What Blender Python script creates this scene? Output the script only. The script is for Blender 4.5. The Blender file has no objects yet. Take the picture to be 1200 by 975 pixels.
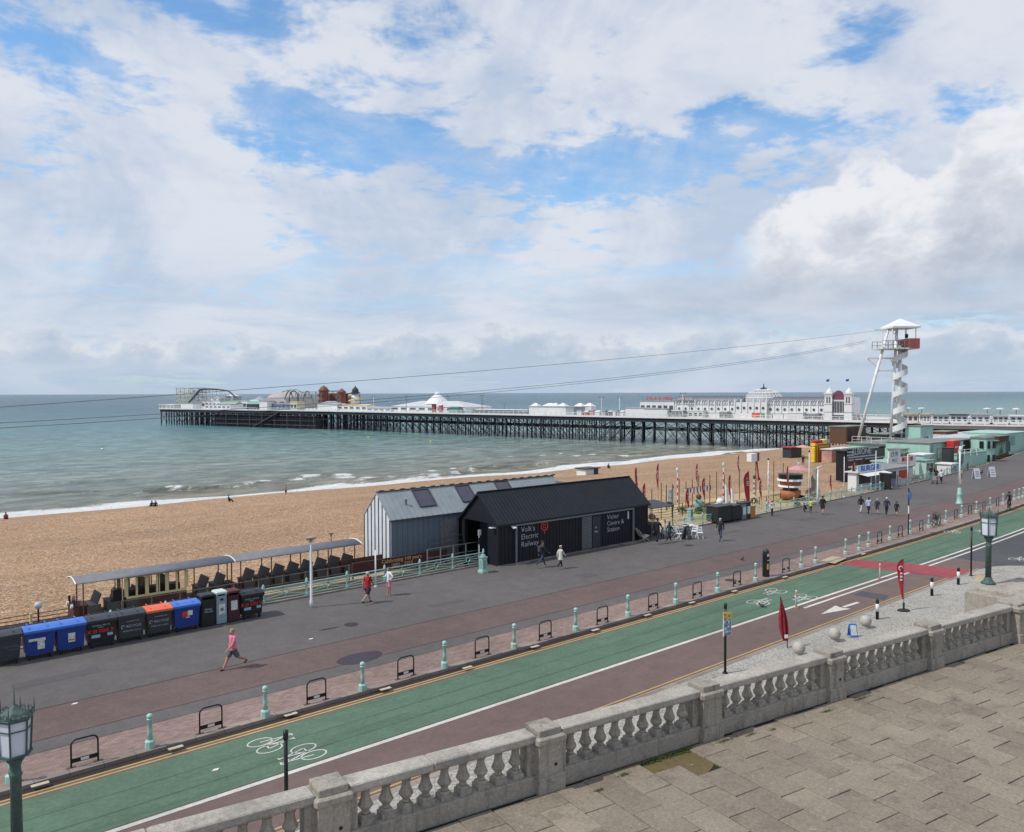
import bpy, math, random
from mathutils import Matrix, Vector
random.seed(7)
R_ = math.radians
C = bpy.context.scene.collection
sc = bpy.context.scene
# ------------------------------------------------------------------ camera, sky, sun, exposure
F = 950.0; CX = 600.0; CY = 487.5; CAMZ = 11.0
ROT = Matrix.Rotation(R_(49.17 - 90), 3, 'Z') @ Matrix.Rotation(R_(90 - 1.64), 3, 'X') @ Matrix.Rotation(R_(-0.17), 3, 'Z')
cd = bpy.data.cameras.new('camera'); cam = bpy.data.objects.new('camera', cd); C.objects.link(cam)
cam.matrix_world = Matrix.Translation((0, 0, CAMZ)) @ ROT.to_4x4()
cd.sensor_width = 36; cd.lens = 36 * F / 1200; cd.clip_start = 0.1; cd.clip_end = 80000
sc.camera = cam
sc.view_settings.view_transform = 'Standard'; sc.view_settings.look = 'None'
sc.view_settings.exposure = 0.0; sc.view_settings.gamma = 1
SUN_DIR = Vector((0.585, -0.21, -0.785)).normalized()     # the way the light travels
sl = bpy.data.lights.new('sun', 'SUN'); sl.energy = 3.0; sl.angle = R_(0.8); sl.color = (1.0, 0.955, 0.89)
so = bpy.data.objects.new('sun', sl); C.objects.link(so); so.rotation_euler = SUN_DIR.to_track_quat('-Z', 'Y').to_euler()

def build_world():
    w = bpy.data.worlds.new('World'); sc.world = w; w.use_nodes = True
    nt = w.node_tree; nt.nodes.clear(); L = nt.links
    def N(t, **k):
        n = nt.nodes.new(t)
        for a, b in k.items(): setattr(n, a, b)
        return n
    def val(x, s):
        if isinstance(x, (int, float)): s.default_value = x
        else: L.new(x, s)
    def m(op, a, b=0.0, c=0.0, clamp=False):
        n = N('ShaderNodeMath', operation=op, use_clamp=clamp)
        val(a, n.inputs[0]); val(b, n.inputs[1])
        if op in ('MULTIPLY_ADD', 'SMOOTH_MIN', 'SMOOTH_MAX'): val(c, n.inputs[2])
        return n.outputs[0]
    def ss(x, lo, hi, a=0.0, b=1.0):
        n = N('ShaderNodeMapRange', interpolation_type='SMOOTHSTEP')
        val(x, n.inputs[0]); n.inputs[1].default_value = lo; n.inputs[2].default_value = hi
        n.inputs[3].default_value = a; n.inputs[4].default_value = b
        return n.outputs[0]
    def mix(f, a, b):
        n = N('ShaderNodeMix', data_type='RGBA'); val(f, n.inputs[0])
        for q, s in ((a, n.inputs[6]), (b, n.inputs[7])):
            if isinstance(q, tuple): s.default_value = (*q, 1)
            else: L.new(q, s)
        return n.outputs[2]
    sky = N('ShaderNodeTexSky', sky_type='NISHITA'); sky.sun_disc = False
    d = -SUN_DIR
    sky.sun_elevation = math.asin(d.z); sky.sun_rotation = math.atan2(d.x, d.y)
    sky.air_density = 1.0; sky.dust_density = 0.6; sky.ozone_density = 1.6
    tc = N('ShaderNodeTexCoord'); sep = N('ShaderNodeSeparateXYZ'); L.new(tc.outputs['Generated'], sep.inputs[0])
    x, y, z = sep.outputs
    # azimuth measured to the right of the view towards the pier end, elevation: both in radians
    az = m('SUBTRACT', R_(49.17), m('ARCTAN2', y, x))
    el = m('ARCSINE', z)
    def A(u): return math.atan((u - 600) / 950)
    def E(v, u=600): return math.atan((460 - v) / 950 * math.cos(A(u)))
    zc = m('ADD', m('MAXIMUM', z, 0.0), 0.10)
    comb = N('ShaderNodeCombineXYZ'); L.new(m('DIVIDE', x, zc), comb.inputs[0]); L.new(m('DIVIDE', y, zc), comb.inputs[1])
    comb2 = N('ShaderNodeCombineXYZ'); L.new(az, comb2.inputs[0]); L.new(m('MULTIPLY', el, 1.5), comb2.inputs[1])
    comb3 = N('ShaderNodeCombineXYZ'); L.new(az, comb3.inputs[0]); L.new(m('MULTIPLY', el, 4.2), comb3.inputs[1])
    def noise(vec, scale, detail=8, rough=.55, dist=0.0, off=0.0):
        mp = N('ShaderNodeMapping'); mp.inputs['Location'].default_value = (off, off * 1.7, off * .3)
        L.new(vec, mp.inputs[0])
        n = N('ShaderNodeTexNoise'); n.inputs['Scale'].default_value = scale; n.inputs['Detail'].default_value = detail
        n.inputs['Roughness'].default_value = rough; n.inputs['Distortion'].default_value = dist
        L.new(mp.outputs[0], n.inputs['Vector']); return n.outputs[0]
    def lobe(u, v, wu, hv, amp, tilt=0.0):
        a0, e0 = A(u), E(v, u); wa, we = wu / 950 * math.cos(a0), hv / 950
        da = m('SUBTRACT', az, a0)
        de = m('SUBTRACT', m('SUBTRACT', el, e0), m('MULTIPLY', da, tilt))
        q = m('ADD', m('POWER', m('ABSOLUTE', m('DIVIDE', da, wa)), 2.0), m('POWER', m('ABSOLUTE', m('DIVIDE', de, we)), 2.0))
        return m('MULTIPLY', m('POWER', 2.718, m('MULTIPLY', q, -1.0)), amp)
    P1, P2 = comb.outputs[0], comb2.outputs[0]
    n1 = noise(P1, 1.5, 7, .60, .35, 3.1)
    n2 = noise(P2, 6.0, 6, .62, .6, 1.7)
    n3 = noise(P1, 5.0, 4, .6, .2, 6.3)
    dens = m('ADD', m('MULTIPLY', m('SUBTRACT', n1, .5), 2.3), m('MULTIPLY', m('SUBTRACT', n2, .5), 2.1))
    dens = m('ADD', m('ADD', dens, m('MULTIPLY', m('SUBTRACT', n3, .5), 2.6)), .42)
    holes = [(420, 158, 130, 24, -.50, -.12), (540, 190, 100, 30, -.5, -.2), (770, 222, 110, 28, -.75, 0), (690, 180, 90, 30, -.5, 0), (860, 160, 150, 26, -.75, .12),
             (1000, 165, 90, 24, -.5, .1), (255, 38, 45, 22, -.35, -.5), (122, 78, 34, 12, -.5, 0), (345, 110, 60, 16, -.2, 0),
             (1035, 55, 90, 14, -.2, .1), (690, 95, 70, 12, -.3, -.3), (890, 78, 90, 10, -.3, 0), (40, 50, 60, 25, -.2, 0),
             (200, 190, 150, 60, .15, 0), (190, 40, 60, 40, .22, 0), (440, 70, 190, 50, .20, 0), (60, 90, 90, 40, .12, 0), (230, 150, 120, 30, -.12, 0), (330, 190, 90, 16, -.15, 0), (760, 70, 300, 50, .42, 0), (1080, 95, 130, 30, .4, .2), (300, 240, 280, 45, .45, 0)]
    for h in holes: dens = m('ADD', dens, lobe(*h))
    cover = ss(dens, -.22, .52)
    cover = m('MAXIMUM', cover, ss(m('ADD', m('MULTIPLY', n2, .6), m('MULTIPLY', n3, .4)), .36, .66, 0.0, .62))
    # thin veil that closes towards the horizon
    veil = ss(el, 0.10, 0.27, 1.0, 0.0)
    low = noise(comb3.outputs[0], 4.5, 6, .62, .4, 5.0)
    cover = m('MAXIMUM', cover, m('MULTIPLY', veil, ss(low, .2, .5)))
    bright = m('ADD', ss(noise(P2, 4.2, 5, .62, .5, 9.0), .36, .64), m('MULTIPLY', m('SUBTRACT', n3, .5), .8), 0, True)
    cloud_col = mix(bright, (.52, .60, .74), (.74, .77, .84))
    sep_s = N('ShaderNodeMix', data_type='RGBA', blend_type='MULTIPLY'); sep_s.inputs[0].default_value = 1
    L.new(sky.outputs[0], sep_s.inputs[6]); sep_s.inputs[7].default_value = (.125, .165, .185, 1)
    base = sep_s.outputs[2]
    lowcol = mix(ss(low, .36, .62), (.42, .54, .71), (.67, .72, .81))
    cloud_col = mix(ss(el, 0.02, 0.20), lowcol, cloud_col)
    col = mix(m('MULTIPLY', cover, .95), base, cloud_col)
    # cumulus bank: top outline as a curve over azimuth, flat grey base
    def heap(prof, base_v, a_lo, a_hi, sc_n, amp, top_c, mid_c, low_c, off, depth, mk=1.0):
        nonlocal col
        fc = N('ShaderNodeFloatCurve'); cv = fc.mapping.curves[0]
        pts = [((A(u) - a_lo) / (a_hi - a_lo), E(v, u) / 0.5) for u, v in prof]
        while len(cv.points) < len(pts): cv.points.new(0.5, 0.5)
        for p_, q in zip(cv.points, pts): p_.location = q
        fc.mapping.update()
        L.new(m('DIVIDE', m('SUBTRACT', az, a_lo), a_hi - a_lo, clamp=True), fc.inputs[1])
        top = m('MULTIPLY', fc.outputs[0], 0.5)
        nn = noise(P2, sc_n, 6, .60, .15, off)
        bil = m('ABSOLUTE', m('SUBTRACT', noise(P2, sc_n * 1.1, 3, .5, 0, off + 3), .5))
        lump = m('SUBTRACT', m('MULTIPLY', m('SUBTRACT', nn, .5), amp), m('MULTIPLY', m('SUBTRACT', .12, bil), -amp * 1.1))
        dd = m('SUBTRACT', m('ADD', top, lump), el)                 # depth below the outline
        mask = m('MULTIPLY', ss(dd, 0.0, 0.02), ss(az, a_lo, a_lo + .07))
        bs = m('ADD', el, m('MULTIPLY', m('SUBTRACT', n2, .5), .06))
        mask = m('MULTIPLY', m('MULTIPLY', mask, mk), ss(bs, E(base_v) - .03, E(base_v) + .02))
        shade = m('ADD', m('DIVIDE', dd, depth), m('MULTIPLY', m('SUBTRACT', low if amp < .05 else nn, .5), 2.2))
        c = mix(ss(shade, .05, .75), top_c, mid_c); c = mix(ss(shade, .6, 1.4), c, low_c)
        col = mix(mask, col, c)
    heap([(840, 300), (880, 262), (918, 236), (950, 206), (985, 200), (1020, 196), (1055, 180), (1075, 205), (1105, 200), (1128, 158), (1160, 122), (1200, 104), (1300, 90)],
         352, A(840), A(1300), 15.0, .095, (.84, .85, .89), (.64, .68, .76), (.47, .53, .63), 4.4, .14)
    heap([(660, 345), (740, 325), (820, 312), (900, 318), (1000, 330), (1100, 322), (1300, 315)], 372, A(660), A(1300), 9.0, .06, (.54, .60, .70), (.44, .51, .62), (.38, .45, .57), 2.2, .05, .4)
    heap([(-100, 385), (20, 383), (60, 381), (110, 392), (150, 388), (215, 395), (260, 402), (300, 385), (330, 398), (400, 392), (460, 385), (480, 378), (520, 394), (600, 374), (640, 380), (700, 395), (760, 385), (860, 392), (1000, 388), (1100, 372), (1150, 374), (1200, 380), (1300, 385)],
         432, A(-100), A(1300), 19.0, .055, (.76, .79, .84), (.58, .65, .75), (.47, .57, .70), 7.7, .035)
    # haze band on the horizon
    col = mix(ss(el, -0.005, 0.05, .55, 0.0), col, (.50, .60, .74))
    bg = N('ShaderNodeBackground'); L.new(col, bg.inputs[0]); bg.inputs[1].default_value = 1.0
    w.cycles.sampling_method = 'MANUAL'; w.cycles.sample_map_resolution = 256
    out = N('ShaderNodeOutputWorld'); L.new(bg.outputs[0], out.inputs[0])
build_world()

# ------------------------------------------------------------------ pixel of the photograph -> point in the place
def ray(u, v): return ROT @ Vector(((u - CX) / F, -(v - CY) / F, -1))
def at(u, v, z=0.0):
    r = ray(u, v); t = (z - CAMZ) / r.z
    return Vector((r.x * t, r.y * t, z))
def onp(u, v, p):
    r = ray(u, v); t = p / r.y
    return Vector((r.x * t, p, CAMZ + r.z * t))
def hz(u): return 462 - 3.5 * u / 1200
def sx(u, p): return onp(u, hz(u) + 60, p).x
def bend(s):
    if s < 52: return 0.0
    if s < 160: return .0008 * (s - 52) ** 2
    return .0008 * 108 ** 2 + .1728 * (s - 160)

# ------------------------------------------------------------------ mesh builder
class MB:
    def __init__(s): s.v = []; s.f = []; s.m = []; s.k = 0; s.sm = []; s.smooth = False
    def add(s, vs, fs):
        o = len(s.v); s.v += [Vector(q) for q in vs]
        for f in fs: s.f.append([i + o for i in f]); s.m.append(s.k); s.sm.append(s.smooth)
        return s
    def box(s, x0, x1, y0, y1, z0, z1):
        return s.add([(x0, y0, z0), (x1, y0, z0), (x1, y1, z0), (x0, y1, z0), (x0, y0, z1), (x1, y0, z1), (x1, y1, z1), (x0, y1, z1)],
                     [(3, 2, 1, 0), (4, 5, 6, 7), (0, 1, 5, 4), (1, 2, 6, 5), (2, 3, 7, 6), (3, 0, 4, 7)])
    def bbox(s, x0, x1, y0, y1, z0, z1, b=.01):     # box with chamfered vertical and top edges
        P = [(x0 + b, y0), (x1 - b, y0), (x1, y0 + b), (x1, y1 - b), (x1 - b, y1), (x0 + b, y1), (x0, y1 - b), (x0, y0 + b)]
        Q = [(x0 + 2 * b, y0 + b), (x1 - 2 * b, y0 + b), (x1 - b, y0 + 2 * b), (x1 - b, y1 - 2 * b), (x1 - 2 * b, y1 - b), (x0 + 2 * b, y1 - b), (x0 + b, y1 - 2 * b), (x0 + b, y0 + 2 * b)]
        vs = [(a, c, z0) for a, c in P] + [(a, c, z1 - b) for a, c in P] + [(a, c, z1) for a, c in Q]
        fs = [tuple(range(7, -1, -1)), tuple(range(16, 24))]
        for r in (0, 8):
            for i in range(8): j = (i + 1) % 8; fs.append((r + i, r + j, r + 8 + j, r + 8 + i))
        return s.add(vs, fs)
    def bar(s, p, q, w, h=None, up=(0, 0, 1)):
        h = h or w; p = Vector(p); q = Vector(q); d = (q - p)
        if d.length < 1e-6: return s
        d.normalize(); u = Vector(up)
        if abs(d.dot(u)) > .98: u = Vector((1, 0, 0))
        a = d.cross(u).normalized(); b = a.cross(d).normalized(); a = a * w / 2; b = b * h / 2
        vs = [p - a - b, p + a - b, p + a + b, p - a + b, q - a - b, q + a - b, q + a + b, q - a + b]
        return s.add(vs, [(0, 1, 2, 3), (7, 6, 5, 4), (0, 4, 5, 1), (1, 5, 6, 2), (2, 6, 7, 3), (3, 7, 4, 0)])
    def tube(s, pts, r, n=8, caps=True, closed=False):
        pts = [Vector(p) for p in pts]; rs = r if isinstance(r, (list, tuple)) else [r] * len(pts)
        vs = []; fs = []; ref = None; N = len(pts)
        for i, p in enumerate(pts):
            a = pts[i - 1] if (i > 0 or closed) else p; b = pts[(i + 1) % N] if (i < N - 1 or closed) else p
            d = (b - a).normalized()
            if ref is None: ref = Vector((0, 0, 1)) if abs(d.z) < .9 else Vector((1, 0, 0))
            x = d.cross(ref).normalized(); y = x.cross(d).normalized(); ref = y
            for k in range(n):
                t = 2 * math.pi * k / n; vs.append(p + (x * math.cos(t) + y * math.sin(t)) * rs[i])
        for i in range(N if closed else N - 1):
            j = (i + 1) % N
            for k in range(n):
                l = (k + 1) % n; fs.append((i * n + k, i * n + l, j * n + l, j * n + k))
        if caps and not closed: fs += [tuple(range(n - 1, -1, -1)), tuple((N - 1) * n + k for k in range(n))]
        return s.add(vs, [tuple(reversed(f)) for f in fs])
    def lathe(s, prof, c=(0, 0, 0), n=16, rot=0.0, sq=1.0):
        vs = []; fs = []; c = Vector(c)
        for r, z in prof:
            for k in range(n):
                t = 2 * math.pi * k / n + rot; vs.append(c + Vector((r * math.cos(t), r * math.sin(t) * sq, z)))
        for i in range(len(prof) - 1):
            for k in range(n):
                l = (k + 1) % n; fs.append((i * n + k, i * n + l, (i + 1) * n + l, (i + 1) * n + k))
        fs += [tuple(range(n - 1, -1, -1)), tuple((len(prof) - 1) * n + k for k in range(n))]
        return s.add(vs, fs)
    def ball(s, c, r, n=12, m=8, sc3=(1, 1, 1)):
        prof = [(max(1e-4, math.sin(math.pi * i / m)) * r, -math.cos(math.pi * i / m) * r) for i in range(m + 1)]
        o = len(s.v); s.lathe(prof, (0, 0, 0), n)
        for i in range(o, len(s.v)): q = s.v[i]; s.v[i] = Vector((q.x * sc3[0] + c[0], q.y * sc3[1] + c[1], q.z * sc3[2] + c[2]))
        return s
    def prism(s, poly, vec):                        # planar polygon swept along vec
        n = len(poly); vec = Vector(vec); a = [Vector(p) for p in poly]
        nrm = Vector((0, 0, 0))
        for i in range(n): nrm += a[i].cross(a[(i + 1) % n])
        if nrm.dot(vec) > 0: a.reverse()
        vs = a + [p + vec for p in a]
        fs = [tuple(range(n)), tuple(range(2 * n - 1, n - 1, -1))]
        for i in range(n): j = (i + 1) % n; fs.append((j, i, n + i, n + j))
        return s.add(vs, fs)
    def quad(s, a, b, c, d): return s.add([a, b, c, d], [(0, 1, 2, 3)])
    def build(s, name, mats, parent=None, world=False, **tags):
        me = bpy.data.meshes.new(name); vs = s.v
        if world and parent is not None:
            inv = parent.matrix_basis.inverted(); vs = [inv @ q for q in vs]
        me.from_pydata([tuple(q) for q in vs], [], s.f)
        if not isinstance(mats, (list, tuple)): mats = [mats]
        for q in mats: me.materials.append(q)
        me.polygons.foreach_set('material_index', s.m); me.polygons.foreach_set('use_smooth', s.sm)
        me.update()
        o = bpy.data.objects.new(name, me); C.objects.link(o)
        if parent: o.parent = parent
        for a, b in tags.items(): o[a] = b
        return o
def tag(o, label=None, cat=None, group=None, kind=None):
    if label: o['label'] = label
    if cat: o['category'] = cat
    if group: o['group'] = group
    if kind: o['kind'] = kind
    return o
def thing(name, loc, label, cat, group=None, rz=0.0):
    o = bpy.data.objects.new(name, None); C.objects.link(o); o.empty_display_size = .2
    o.matrix_basis = Matrix.Translation(loc) @ Matrix.Rotation(rz, 4, 'Z')
    return tag(o, label, cat, group)
def dup(o, loc, label=None, rz=None, scale=None, group=None):
    kids = {}
    for q in bpy.data.objects:
        if q.parent: kids.setdefault(q.parent, []).append(q)
    def cp(a, par):
        c = a.copy(); C.objects.link(c)
        if par: c.parent = par
        for ch in kids.get(a, []): cp(ch, c)
        return c
    r = cp(o, None); r.location = loc
    if rz is not None: r.rotation_euler = (0, 0, rz)
    if scale: r.scale = (scale,) * 3
    if label: r['label'] = label
    if group: r['group'] = group
    return r

# ------------------------------------------------------------------ materials
def mat(name, col, rough=.75, var=.12, scale=2.0, metal=0.0, bump=0.0, bscale=30.0, spec=.4, world=False, dirt=None, dscale=.4, dcol=None, emit=0):
    ma = bpy.data.materials.new(name); ma.use_nodes = True; nt = ma.node_tree; L = nt.links
    b = nt.nodes['Principled BSDF']; b.inputs['Roughness'].default_value = rough; b.inputs['Metallic'].default_value = metal
    b.inputs['Specular IOR Level'].default_value = spec
    if world: src = nt.nodes.new('ShaderNodeNewGeometry').outputs['Position']
    else: src = nt.nodes.new('ShaderNodeTexCoord').outputs['Object']
    def noise(s, d=4, r=.6):
        n = nt.nodes.new('ShaderNodeTexNoise'); n.inputs['Scale'].default_value = s; n.inputs['Detail'].default_value = d
        n.inputs['Roughness'].default_value = r; L.new(src, n.inputs['Vector']); return n
    def mixc(blend, f, a, c):
        n = nt.nodes.new('ShaderNodeMix'); n.data_type = 'RGBA'; n.blend_type = blend
        for q, s in ((f, n.inputs[0]), (a, n.inputs[6]), (c, n.inputs[7])):
            if isinstance(q, (int, float)): s.default_value = q
            elif isinstance(q, tuple): s.default_value = (*q, 1)
            else: L.new(q, s)
        return n.outputs[2]
    n = noise(scale)
    mr = nt.nodes.new('ShaderNodeMapRange'); mr.inputs[1].default_value = .3; mr.inputs[2].default_value = .7
    mr.inputs[3].default_value = 1 - var; mr.inputs[4].default_value = 1 + var; L.new(n.outputs[0], mr.inputs[0])
    cmb = nt.nodes.new('ShaderNodeCombineColor')
    for i in range(3): L.new(mr.outputs[0], cmb.inputs[i])
    c = mixc('MULTIPLY', 1.0, tuple(col), cmb.outputs[0])
    if dirt:
        n2 = noise(dscale, 8, .65); r2 = nt.nodes.new('ShaderNodeMapRange'); r2.interpolation_type = 'SMOOTHSTEP'
        r2.inputs[1].default_value = .48; r2.inputs[2].default_value = .72; r2.inputs[4].default_value = dirt; L.new(n2.outputs[0], r2.inputs[0])
        c = mixc('MIX', r2.outputs[0], c, tuple(dcol or [q * .45 for q in col]))
    L.new(c, b.inputs['Base Color'])
    if bump:
        nb = noise(bscale, 5, .6); bp = nt.nodes.new('ShaderNodeBump'); bp.inputs['Strength'].default_value = bump; bp.inputs['Distance'].default_value = .02
        L.new(nb.outputs[0], bp.inputs['Height']); L.new(bp.outputs[0], b.inputs['Normal'])
    if emit:
        b.inputs['Emission Color'].default_value = (*col, 1); b.inputs['Emission Strength'].default_value = emit
    ma['c_out'] = 1
    return ma
MINT = (.34, .54, .48)
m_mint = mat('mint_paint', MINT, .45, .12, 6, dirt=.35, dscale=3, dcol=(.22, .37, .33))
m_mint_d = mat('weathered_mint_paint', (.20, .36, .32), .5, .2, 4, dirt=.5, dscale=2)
m_lampgreen = mat('lamp_green_paint', (.062, .100, .092), .6, .25, 12, dirt=.4, dscale=5, dcol=(.12, .2, .17), bump=.3, bscale=60)
m_black = mat('black_paint', (.012, .012, .014), .4, .2, 6)
m_rub = mat('black_rubber', (.02, .02, .02), .7)
m_white = mat('white_paint', (.74, .75, .74), .5, .05, 1, dirt=.25, dscale=1.5, dcol=(.5, .5, .47))
m_white2 = mat('weathered_white_paint', (.62, .62, .60), .6, .12, .6, dirt=.5, dscale=.5, dcol=(.38, .37, .35))
m_grey = mat('grey_paint', (.18, .19, .2), .5)
m_dark = mat('dark_grey_plastic', (.035, .038, .045), .5, .2, 4)
m_steel = mat('galvanised_steel', (.36, .38, .40), .45, .12, 8, metal=.5)
m_red = mat('red_cloth', (.42, .025, .03), .8, .2, 5)
m_redp = mat('red_plastic', (.5, .03, .03), .5)
m_blue = mat('blue_plastic', (.02, .05, .26), .45, .15, 4, dirt=.2, dscale=3)
m_bluel = mat('bright_blue_plastic', (.06, .17, .55), .4, .1, 4)
m_orange = mat('orange_plastic', (.72, .15, .07), .5, .1, 5)
m_maroon = mat('maroon_board', (.085, .028, .03), .65, .25, 3, dirt=.3, dscale=2)
m_cream = mat('cream_paint', (.62, .52, .27), .5, .1, 3)
m_wood = mat('brown_timber', (.11, .06, .035), .8, .3, 5)
m_glassd = mat('dark_glass', (.02, .025, .03), .08, .1, 3, spec=.6)
m_yellow = mat('yellow_paint', (.72, .50, .06), .5)
m_gold = mat('gold_lettering', (.62, .42, .2), .5)
m_lens = mat('pale_lamp_glass', (.62, .66, .72), .25, .05, 3)
# ------------------------------------------------------------------ ground materials
def ground_mat(name, col, kind, **k):
    """plain surfaces laid out over the world position"""
    ma = bpy.data.materials.new(name); ma.use_nodes = True; nt = ma.node_tree; L = nt.links
    b = nt.nodes['Principled BSDF']; b.inputs['Roughness'].default_value = k.get('rough', .9); b.inputs['Specular IOR Level'].default_value = k.get('spec', .25)
    pos = nt.nodes.new('ShaderNodeNewGeometry').outputs['Position']
    def noise(s, d=5, r=.6, vec=None, dist=0):
        n = nt.nodes.new('ShaderNodeTexNoise'); n.inputs['Scale'].default_value = s; n.inputs['Detail'].default_value = d
        n.inputs['Roughness'].default_value = r; n.inputs['Distortion'].default_value = dist; L.new(vec or pos, n.inputs['Vector']); return n.outputs[0]
    def rng(x, a, c, lo, hi, sm=False):
        n = nt.nodes.new('ShaderNodeMapRange'); L.new(x, n.inputs[0])
        if sm: n.interpolation_type = 'SMOOTHSTEP'
        n.inputs[1].default_value = a; n.inputs[2].default_value = c; n.inputs[3].default_value = lo; n.inputs[4].default_value = hi; return n.outputs[0]
    def mx(blend, f, a, c):
        n = nt.nodes.new('ShaderNodeMix'); n.data_type = 'RGBA'; n.blend_type = blend
        for q, s in ((f, n.inputs[0]), (a, n.inputs[6]), (c, n.inputs[7])):
            if isinstance(q, (int, float)): s.default_value = q
            elif isinstance(q, tuple): s.default_value = (*q, 1)
            else: L.new(q, s)
        return n.outputs[2]
    def grey(x):
        n = nt.nodes.new('ShaderNodeCombineColor'); [L.new(x, n.inputs[i]) for i in range(3)]; return n.outputs[0]
    def mapping(sx_, sy_, rot=0.0, loc=(0, 0, 0)):
        n = nt.nodes.new('ShaderNodeMapping'); n.inputs['Scale'].default_value = (sx_, sy_, 1); n.inputs['Rotation'].default_value = (0, 0, rot)
        n.inputs['Location'].default_value = loc; L.new(pos, n.inputs[0]); return n.outputs[0]
    c = tuple(col)
    big = noise(.12, 6, .6); med = noise(1.1, 6, .65)
    c = mx('MULTIPLY', 1.0, c, grey(rng(big, .3, .7, 1 - k.get('big', .12), 1 + k.get('big', .12))))
    c = mx('MULTIPLY', 1.0, c, grey(rng(med, .3, .7, 1 - k.get('med', .10), 1 + k.get('med', .10))))
    hgt = None
    if kind == 'asphalt':
        fine = noise(38, 3, .7); c = mx('MULTIPLY', 1.0, c, grey(rng(fine, .3, .7, .72, 1.28))); pt_ = noise(5, 7, .75); c = mx('MULTIPLY', 1.0, c, grey(rng(pt_, .3, .7, .88, 1.12)))
        st = noise(.45, 8, .7, mapping(.35, 1.6)); c = mx('MIX', rng(st, .56, .75, 0, k.get('stain', .35), True), c, tuple(q * .6 for q in col))
        sp = nt.nodes.new('ShaderNodeTexVoronoi'); sp.inputs['Scale'].default_value = .9; L.new(pos, sp.inputs['Vector'])
        c = mx('MIX', rng(sp.outputs['Distance'], .018, .03, .5, 0), c, tuple(q * .35 for q in col))
        sp2 = nt.nodes.new('ShaderNodeTexVoronoi'); sp2.inputs['Scale'].default_value = .37; L.new(pos, sp2.inputs['Vector'])
        c = mx('MIX', rng(sp2.outputs['Distance'], .012, .02, .5, 0), c, (.4, .38, .36))
        if 'cracks' in k:
            cr = nt.nodes.new('ShaderNodeTexVoronoi'); cr.feature = 'DISTANCE_TO_EDGE'; cr.inputs['Scale'].default_value = .11
            wv = nt.nodes.new('ShaderNodeMixRGB'); wv.inputs[0].default_value = .5; L.new(mapping(.5, 1.0), wv.inputs[1])
            nn = nt.nodes.new('ShaderNodeTexNoise'); nn.inputs['Scale'].default_value = .8; nn.inputs['Detail'].default_value = 8; L.new(pos, nn.inputs[0]); L.new(nn.outputs[1], wv.inputs[2])
            L.new(wv.outputs[0], cr.inputs['Vector']); c = mx('MIX', rng(cr.outputs[0], .0015, .006, .45, 0), c, tuple(q * .4 for q in col))
        hgt = fine
    if kind == 'lane':                       # worn surfacing with wheel tracks
        fine = noise(38, 3, .7); c = mx('MULTIPLY', 1.0, c, grey(rng(fine, .3, .7, .86, 1.14)))
        st = noise(.5, 8, .7, mapping(.12, 2.2)); c = mx('MIX', rng(st, .50, .70, 0, .65, True), c, tuple(q * .6 for q in col)); pt_ = noise(6, 7, .75); c = mx('MULTIPLY', 1.0, c, grey(rng(pt_, .3, .7, .80, 1.18)))
        st2 = noise(.9, 8, .7, mapping(.3, 1.0, 0, (9, 3, 0))); c = mx('MIX', rng(st2, .54, .74, 0, .4, True), c, tuple(min(1, q * 1.4 + .02) for q in col))
        hgt = fine
    if kind == 'brick':
        bt = nt.nodes.new('ShaderNodeTexBrick'); L.new(mapping(1, 1, k.get('rot', 0)), bt.inputs['Vector'])
        bt.inputs['Scale'].default_value = 1; bt.inputs['Brick Width'].default_value = k.get('bw', .2); bt.inputs['Row Height'].default_value = k.get('bh', .1)
        bt.inputs['Mortar Size'].default_value = k.get('mortar', .006); bt.inputs['Mortar Smooth'].default_value = .3; bt.inputs['Bias'].default_value = 0
        bt.inputs['Color1'].default_value = (.8, .8, .8, 1); bt.inputs['Color2'].default_value = (1.15, 1.15, 1.15, 1); bt.inputs['Mortar'].default_value = (k.get('mc', .5),) * 3 + (1,)
        c = mx('MULTIPLY', 1.0, c, bt.outputs[0]); hgt = bt.outputs['Fac']
        st = noise(.6, 8, .7); c = mx('MIX', rng(st, .55, .75, 0, .4, True), c, tuple(q * .55 for q in col))
    if kind == 'cobble':
        vo = nt.nodes.new('ShaderNodeTexVoronoi'); vo.inputs['Scale'].default_value = 5.6; vo.inputs['Randomness'].default_value = .7; L.new(mapping(1, 1.4, .5), vo.inputs['Vector'])
        vo.feature = 'DISTANCE_TO_EDGE'
        c = mx('MULTIPLY', 1.0, c, grey(rng(vo.outputs[0],   .02, .12, .62, 1.08))); hgt = vo.outputs[0]
        st = noise(.8, 8, .7); c = mx('MIX', rng(st, .5, .75, 0, .35, True), c, tuple(q * .6 for q in col))
    if kind == 'shingle':
        vo = nt.nodes.new('ShaderNodeTexVoronoi'); vo.inputs['Scale'].default_value = 9.5; L.new(pos, vo.inputs['Vector'])
        hsv = nt.nodes.new('ShaderNodeSeparateColor'); L.new(vo.outputs['Color'], hsv.inputs[0])
        c = mx('MULTIPLY', 1.0, c, grey(rng(hsv.outputs[0], 0, 1, .48, 1.52)))
        c = mx('MIX', rng(hsv.outputs[1], .93, .95, 0, .75), c, (.60, .54, .46)); c = mx('MIX', rng(hsv.outputs[2], .90, .93, 0, .7), c, (.11, .075, .055))
        sep = nt.nodes.new('ShaderNodeSeparateXYZ'); L.new(pos, sep.inputs[0])
        wet = rng(sep.outputs[2], -5.5, -4.6, .45, 0, True); c = mx('MIX', wet, c, (.23, .13, .085))
        pn = noise(.16, 6, .6, mapping(.3, 1.3)); c = mx('MULTIPLY', 1.0, c, grey(rng(pn, .3, .7, .86, 1.14)))
        hgt = vo.outputs['Distance']
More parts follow.
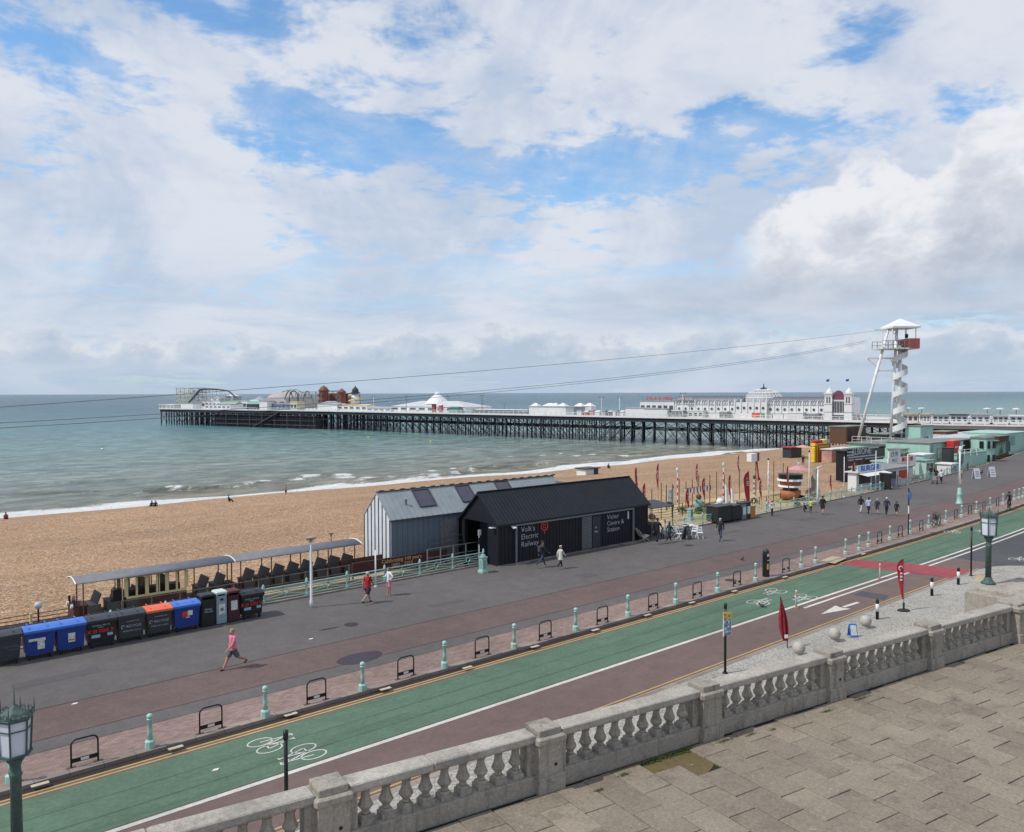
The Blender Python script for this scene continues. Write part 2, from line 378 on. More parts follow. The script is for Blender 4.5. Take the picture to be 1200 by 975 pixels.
    if kind == 'slab':
        rp = nt.nodes.new('ShaderNodeNewGeometry').outputs['Random Per Island']
        c = mx('MULTIPLY', 1.0, c, grey(rng(rp, 0, 1, 1 - k.get('rp', .12), 1 + k.get('rp', .12))))
        fine = noise(55, 3, .7); c = mx('MULTIPLY', 1.0, c, grey(rng(fine, .3, .7, .80, 1.2)))
        st = noise(1.7, 9, .72); c = mx('MIX', rng(st, .50, .70, 0, .6, True), c, tuple(q * .5 for q in col))
        pit = noise(16, 6, .75); c = mx('MULTIPLY', 1.0, c, grey(rng(pit, .3, .7, .72, 1.22)))
        if 'streak' in k: sk = noise(2.2, 7, .7, mapping(1, 1, 0)); nn_ = nt.nodes.new('ShaderNodeMapping'); nn_.inputs['Scale'].default_value = (6, 6, .7); L.new(pos, nn_.inputs[0]); sk = noise(1.0, 7, .7, nn_.outputs[0]); c = mx('MIX', rng(sk, .52, .68, 0, .6, True), c, (.10, .09, .075))
        li = noise(4.5, 8, .7); c = mx('MIX', rng(li, .60, .70, 0, .45, True), c, (.50, .46, .36))
        hgt = fine
    L.new(c, b.inputs['Base Color'])
    if hgt is not None:
        bp = nt.nodes.new('ShaderNodeBump'); bp.inputs['Strength'].default_value = k.get('bump', .35); bp.inputs['Distance'].default_value = k.get('bd', .02)
        L.new(hgt, bp.inputs['Height']); L.new(bp.outputs[0], b.inputs['Normal'])
    return ma
g_prom = ground_mat('promenade_asphalt', (.118, .107, .103), 'asphalt', stain=.3)
g_red = ground_mat('red_asphalt', (.138, .096, .090), 'asphalt', big=.1, stain=.22)
g_road = ground_mat('brown_road_surface', (.155, .108, .097), 'asphalt', big=.1, stain=.3)
g_dark = ground_mat('dark_road_asphalt', (.080, .078, .084), 'asphalt', stain=.4)
g_green = ground_mat('green_cycle_surface', (.098, .158, .108), 'lane')
g_crim = ground_mat('crimson_crossing_surface', (.30, .065, .075), 'lane')
g_pink = ground_mat('pink_block_paving', (.255, .180, .155), 'brick', bw=.2, bh=.1, mc=.72)
g_kerb = ground_mat('kerb_stone', (.26, .215, .19), 'brick', bw=.9, bh=5, mortar=.01, mc=.4)
g_gutter = ground_mat('dark_gutter', (.045, .032, .028), 'asphalt')
g_cob = ground_mat('cobbled_pavement', (.36, .34, .30), 'cobble', bump=.6)
g_slab = ground_mat('stone_paving_slab', (.252, .212, .162), 'slab', bump=.3, rp=.13)
g_bed = ground_mat('dark_joint_bed', (.03, .026, .02), 'asphalt')
g_shing = ground_mat('shingle', (.360, .222, .128), 'shingle', bump=.9, bd=.05, big=.08)
g_stone = ground_mat('weathered_stone', (.35, .314, .264), 'slab', bump=.6, rp=.08, streak=1)
g_cope = ground_mat('lichen_speckled_coping', (.46, .42, .362), 'slab', bump=.8, bd=.03, rp=.05, med=.2)
g_yel = ground_mat('yellow_line_paint', (.44, .31, .13), 'lane')
g_wht = ground_mat('white_line_paint', (.56, .54, .49), 'lane')
g_sandy = ground_mat('sandy_concrete', (.42, .34, .22), 'slab')
def st(o): o['kind'] = 'structure'; return o
def strip(name, p0, p1, z, ma, s0, s1, skirt=0.0, ds=2.0, curved=True):
    mb = MB(); n = max(1, int((s1 - s0) / ds)); pr = None
    for i in range(n + 1):
        s = s0 + (s1 - s0) * i / n; c = bend(s) if curved else 0
        cur = [(s, p0 + c, z - skirt), (s, p0 + c, z), (s, p1 + c, z), (s, p1 + c, z - skirt)]
        if pr:
            mb.quad(pr[1], cur[1], cur[2], pr[2])
            if skirt: mb.quad(pr[0], cur[0], cur[1], pr[1]); mb.quad(pr[2], cur[2], cur[3], pr[3])
        pr = cur
    return st(mb.build(name, ma))
mb = MB(); mb.quad((-600, -600, -.012), (900, -600, -.012), (900, 20, -.012), (-600, 20, -.012)); st(mb.build('ground', g_dark))
strip('road', 18.8, 25.7, 0, g_road, -60, 57)
mb = MB(); st(strip('road', -30, 25.7, 0.0, g_dark, 57, 400))
strip('cycle_lane', 21.95, 25.02, .006, g_green, -60, 300)
strip('yellow_line', 25.12, 25.21, .008, g_yel, -60, 300); strip('yellow_line', 25.32, 25.41, .008, g_yel, -60, 300)
m_seamg = ground_mat('dark_green_seam', (.062, .118, .086), 'lane'); m_seama = ground_mat('dark_tar_seam', (.05, .042, .042), 'asphalt')
strip('surface_seam', 23.80, 23.85, .0085, m_seamg, -60, 120); strip('surface_seam', 22.72, 22.80, .0085, m_seamg, -60, 60); strip('surface_seam', 31.62, 31.67, .126, m_seama, -60, 200); strip('surface_seam', 28.78, 28.82, .126, m_seama, -60, 200); strip('surface_seam', 27.78, 27.81, .127, m_seama, -60, 200)
strip('gutter', 25.45, 25.7, .006, g_gutter, -60, 300)
strip('white_line', 21.70, 21.88, .008, g_wht, -60, 300)
strip('white_line', 21.22, 21.38, .008, g_wht, 38, 300)
strip('yellow_line', 18.95, 19.03, .008, g_yel, -60, 54); strip('yellow_line', 19.14, 19.22, .008, g_yel, -60, 54)
strip('kerb', 25.7, 25.98, .13, g_kerb, -60, 300, skirt=.2)
strip('pavement', 25.98, 27.8, .124, g_pink, -60, 300)
strip('promenade', 27.8, 28.8, .122, g_prom, -60, 300)
strip('promenade_band', 28.8, 31.65, .122, g_red, -60, 300)
strip('promenade', 31.65, 39.75, .122, g_prom, -60, 300)
strip('promenade_edge', 39.75, 40.0, .16, g_kerb, -60, 300, skirt=4)
# near pavement with a rounded corner at the junction
mb = MB(); poly = [(-60, 18.6)] + [(54, 18.6)] + [(54 + 4 * math.sin(t), 14.6 + 4 * math.cos(t)) for t in (.3, .6, .9, 1.2, 1.5)] + [(60, 4), (-60, 4)]
mb.prism([(a, b_, .0) for a, b_ in poly], (0, 0, .12)); st(mb.build('pavement', g_cob))
mb = MB(); mb.box(-60, 54, 18.6, 18.8, -.01, .125); st(mb.build('kerb', g_kerb))
# crimson crossing band over lane and road
def flat(name, pts, z, ma, **k): mb = MB(); mb.add([(p.x, p.y, z) for p in pts], [tuple(range(len(pts)))]); return st(mb.build(name, ma))
flat('crossing_band', [at(*q) for q in ((1127, 680.5), (1146, 669), (1068, 661), (1002, 656), (985, 661), (1010, 665), (1098, 675))], .012, g_crim)
flat('tactile_paving', [at(*q, .13) for q in ((962, 657), (978, 660.5), (992, 654), (975, 651.5))], .129, g_sandy)
flat('tactile_paving', [at(*q, .12) for q in ((1140, 683), (1150, 683), (1158, 672), (1146, 671))], .126, g_sandy)
# dark worn patch and arrow
flat('road_patch', [at(*q) for q in ((1000, 697), (1036, 703), (1042, 698), (1010, 693))], .010, g_dark)
a0, a1 = at(1006, 706), at(962, 720); d = (a1 - a0).normalized(); n_ = Vector((-d.y, d.x, 0)); Ln = (a1 - a0).length
pts = [a0 + n_ * .10, a0 - n_ * .10, a0 + d * Ln * .45 - n_ * .10, a0 + d * Ln * .42 - n_ * .42, a1, a0 + d * Ln * .42 + n_ * .42, a0 + d * Ln * .45 + n_ * .10]
mb = MB(); mb.add([(p.x, p.y, .012) for p in pts], [(0, 1, 2, 6), (3, 4, 5), ]); mb.add([(pts[2].x, pts[2].y, .012), (pts[3].x, pts[3].y, .012), (pts[5].x, pts[5].y, .012), (pts[6].x, pts[6].y, .012)], [(0, 1, 2, 3)]); st(mb.build('arrow_marking', g_wht))
def bike_mark(c, L_, W_, ang, z=.012):
    """bicycle symbol: length along the lane is L_"""
    mb = MB(); e = Vector((math.cos(ang), math.sin(ang), 0)); f = Vector((-e.y, e.x, 0))
    def P(a, b_): q = c + e * a * L_ + f * b_ * W_; return (q.x, q.y, z)
    def line(pp, w=.05):
        for i in range(len(pp) - 1):
            a = Vector(pp[i]); b_ = Vector(pp[i + 1]); dd = (b_ - a).normalized(); k = Vector((-dd.y, dd.x, 0)) * w / 2
            mb.quad(a - k, b_ - k, b_ + k, a + k)
    # the bicycle stands across the lane and is stretched along it
    for cx in (-.5, .5): line([P(-.22 + .26 * math.sin(2 * math.pi * i / 24), cx + .42 * math.cos(2 * math.pi * i / 24)) for i in range(25)])
    line([P(-.22, -.5), P(-.2, -.05), P(.25, .28), P(.27, -.22), P(-.22, -.5)]); line([P(-.2, -.05), P(.36, -.26)]); line([P(-.22, .5), P(.42, .25)])
    line([P(.37, -.38), P(.37, -.14)]); line([P(.42, .12), P(.45, .38), P(.38, .45)])
    st(mb.build('cycle_symbol', g_wht))
bike_mark(at(322, 870), 1.55, .62, 0.06); bike_mark(at(350, 885), 1.55, .62, math.pi + .06)
for u, v in ((905, 694), (893, 705), (940, 701), (1118, 623), (1150, 622), (1196, 655)): bike_mark(at(u, v), 1.7, .6, random.choice((0, math.pi)))
# marks on the promenade
def blob(name, c, rx, ry, z, ma, n=28, wob=.08, rot=0):
    mb = MB(); pts = []
    for i in range(n):
        t = 2 * math.pi * i / n; k = 1 + wob * math.sin(3 * t + 1) + wob * .5 * math.sin(5 * t)
        x = rx * k * math.cos(t); y = ry * k * math.sin(t)
        pts.append((c.x + x * math.cos(rot) - y * math.sin(rot), c.y + x * math.sin(rot) + y * math.cos(rot), z))
    mb.add(pts, [tuple(range(n))]); return st(mb.build(name, ma))
g_prom2 = ground_mat('newer_tarmac', (.098, .090, .090), 'asphalt'); g_patch = ground_mat('purple_grey_patch', (.060, .052, .066), 'asphalt')
blob('asphalt_patch', at(422, 771, .12), 1.05, .62, .128, g_patch, rot=.1, wob=.03)
rp_ = random.Random(4)
for k in range(7):
    x = -6 + 14 * k + rp_.uniform(-3, 3); y = rp_.uniform(32.5, 37); w, d = rp_.uniform(.8, 3.2), rp_.uniform(.35, .9); mb = MB(); mb.quad((x, y, .1255), (x + w, y, .1255), (x + w, y + d, .1255), (x, y + d, .1255)); st(mb.build('tarmac_repair', g_prom2))
for k, (x, y) in enumerate(((19, 33.6), (47, 35.2), (40, 27))): blob('iron_cover', Vector((x, y, 0)), .33, .33, .13 if y > 26 else .011, m_seama, 20, 0)
blob('puddle_stain', at(385, 737, .12), .5, .09, .1265, g_gutter, rot=-.1)
g_pale = ground_mat('pale_block', (.50, .44, .34), 'slab')
for u, v in ((47, 919), (206, 876), (341, 837), (452, 807), (548, 782), (627, 757.5), (698, 738), (759, 720.5), (811, 706), (861, 692.5), (920, 676), (1012, 649)):
    c = at(u, v, .13); mb = MB(); mb.box(c.x - .22, c.x + .22, c.y - .07, c.y + .09, .12, .136); st(mb.build('gully_block', g_pale))
# beach
def beach_z(x, y):
    t = y - 46
    if y < 46.6 and x < 52: return -2.6
    if t < 0: z = -.75
    elif y < 112: z = -.75 - 3.1 * (t / 66) ** 1.1
    else: z = -3.85 - (y - 112) * .145
    z += .22 * math.sin(x * .045 + y * .05) * min(1, max(0, t / 20)) + .10 * math.sin(x * .17 + math.sin(y * .2)) * min(1, max(0, t / 20))
    z += .10 * math.sin(y * .42 + math.sin(x * .06)) * (1 if y > 70 else 0)
    return z
mb = MB(); mb.smooth = True; xs = [-300 + 6 * i for i in range(34)] + [-96 + 3 * i for i in range(130)] + [294 + 12 * i for i in range(40)]
ys = [30 + 2.2 * i for i in range(55)]
W = len(xs); vs = [(x, y, beach_z(x, y) if y > 40 else -2.6) for y in ys for x in xs]
fs = [(j * W + i, j * W + i + 1, (j + 1) * W + i + 1, (j + 1) * W + i) for j in range(len(ys) - 1) for i in range(W - 1)]
mb.add(vs, fs); st(mb.build('beach', g_shing))
# ------------------------------------------------------------------ sea
def sea_mat():
    ma = bpy.data.materials.new('sea_water'); ma.use_nodes = True; nt = ma.node_tree; L = nt.links
    b = nt.nodes['Principled BSDF']; b.inputs['Roughness'].default_value = .26; b.inputs['Specular IOR Level'].default_value = .22; b.inputs['IOR'].default_value = 1.33
    pos = nt.nodes.new('ShaderNodeNewGeometry').outputs['Position']; sep = nt.nodes.new('ShaderNodeSeparateXYZ'); L.new(pos, sep.inputs[0])
    def mp(a, c, rot=0.0):
        n = nt.nodes.new('ShaderNodeMapping'); n.inputs['Scale'].default_value = (a, c, 1); n.inputs['Rotation'].default_value = (0, 0, rot); L.new(pos, n.inputs[0]); return n.outputs[0]
    def noise(vec, s, d=6, r=.6, dist=0):
        n = nt.nodes.new('ShaderNodeTexNoise'); n.inputs['Scale'].default_value = s; n.inputs['Detail'].default_value = d; n.inputs['Roughness'].default_value = r
        n.inputs['Distortion'].default_value = dist; L.new(vec, n.inputs['Vector']); return n.outputs[0]
    def m(op, a, c, cl=False):
        n = nt.nodes.new('ShaderNodeMath'); n.operation = op; n.use_clamp = cl
        for q, s in ((a, n.inputs[0]), (c, n.inputs[1])):
            if isinstance(q, (int, float)): s.default_value = q
            else: L.new(q, s)
        return n.outputs[0]
    wv = m('ADD', sep.outputs[1], m('MULTIPLY', m('SUBTRACT', noise(mp(.02, .02), 1.0, 5), .5), 60.0))
    cr = nt.nodes.new('ShaderNodeValToRGB'); n = nt.nodes.new('ShaderNodeMapRange'); L.new(wv, n.inputs[0]); n.inputs[1].default_value = 120; n.inputs[2].default_value = 1100
    L.new(n.outputs[0], cr.inputs[0]); el = cr.color_ramp.elements
    el[0].position = 0; el[0].color = (.270, .240, .165, 1); el[1].position = 1; el[1].color = (.018, .085, .138, 1)
    for p_, c_ in ((.025, (.235, .225, .165)), (.06, (.235, .275, .235)), (.13, (.165, .268, .248)), (.3, (.082, .210, .228)), (.6, (.032, .125, .172))):
        e = el.new(p_); e.color = (*c_, 1)
    def mx(f, a, c):
        n = nt.nodes.new('ShaderNodeMix'); n.data_type = 'RGBA'
        for q, s in ((f, n.inputs[0]), (a, n.inputs[6]), (c, n.inputs[7])):
            if isinstance(q, (int, float)): s.default_value = q
            elif isinstance(q, tuple): s.default_value = (*q, 1)
            else: L.new(q, s)
        return n.outputs[2]
    def rg(x, a, c, lo=0.0, hi=1.0):
        n = nt.nodes.new('ShaderNodeMapRange'); n.interpolation_type = 'SMOOTHSTEP'; L.new(x, n.inputs[0])
        n.inputs[1].default_value = a; n.inputs[2].default_value = c; n.inputs[3].default_value = lo; n.inputs[4].default_value = hi; return n.outputs[0]
    streak = noise(mp(.012, .05), 1.0, 8, .65, .3)
    c = mx(rg(streak, .42, .66, 0, .6), cr.outputs[0], (.13, .19, .165))
    chop = noise(mp(.35, 1.1), 1.0, 7, .7, .4); fm = noise(mp(.13, .24, .15), 1.0, 7, .68, .5); gg = nt.nodes.new('ShaderNodeCombineColor'); mm_ = rg(fm, .38, .64, .66, 1.42); [L.new(mm_, gg.inputs[i]) for i in range(3)]; mu = nt.nodes.new('ShaderNodeMix'); mu.data_type = 'RGBA'; mu.blend_type = 'MULTIPLY'; mu.inputs[0].default_value = 1; L.new(c, mu.inputs[6]); L.new(gg.outputs[0], mu.inputs[7]); c = mu.outputs[2]
    c = mx(rg(chop, .50, .64, 0, .38), c, (.05, .10, .10))
    at_ = nt.nodes.new('ShaderNodeAttribute'); at_.attribute_name = 'foam'
    fn = noise(mp(.45, 1.5), 1.0, 9, .75, .8)
    foam = rg(m('ADD', m('MULTIPLY', at_.outputs['Fac'], .34), m('MULTIPLY', fn, .95)), .66, .76)
    foam = m('MULTIPLY', foam, rg(at_.outputs['Fac'], .02, .25))
    caps = m('MULTIPLY', rg(noise(mp(.25, .9, .1), 1.0, 8, .7, .8), .735, .77), rg(sep.outputs[1], 900, 130, 0, .1))
    foam = m('MAXIMUM', foam, caps)
    c = mx(foam, c, (.82, .82, .80)); L.new(c, b.inputs['Base Color'])
    ro = m('MAXIMUM', m('MULTIPLY', foam, .9), .24); L.new(ro, b.inputs['Roughness'])
    sw = noise(mp(.05, .22), 1.0, 5, .6, .3); h = m('ADD', m('MULTIPLY', sw, 2.4), m('MULTIPLY', fm, 2.5)); h = m('ADD', h, m('MULTIPLY', chop, 1.0)); h = m('ADD', h, m('MULTIPLY', noise(mp(2, 3.5), 1.0, 5, .65), .09))
    bp = nt.nodes.new('ShaderNodeBump'); bp.inputs['Strength'].default_value = .8; bp.inputs['Distance'].default_value = 1.0
    L.new(h, bp.inputs['Height']); L.new(bp.outputs[0], b.inputs['Normal'])
    return ma
m_sea = sea_mat(); SEA = -6.0
waves = []   # (x centre, half length, y, height, foam)
for u0, v0, u1, v1, hh, fo in ((30, 577, 120, 577, .35, .5), (150, 574, 310, 573, .7, .75), (330, 561, 425, 557, .55, 1.1), (380, 561, 425, 560, .4, 1.0), (470, 566, 560, 549, .55, .9), (530, 552, 640, 546, .4, .5),
                                (640, 548, 730, 543, .4, 1.0), (735, 544, 800, 537, .5, 1.1), (780, 537, 850, 530, .45, .9), (840, 533, 900, 527, .35, 1.0), (300, 566, 380, 566, .3, .2), (120, 590, 260, 586, .3, .15), (560, 545, 640, 540, .3, .35), (700, 536, 760, 534, .35, .9), (40, 566, 160, 562, .25, .1)):
    a, b_ = at(u0, v0, SEA), at(u1, v1, SEA); waves.append(((a.x + b_.x) / 2, abs(b_.x - a.x) / 2 + 2, (a.y + b_.y) / 2, hh, fo, (b_.y - a.y) / (b_.x - a.x + 1e-6)))
rw = random.Random(8)
for k in range(16):
    x = rw.uniform(40, 230); waves.append((x, rw.uniform(6, 16), rw.uniform(131, 165), rw.uniform(.15, .35), rw.uniform(.5, 1.0), 0.0))
def shore_y(x): return 127.0 + 1.4 * math.sin(x * .035 + 1) + .8 * math.sin(x * .11) + .4 * math.sin(x * .37)
def sea_h(x, y):
    z = SEA; foam = 0.0
    d = y - shore_y(x)
    f = .95 * max(0, 1 - abs(d - 2.8 - 1.2 * math.sin(x * .2)) / (6.0 + 1.8 * math.sin(x * .09))); foam = max(foam, f * 1.9 if f > 0 else 0)
    z += .18 * math.exp(-((d - 3.5) / 1.3) ** 2)
    z += .10 * math.sin(y * .55 + .8 * math.sin(x * .05)) * min(1, max(0, d / 10)) * .5
    for cx, hl, cy, hh, fo, sl_ in waves:
        dx = (x - cx) / hl
        if abs(dx) > 1.4: continue
        e = math.exp(-dx ** 4 * 1.5); yy = y - (cy + sl_ * (x - cx) * .6 + .8 * math.sin(x * .12))
        if yy < -8 or yy > 10: continue
        z += hh * e * (math.exp(-(yy / (1.1 if yy < 0 else 3.0)) ** 2))
        if fo > 0: foam = max(foam, fo * e * math.exp(-((yy + .6) / (1.5)) ** 2) * (.65 + .35 * math.sin(x * .9 + cx)))
    return z, foam
xs = [-120 + 1.25 * i for i in range(321)]; ys = [121 + .65 * i for i in range(100)] + [186.6 + 1.3 * i for i in range(12)]
mb = MB(); mb.smooth = True; vs = []; fo = []
for y in ys:
    for x in xs:
        z, f = sea_h(x, y)
        if y > 195: z = SEA + (z - SEA) * 0
        vs.append((x, y, z)); fo.append(f)
W = len(xs); X1 = xs[-1]; Y1 = ys[-1]
mb.add(vs, [(j * W + i, j * W + i + 1, (j + 1) * W + i + 1, (j + 1) * W + i) for j in range(len(ys) - 1) for i in range(W - 1)])
B = 40000
mb.quad((-B, Y1, SEA), (B, Y1, SEA), (B, B, SEA), (-B, B, SEA)); mb.quad((-B, 121, SEA), (-120, 121, SEA), (-120, Y1, SEA), (-B, Y1, SEA)); mb.quad((X1, 121, SEA), (B, 121, SEA), (B, Y1, SEA), (X1, Y1, SEA))
sea = st(mb.build('sea', m_sea)); at_ = sea.data.attributes.new('foam', 'FLOAT', 'POINT'); at_.data.foreach_set('value', fo + [0.0] * (len(sea.data.vertices) - len(fo)))
# ------------------------------------------------------------------ terrace and balustrade
HT = 7.2; ZT = CAMZ - HT; ZC = CAMZ - 6.08
c1, c5 = at(385, 915, ZC), at(1087, 730, ZC)
BD = (c5 - c1); BS = BD.length / 4; BD.normalize(); BANG = math.atan2(BD.y, BD.x)
HB = ZC - ZT                                              # height of the piers with their caps
def bal(a, b_, z=0.0): return Vector((c1.x + BD.x * a - BD.y * b_, c1.y + BD.y * a + BD.x * b_, ZT + z))
BR = bpy.data.objects.new('balustrade', None); C.objects.link(BR); BR.matrix_basis = Matrix.Translation((c1.x, c1.y, ZT)) @ Matrix.Rotation(BANG, 4, 'Z')
tag(BR, 'weathered stone balustrade with vase balusters and capped piers along the edge of the paved terrace', 'balustrade')
PW = .52
x_last = 5                                                # the sixth pier is the broad one at the lamp
x_start = -1
# base wall down to the lower pavement
L0 = (x_start) * BS - 4; L1 = x_last * BS + 12
mb = MB(); mb.box(L0, L1, -.17, .20, -ZT + .1, -.02); mb.build('retaining_wall', g_stone, BR)
mb = MB(); mb.bbox(L0, x_last * BS + .25, -.19, .22, -.02, .30, .015); mb.build('plinth', g_stone, BR)
for i in range(x_start, x_last):
    a = i * BS + PW / 2 + .02; b_ = (i + 1) * BS - PW / 2 - .02
    if i == x_last - 1: b_ += .1
    mb = MB()
    joint = a + (b_ - a) * (.42 + .1 * math.sin(i * 2.1))
    for q0, q1 in ((a, joint - .004), (joint + .004, b_)):
        mb.bbox(q0, q1, -.20, .20, HB - .19, HB - .07, .02); mb.box(q0, q1, -.155, .155, HB - .235, HB - .19)
    mb.build('coping', g_cope, BR)
    # half pilasters against the piers
    for q0, q1 in ((a - .03, a + .15), (b_ - .15, b_ + .03)): mb = MB(); mb.bbox(q0, q1, -.13, .13, .30, HB - .24, .01); mb.build('pilaster', g_stone, BR)
    nb = 9; w = (b_ - a - .3) / nb
    for k in range(nb):
        cx = a + .15 + w * (k + .5); mb = MB(); H0 = .30; H1 = HB - .235; hh = H1 - H0
        mb.bbox(cx - .115, cx + .115, -.125, .125, H0, H0 + .085, .008)
        mb.bbox(cx - .095, cx + .095, -.10, .10, H0 + .085, H0 + .14, .02)
        prof = [(.062, .14), (.075, .155), (.072, .17), (.058, .185), (.085, .22), (.122, .262), (.128, .285), (.112, .32), (.088, .37), (.073, .43), (.066, .50), (.064, hh - .10), (.085, hh - .085), (.085, hh - .07), (.07, hh - .06), (.09, hh - .03), (.1, hh - .02)]
        mb.lathe([(r * .98, H0 + z) for r, z in prof], (cx, 0, 0), 8, math.pi / 8 + .001 * k)
        mb.box(cx - .10, cx + .10, -.11, .11, H1 - .02, H1 + .001)
        mb.build('baluster', g_stone, BR)
for i in range(x_start, x_last):
    x = i * BS; mb = MB(); h = PW / 2
    mb.bbox(x - h - .03, x + h + .03, -h - .05, h + .03, -.03, .28, .012)
    mb.bbox(x - h, x + h, -h, h, .28, HB - .22, .012)
    mb.bbox(x - h - .05, x + h + .05, -h - .05, h + .05, HB - .235, HB - .12, .03)
    mb.bbox(x - h + .02, x + h - .02, -h + .02, h - .02, HB - .12, HB, .012)
    mb.build('pier', g_cope if False else g_stone, BR)
    if i in (0, 1, 3):
        mb = MB(); mb.tube([BR.matrix_basis.inverted() @ bal(x + .1, -h - .012, .46), BR.matrix_basis.inverted() @ bal(x + .1, -h + .01, .46)], .03, 8); mb.build('drain_hole', m_black, BR)
# broad pier and the bastion that carries the lamp
xb = x_last * BS - .12; mb = MB()
mb.bbox(xb - .03, xb + 4, -.40, .3, -.03, .26, .012); mb.bbox(xb, xb + 4, -.36, .3, .26, HB - .22, .012)
mb.build('pier', g_stone, BR)
mb = MB(); mb.bbox(xb - .06, xb + 4, -.43, .33, HB - .22, HB - .10, .03); mb.bbox(xb + .08, xb + 4, -.28, .33, HB - .099, HB - .03, .012); mb.build('coping', g_stone, BR)
inv = BR.matrix_basis.inverted(); q0 = inv @ at(1134, 690, ZC - .12)
mb = MB(); mb.bbox(q0.x, xb + 4, .20, q0.y + .1, -ZT + .11, HB - .20, .02); mb.bbox(q0.x + .28, xb + 4, .335, q0.y - .12, HB - .20, HB - .08, .015); mb.build('bastion', g_stone, BR)
# slabs, running bond: columns across the terrace, every stone a little out of level
rnd = random.Random(3)
TL, TW = .94, .655
mb = MB(); gap = .015; missing = []
for ci in range(-12, 50):
    off = (0 if ci % 2 else TL / 2) + rnd.uniform(-.02, .02)
    for rj in range(0, 17):
        xa, xb_ = ci * TW + .18, (ci + 1) * TW + .18
        yb = -.22 - (rj * TL + off - TL * .5) - .08; ya = yb - TL
        top = min(yb, -.26)
        if top - ya < .12: continue
        cx, cy = (xa + xb_) / 2, (ya + top) / 2
        p = bal(cx, cy)
        if math.hypot(p.x, p.y) < 1.5 and False: continue
        mm = inv @ at(775, 892, ZT)
        if abs(cx - mm.x) < .62 and cy > -.95: continue
        t1, t2, dz = rnd.uniform(-.010, .010), rnd.uniform(-.008, .008), rnd.uniform(-.006, .006)
        x0, x1, y0, y1 = xa + gap / 2, xb_ - gap / 2, ya + gap / 2, top - gap / 2; b_ = .008
        def zz(x, y): return dz + t1 * (x - cx) / .33 * .6 + t2 * (y - cy) / .47 * .6
        P = [(x0, y0), (x1, y0), (x1, y1), (x0, y1)]; Q = [(x0 + b_, y0 + b_), (x1 - b_, y0 + b_), (x1 - b_, y1 - b_), (x0 + b_, y1 - b_)]
        vs = [(x, y, -.09) for x, y in P] + [(x, y, zz(x, y) - .008) for x, y in P] + [(x, y, zz(x, y)) for x, y in Q]
        fs = [(8, 9, 10, 11)] + [(i, (i + 1) % 4, 4 + (i + 1) % 4, 4 + i) for i in range(4)] + [(4 + i, 4 + (i + 1) % 4, 8 + (i + 1) % 4, 8 + i) for i in range(4)]
        mb.add([bal(x, y, z) for x, y, z in vs], fs)
st(mb.build('terrace_paving', g_slab))
mb = MB(); mb.prism([bal(-16, -.16, -.3), bal(34, -.16, -.3), bal(34, -16, -.3), bal(-16, -16, -.3)], (0, 0, .255)); st(mb.build('terrace', g_bed))
g_mud = ground_mat('brown_sediment', (.15, .115, .055), 'slab', rough=.6); g_moss = mat('moss', (.05, .085, .02), .95, .4, 20, bump=.8); g_edge = ground_mat('ochre_edge', (.42, .29, .11), 'slab')
mm = inv @ at(775, 892, ZT)
def lblob(name, cx, cy, rx, ry, z, ma, **t):
    o = blob(name, bal(cx, cy), rx, ry, ZT + z, ma, wob=.14, rot=BANG); return o
lblob('sediment_patch', mm.x, mm.y - .02, 1.3, .85, -.036, g_mud)
mb = MB()
rnd = random.Random(5)
def moss_at(u, v, w, d, n):
    q = inv @ at(u, v, ZT)
    for i in range(n):
        x = q.x + rnd.gauss(0, w); y = min(-.235, q.y + rnd.gauss(0, d)); r = rnd.uniform(.012, .035)
        for k in range(5):
            t = rnd.uniform(0, 6.28); l = rnd.uniform(.02, .055); c = bal(x, y, -.03); w_ = Vector((-math.sin(t), math.cos(t), 0)) * .006
            tip = c + Vector((math.cos(t) * l * .7, math.sin(t) * l * .7, l * .9 + .02)); mb.add([c - w_, c + w_, tip], [(0, 1, 2)])
        mb.ball(bal(x, y, -.02), r, 6, 4, (1, 1, .5))
for a in ((732, 908, .07, .03, 60), (702, 926, .05, .02, 30), (850, 868, .14, .025, 90), (880, 861, .08, .02, 50), (800, 880, .2, .02, 50), (1012, 818, .16, .02, 90), (970, 833, .12, .015, 40), (905, 855, .05, .02, 20), (760, 893, .2, .03, 40)): moss_at(*a)
o = mb.build('moss', g_moss); o['kind'] = 'stuff'; o['label'] = 'green moss and weeds growing along the foot of the stone balustrade'

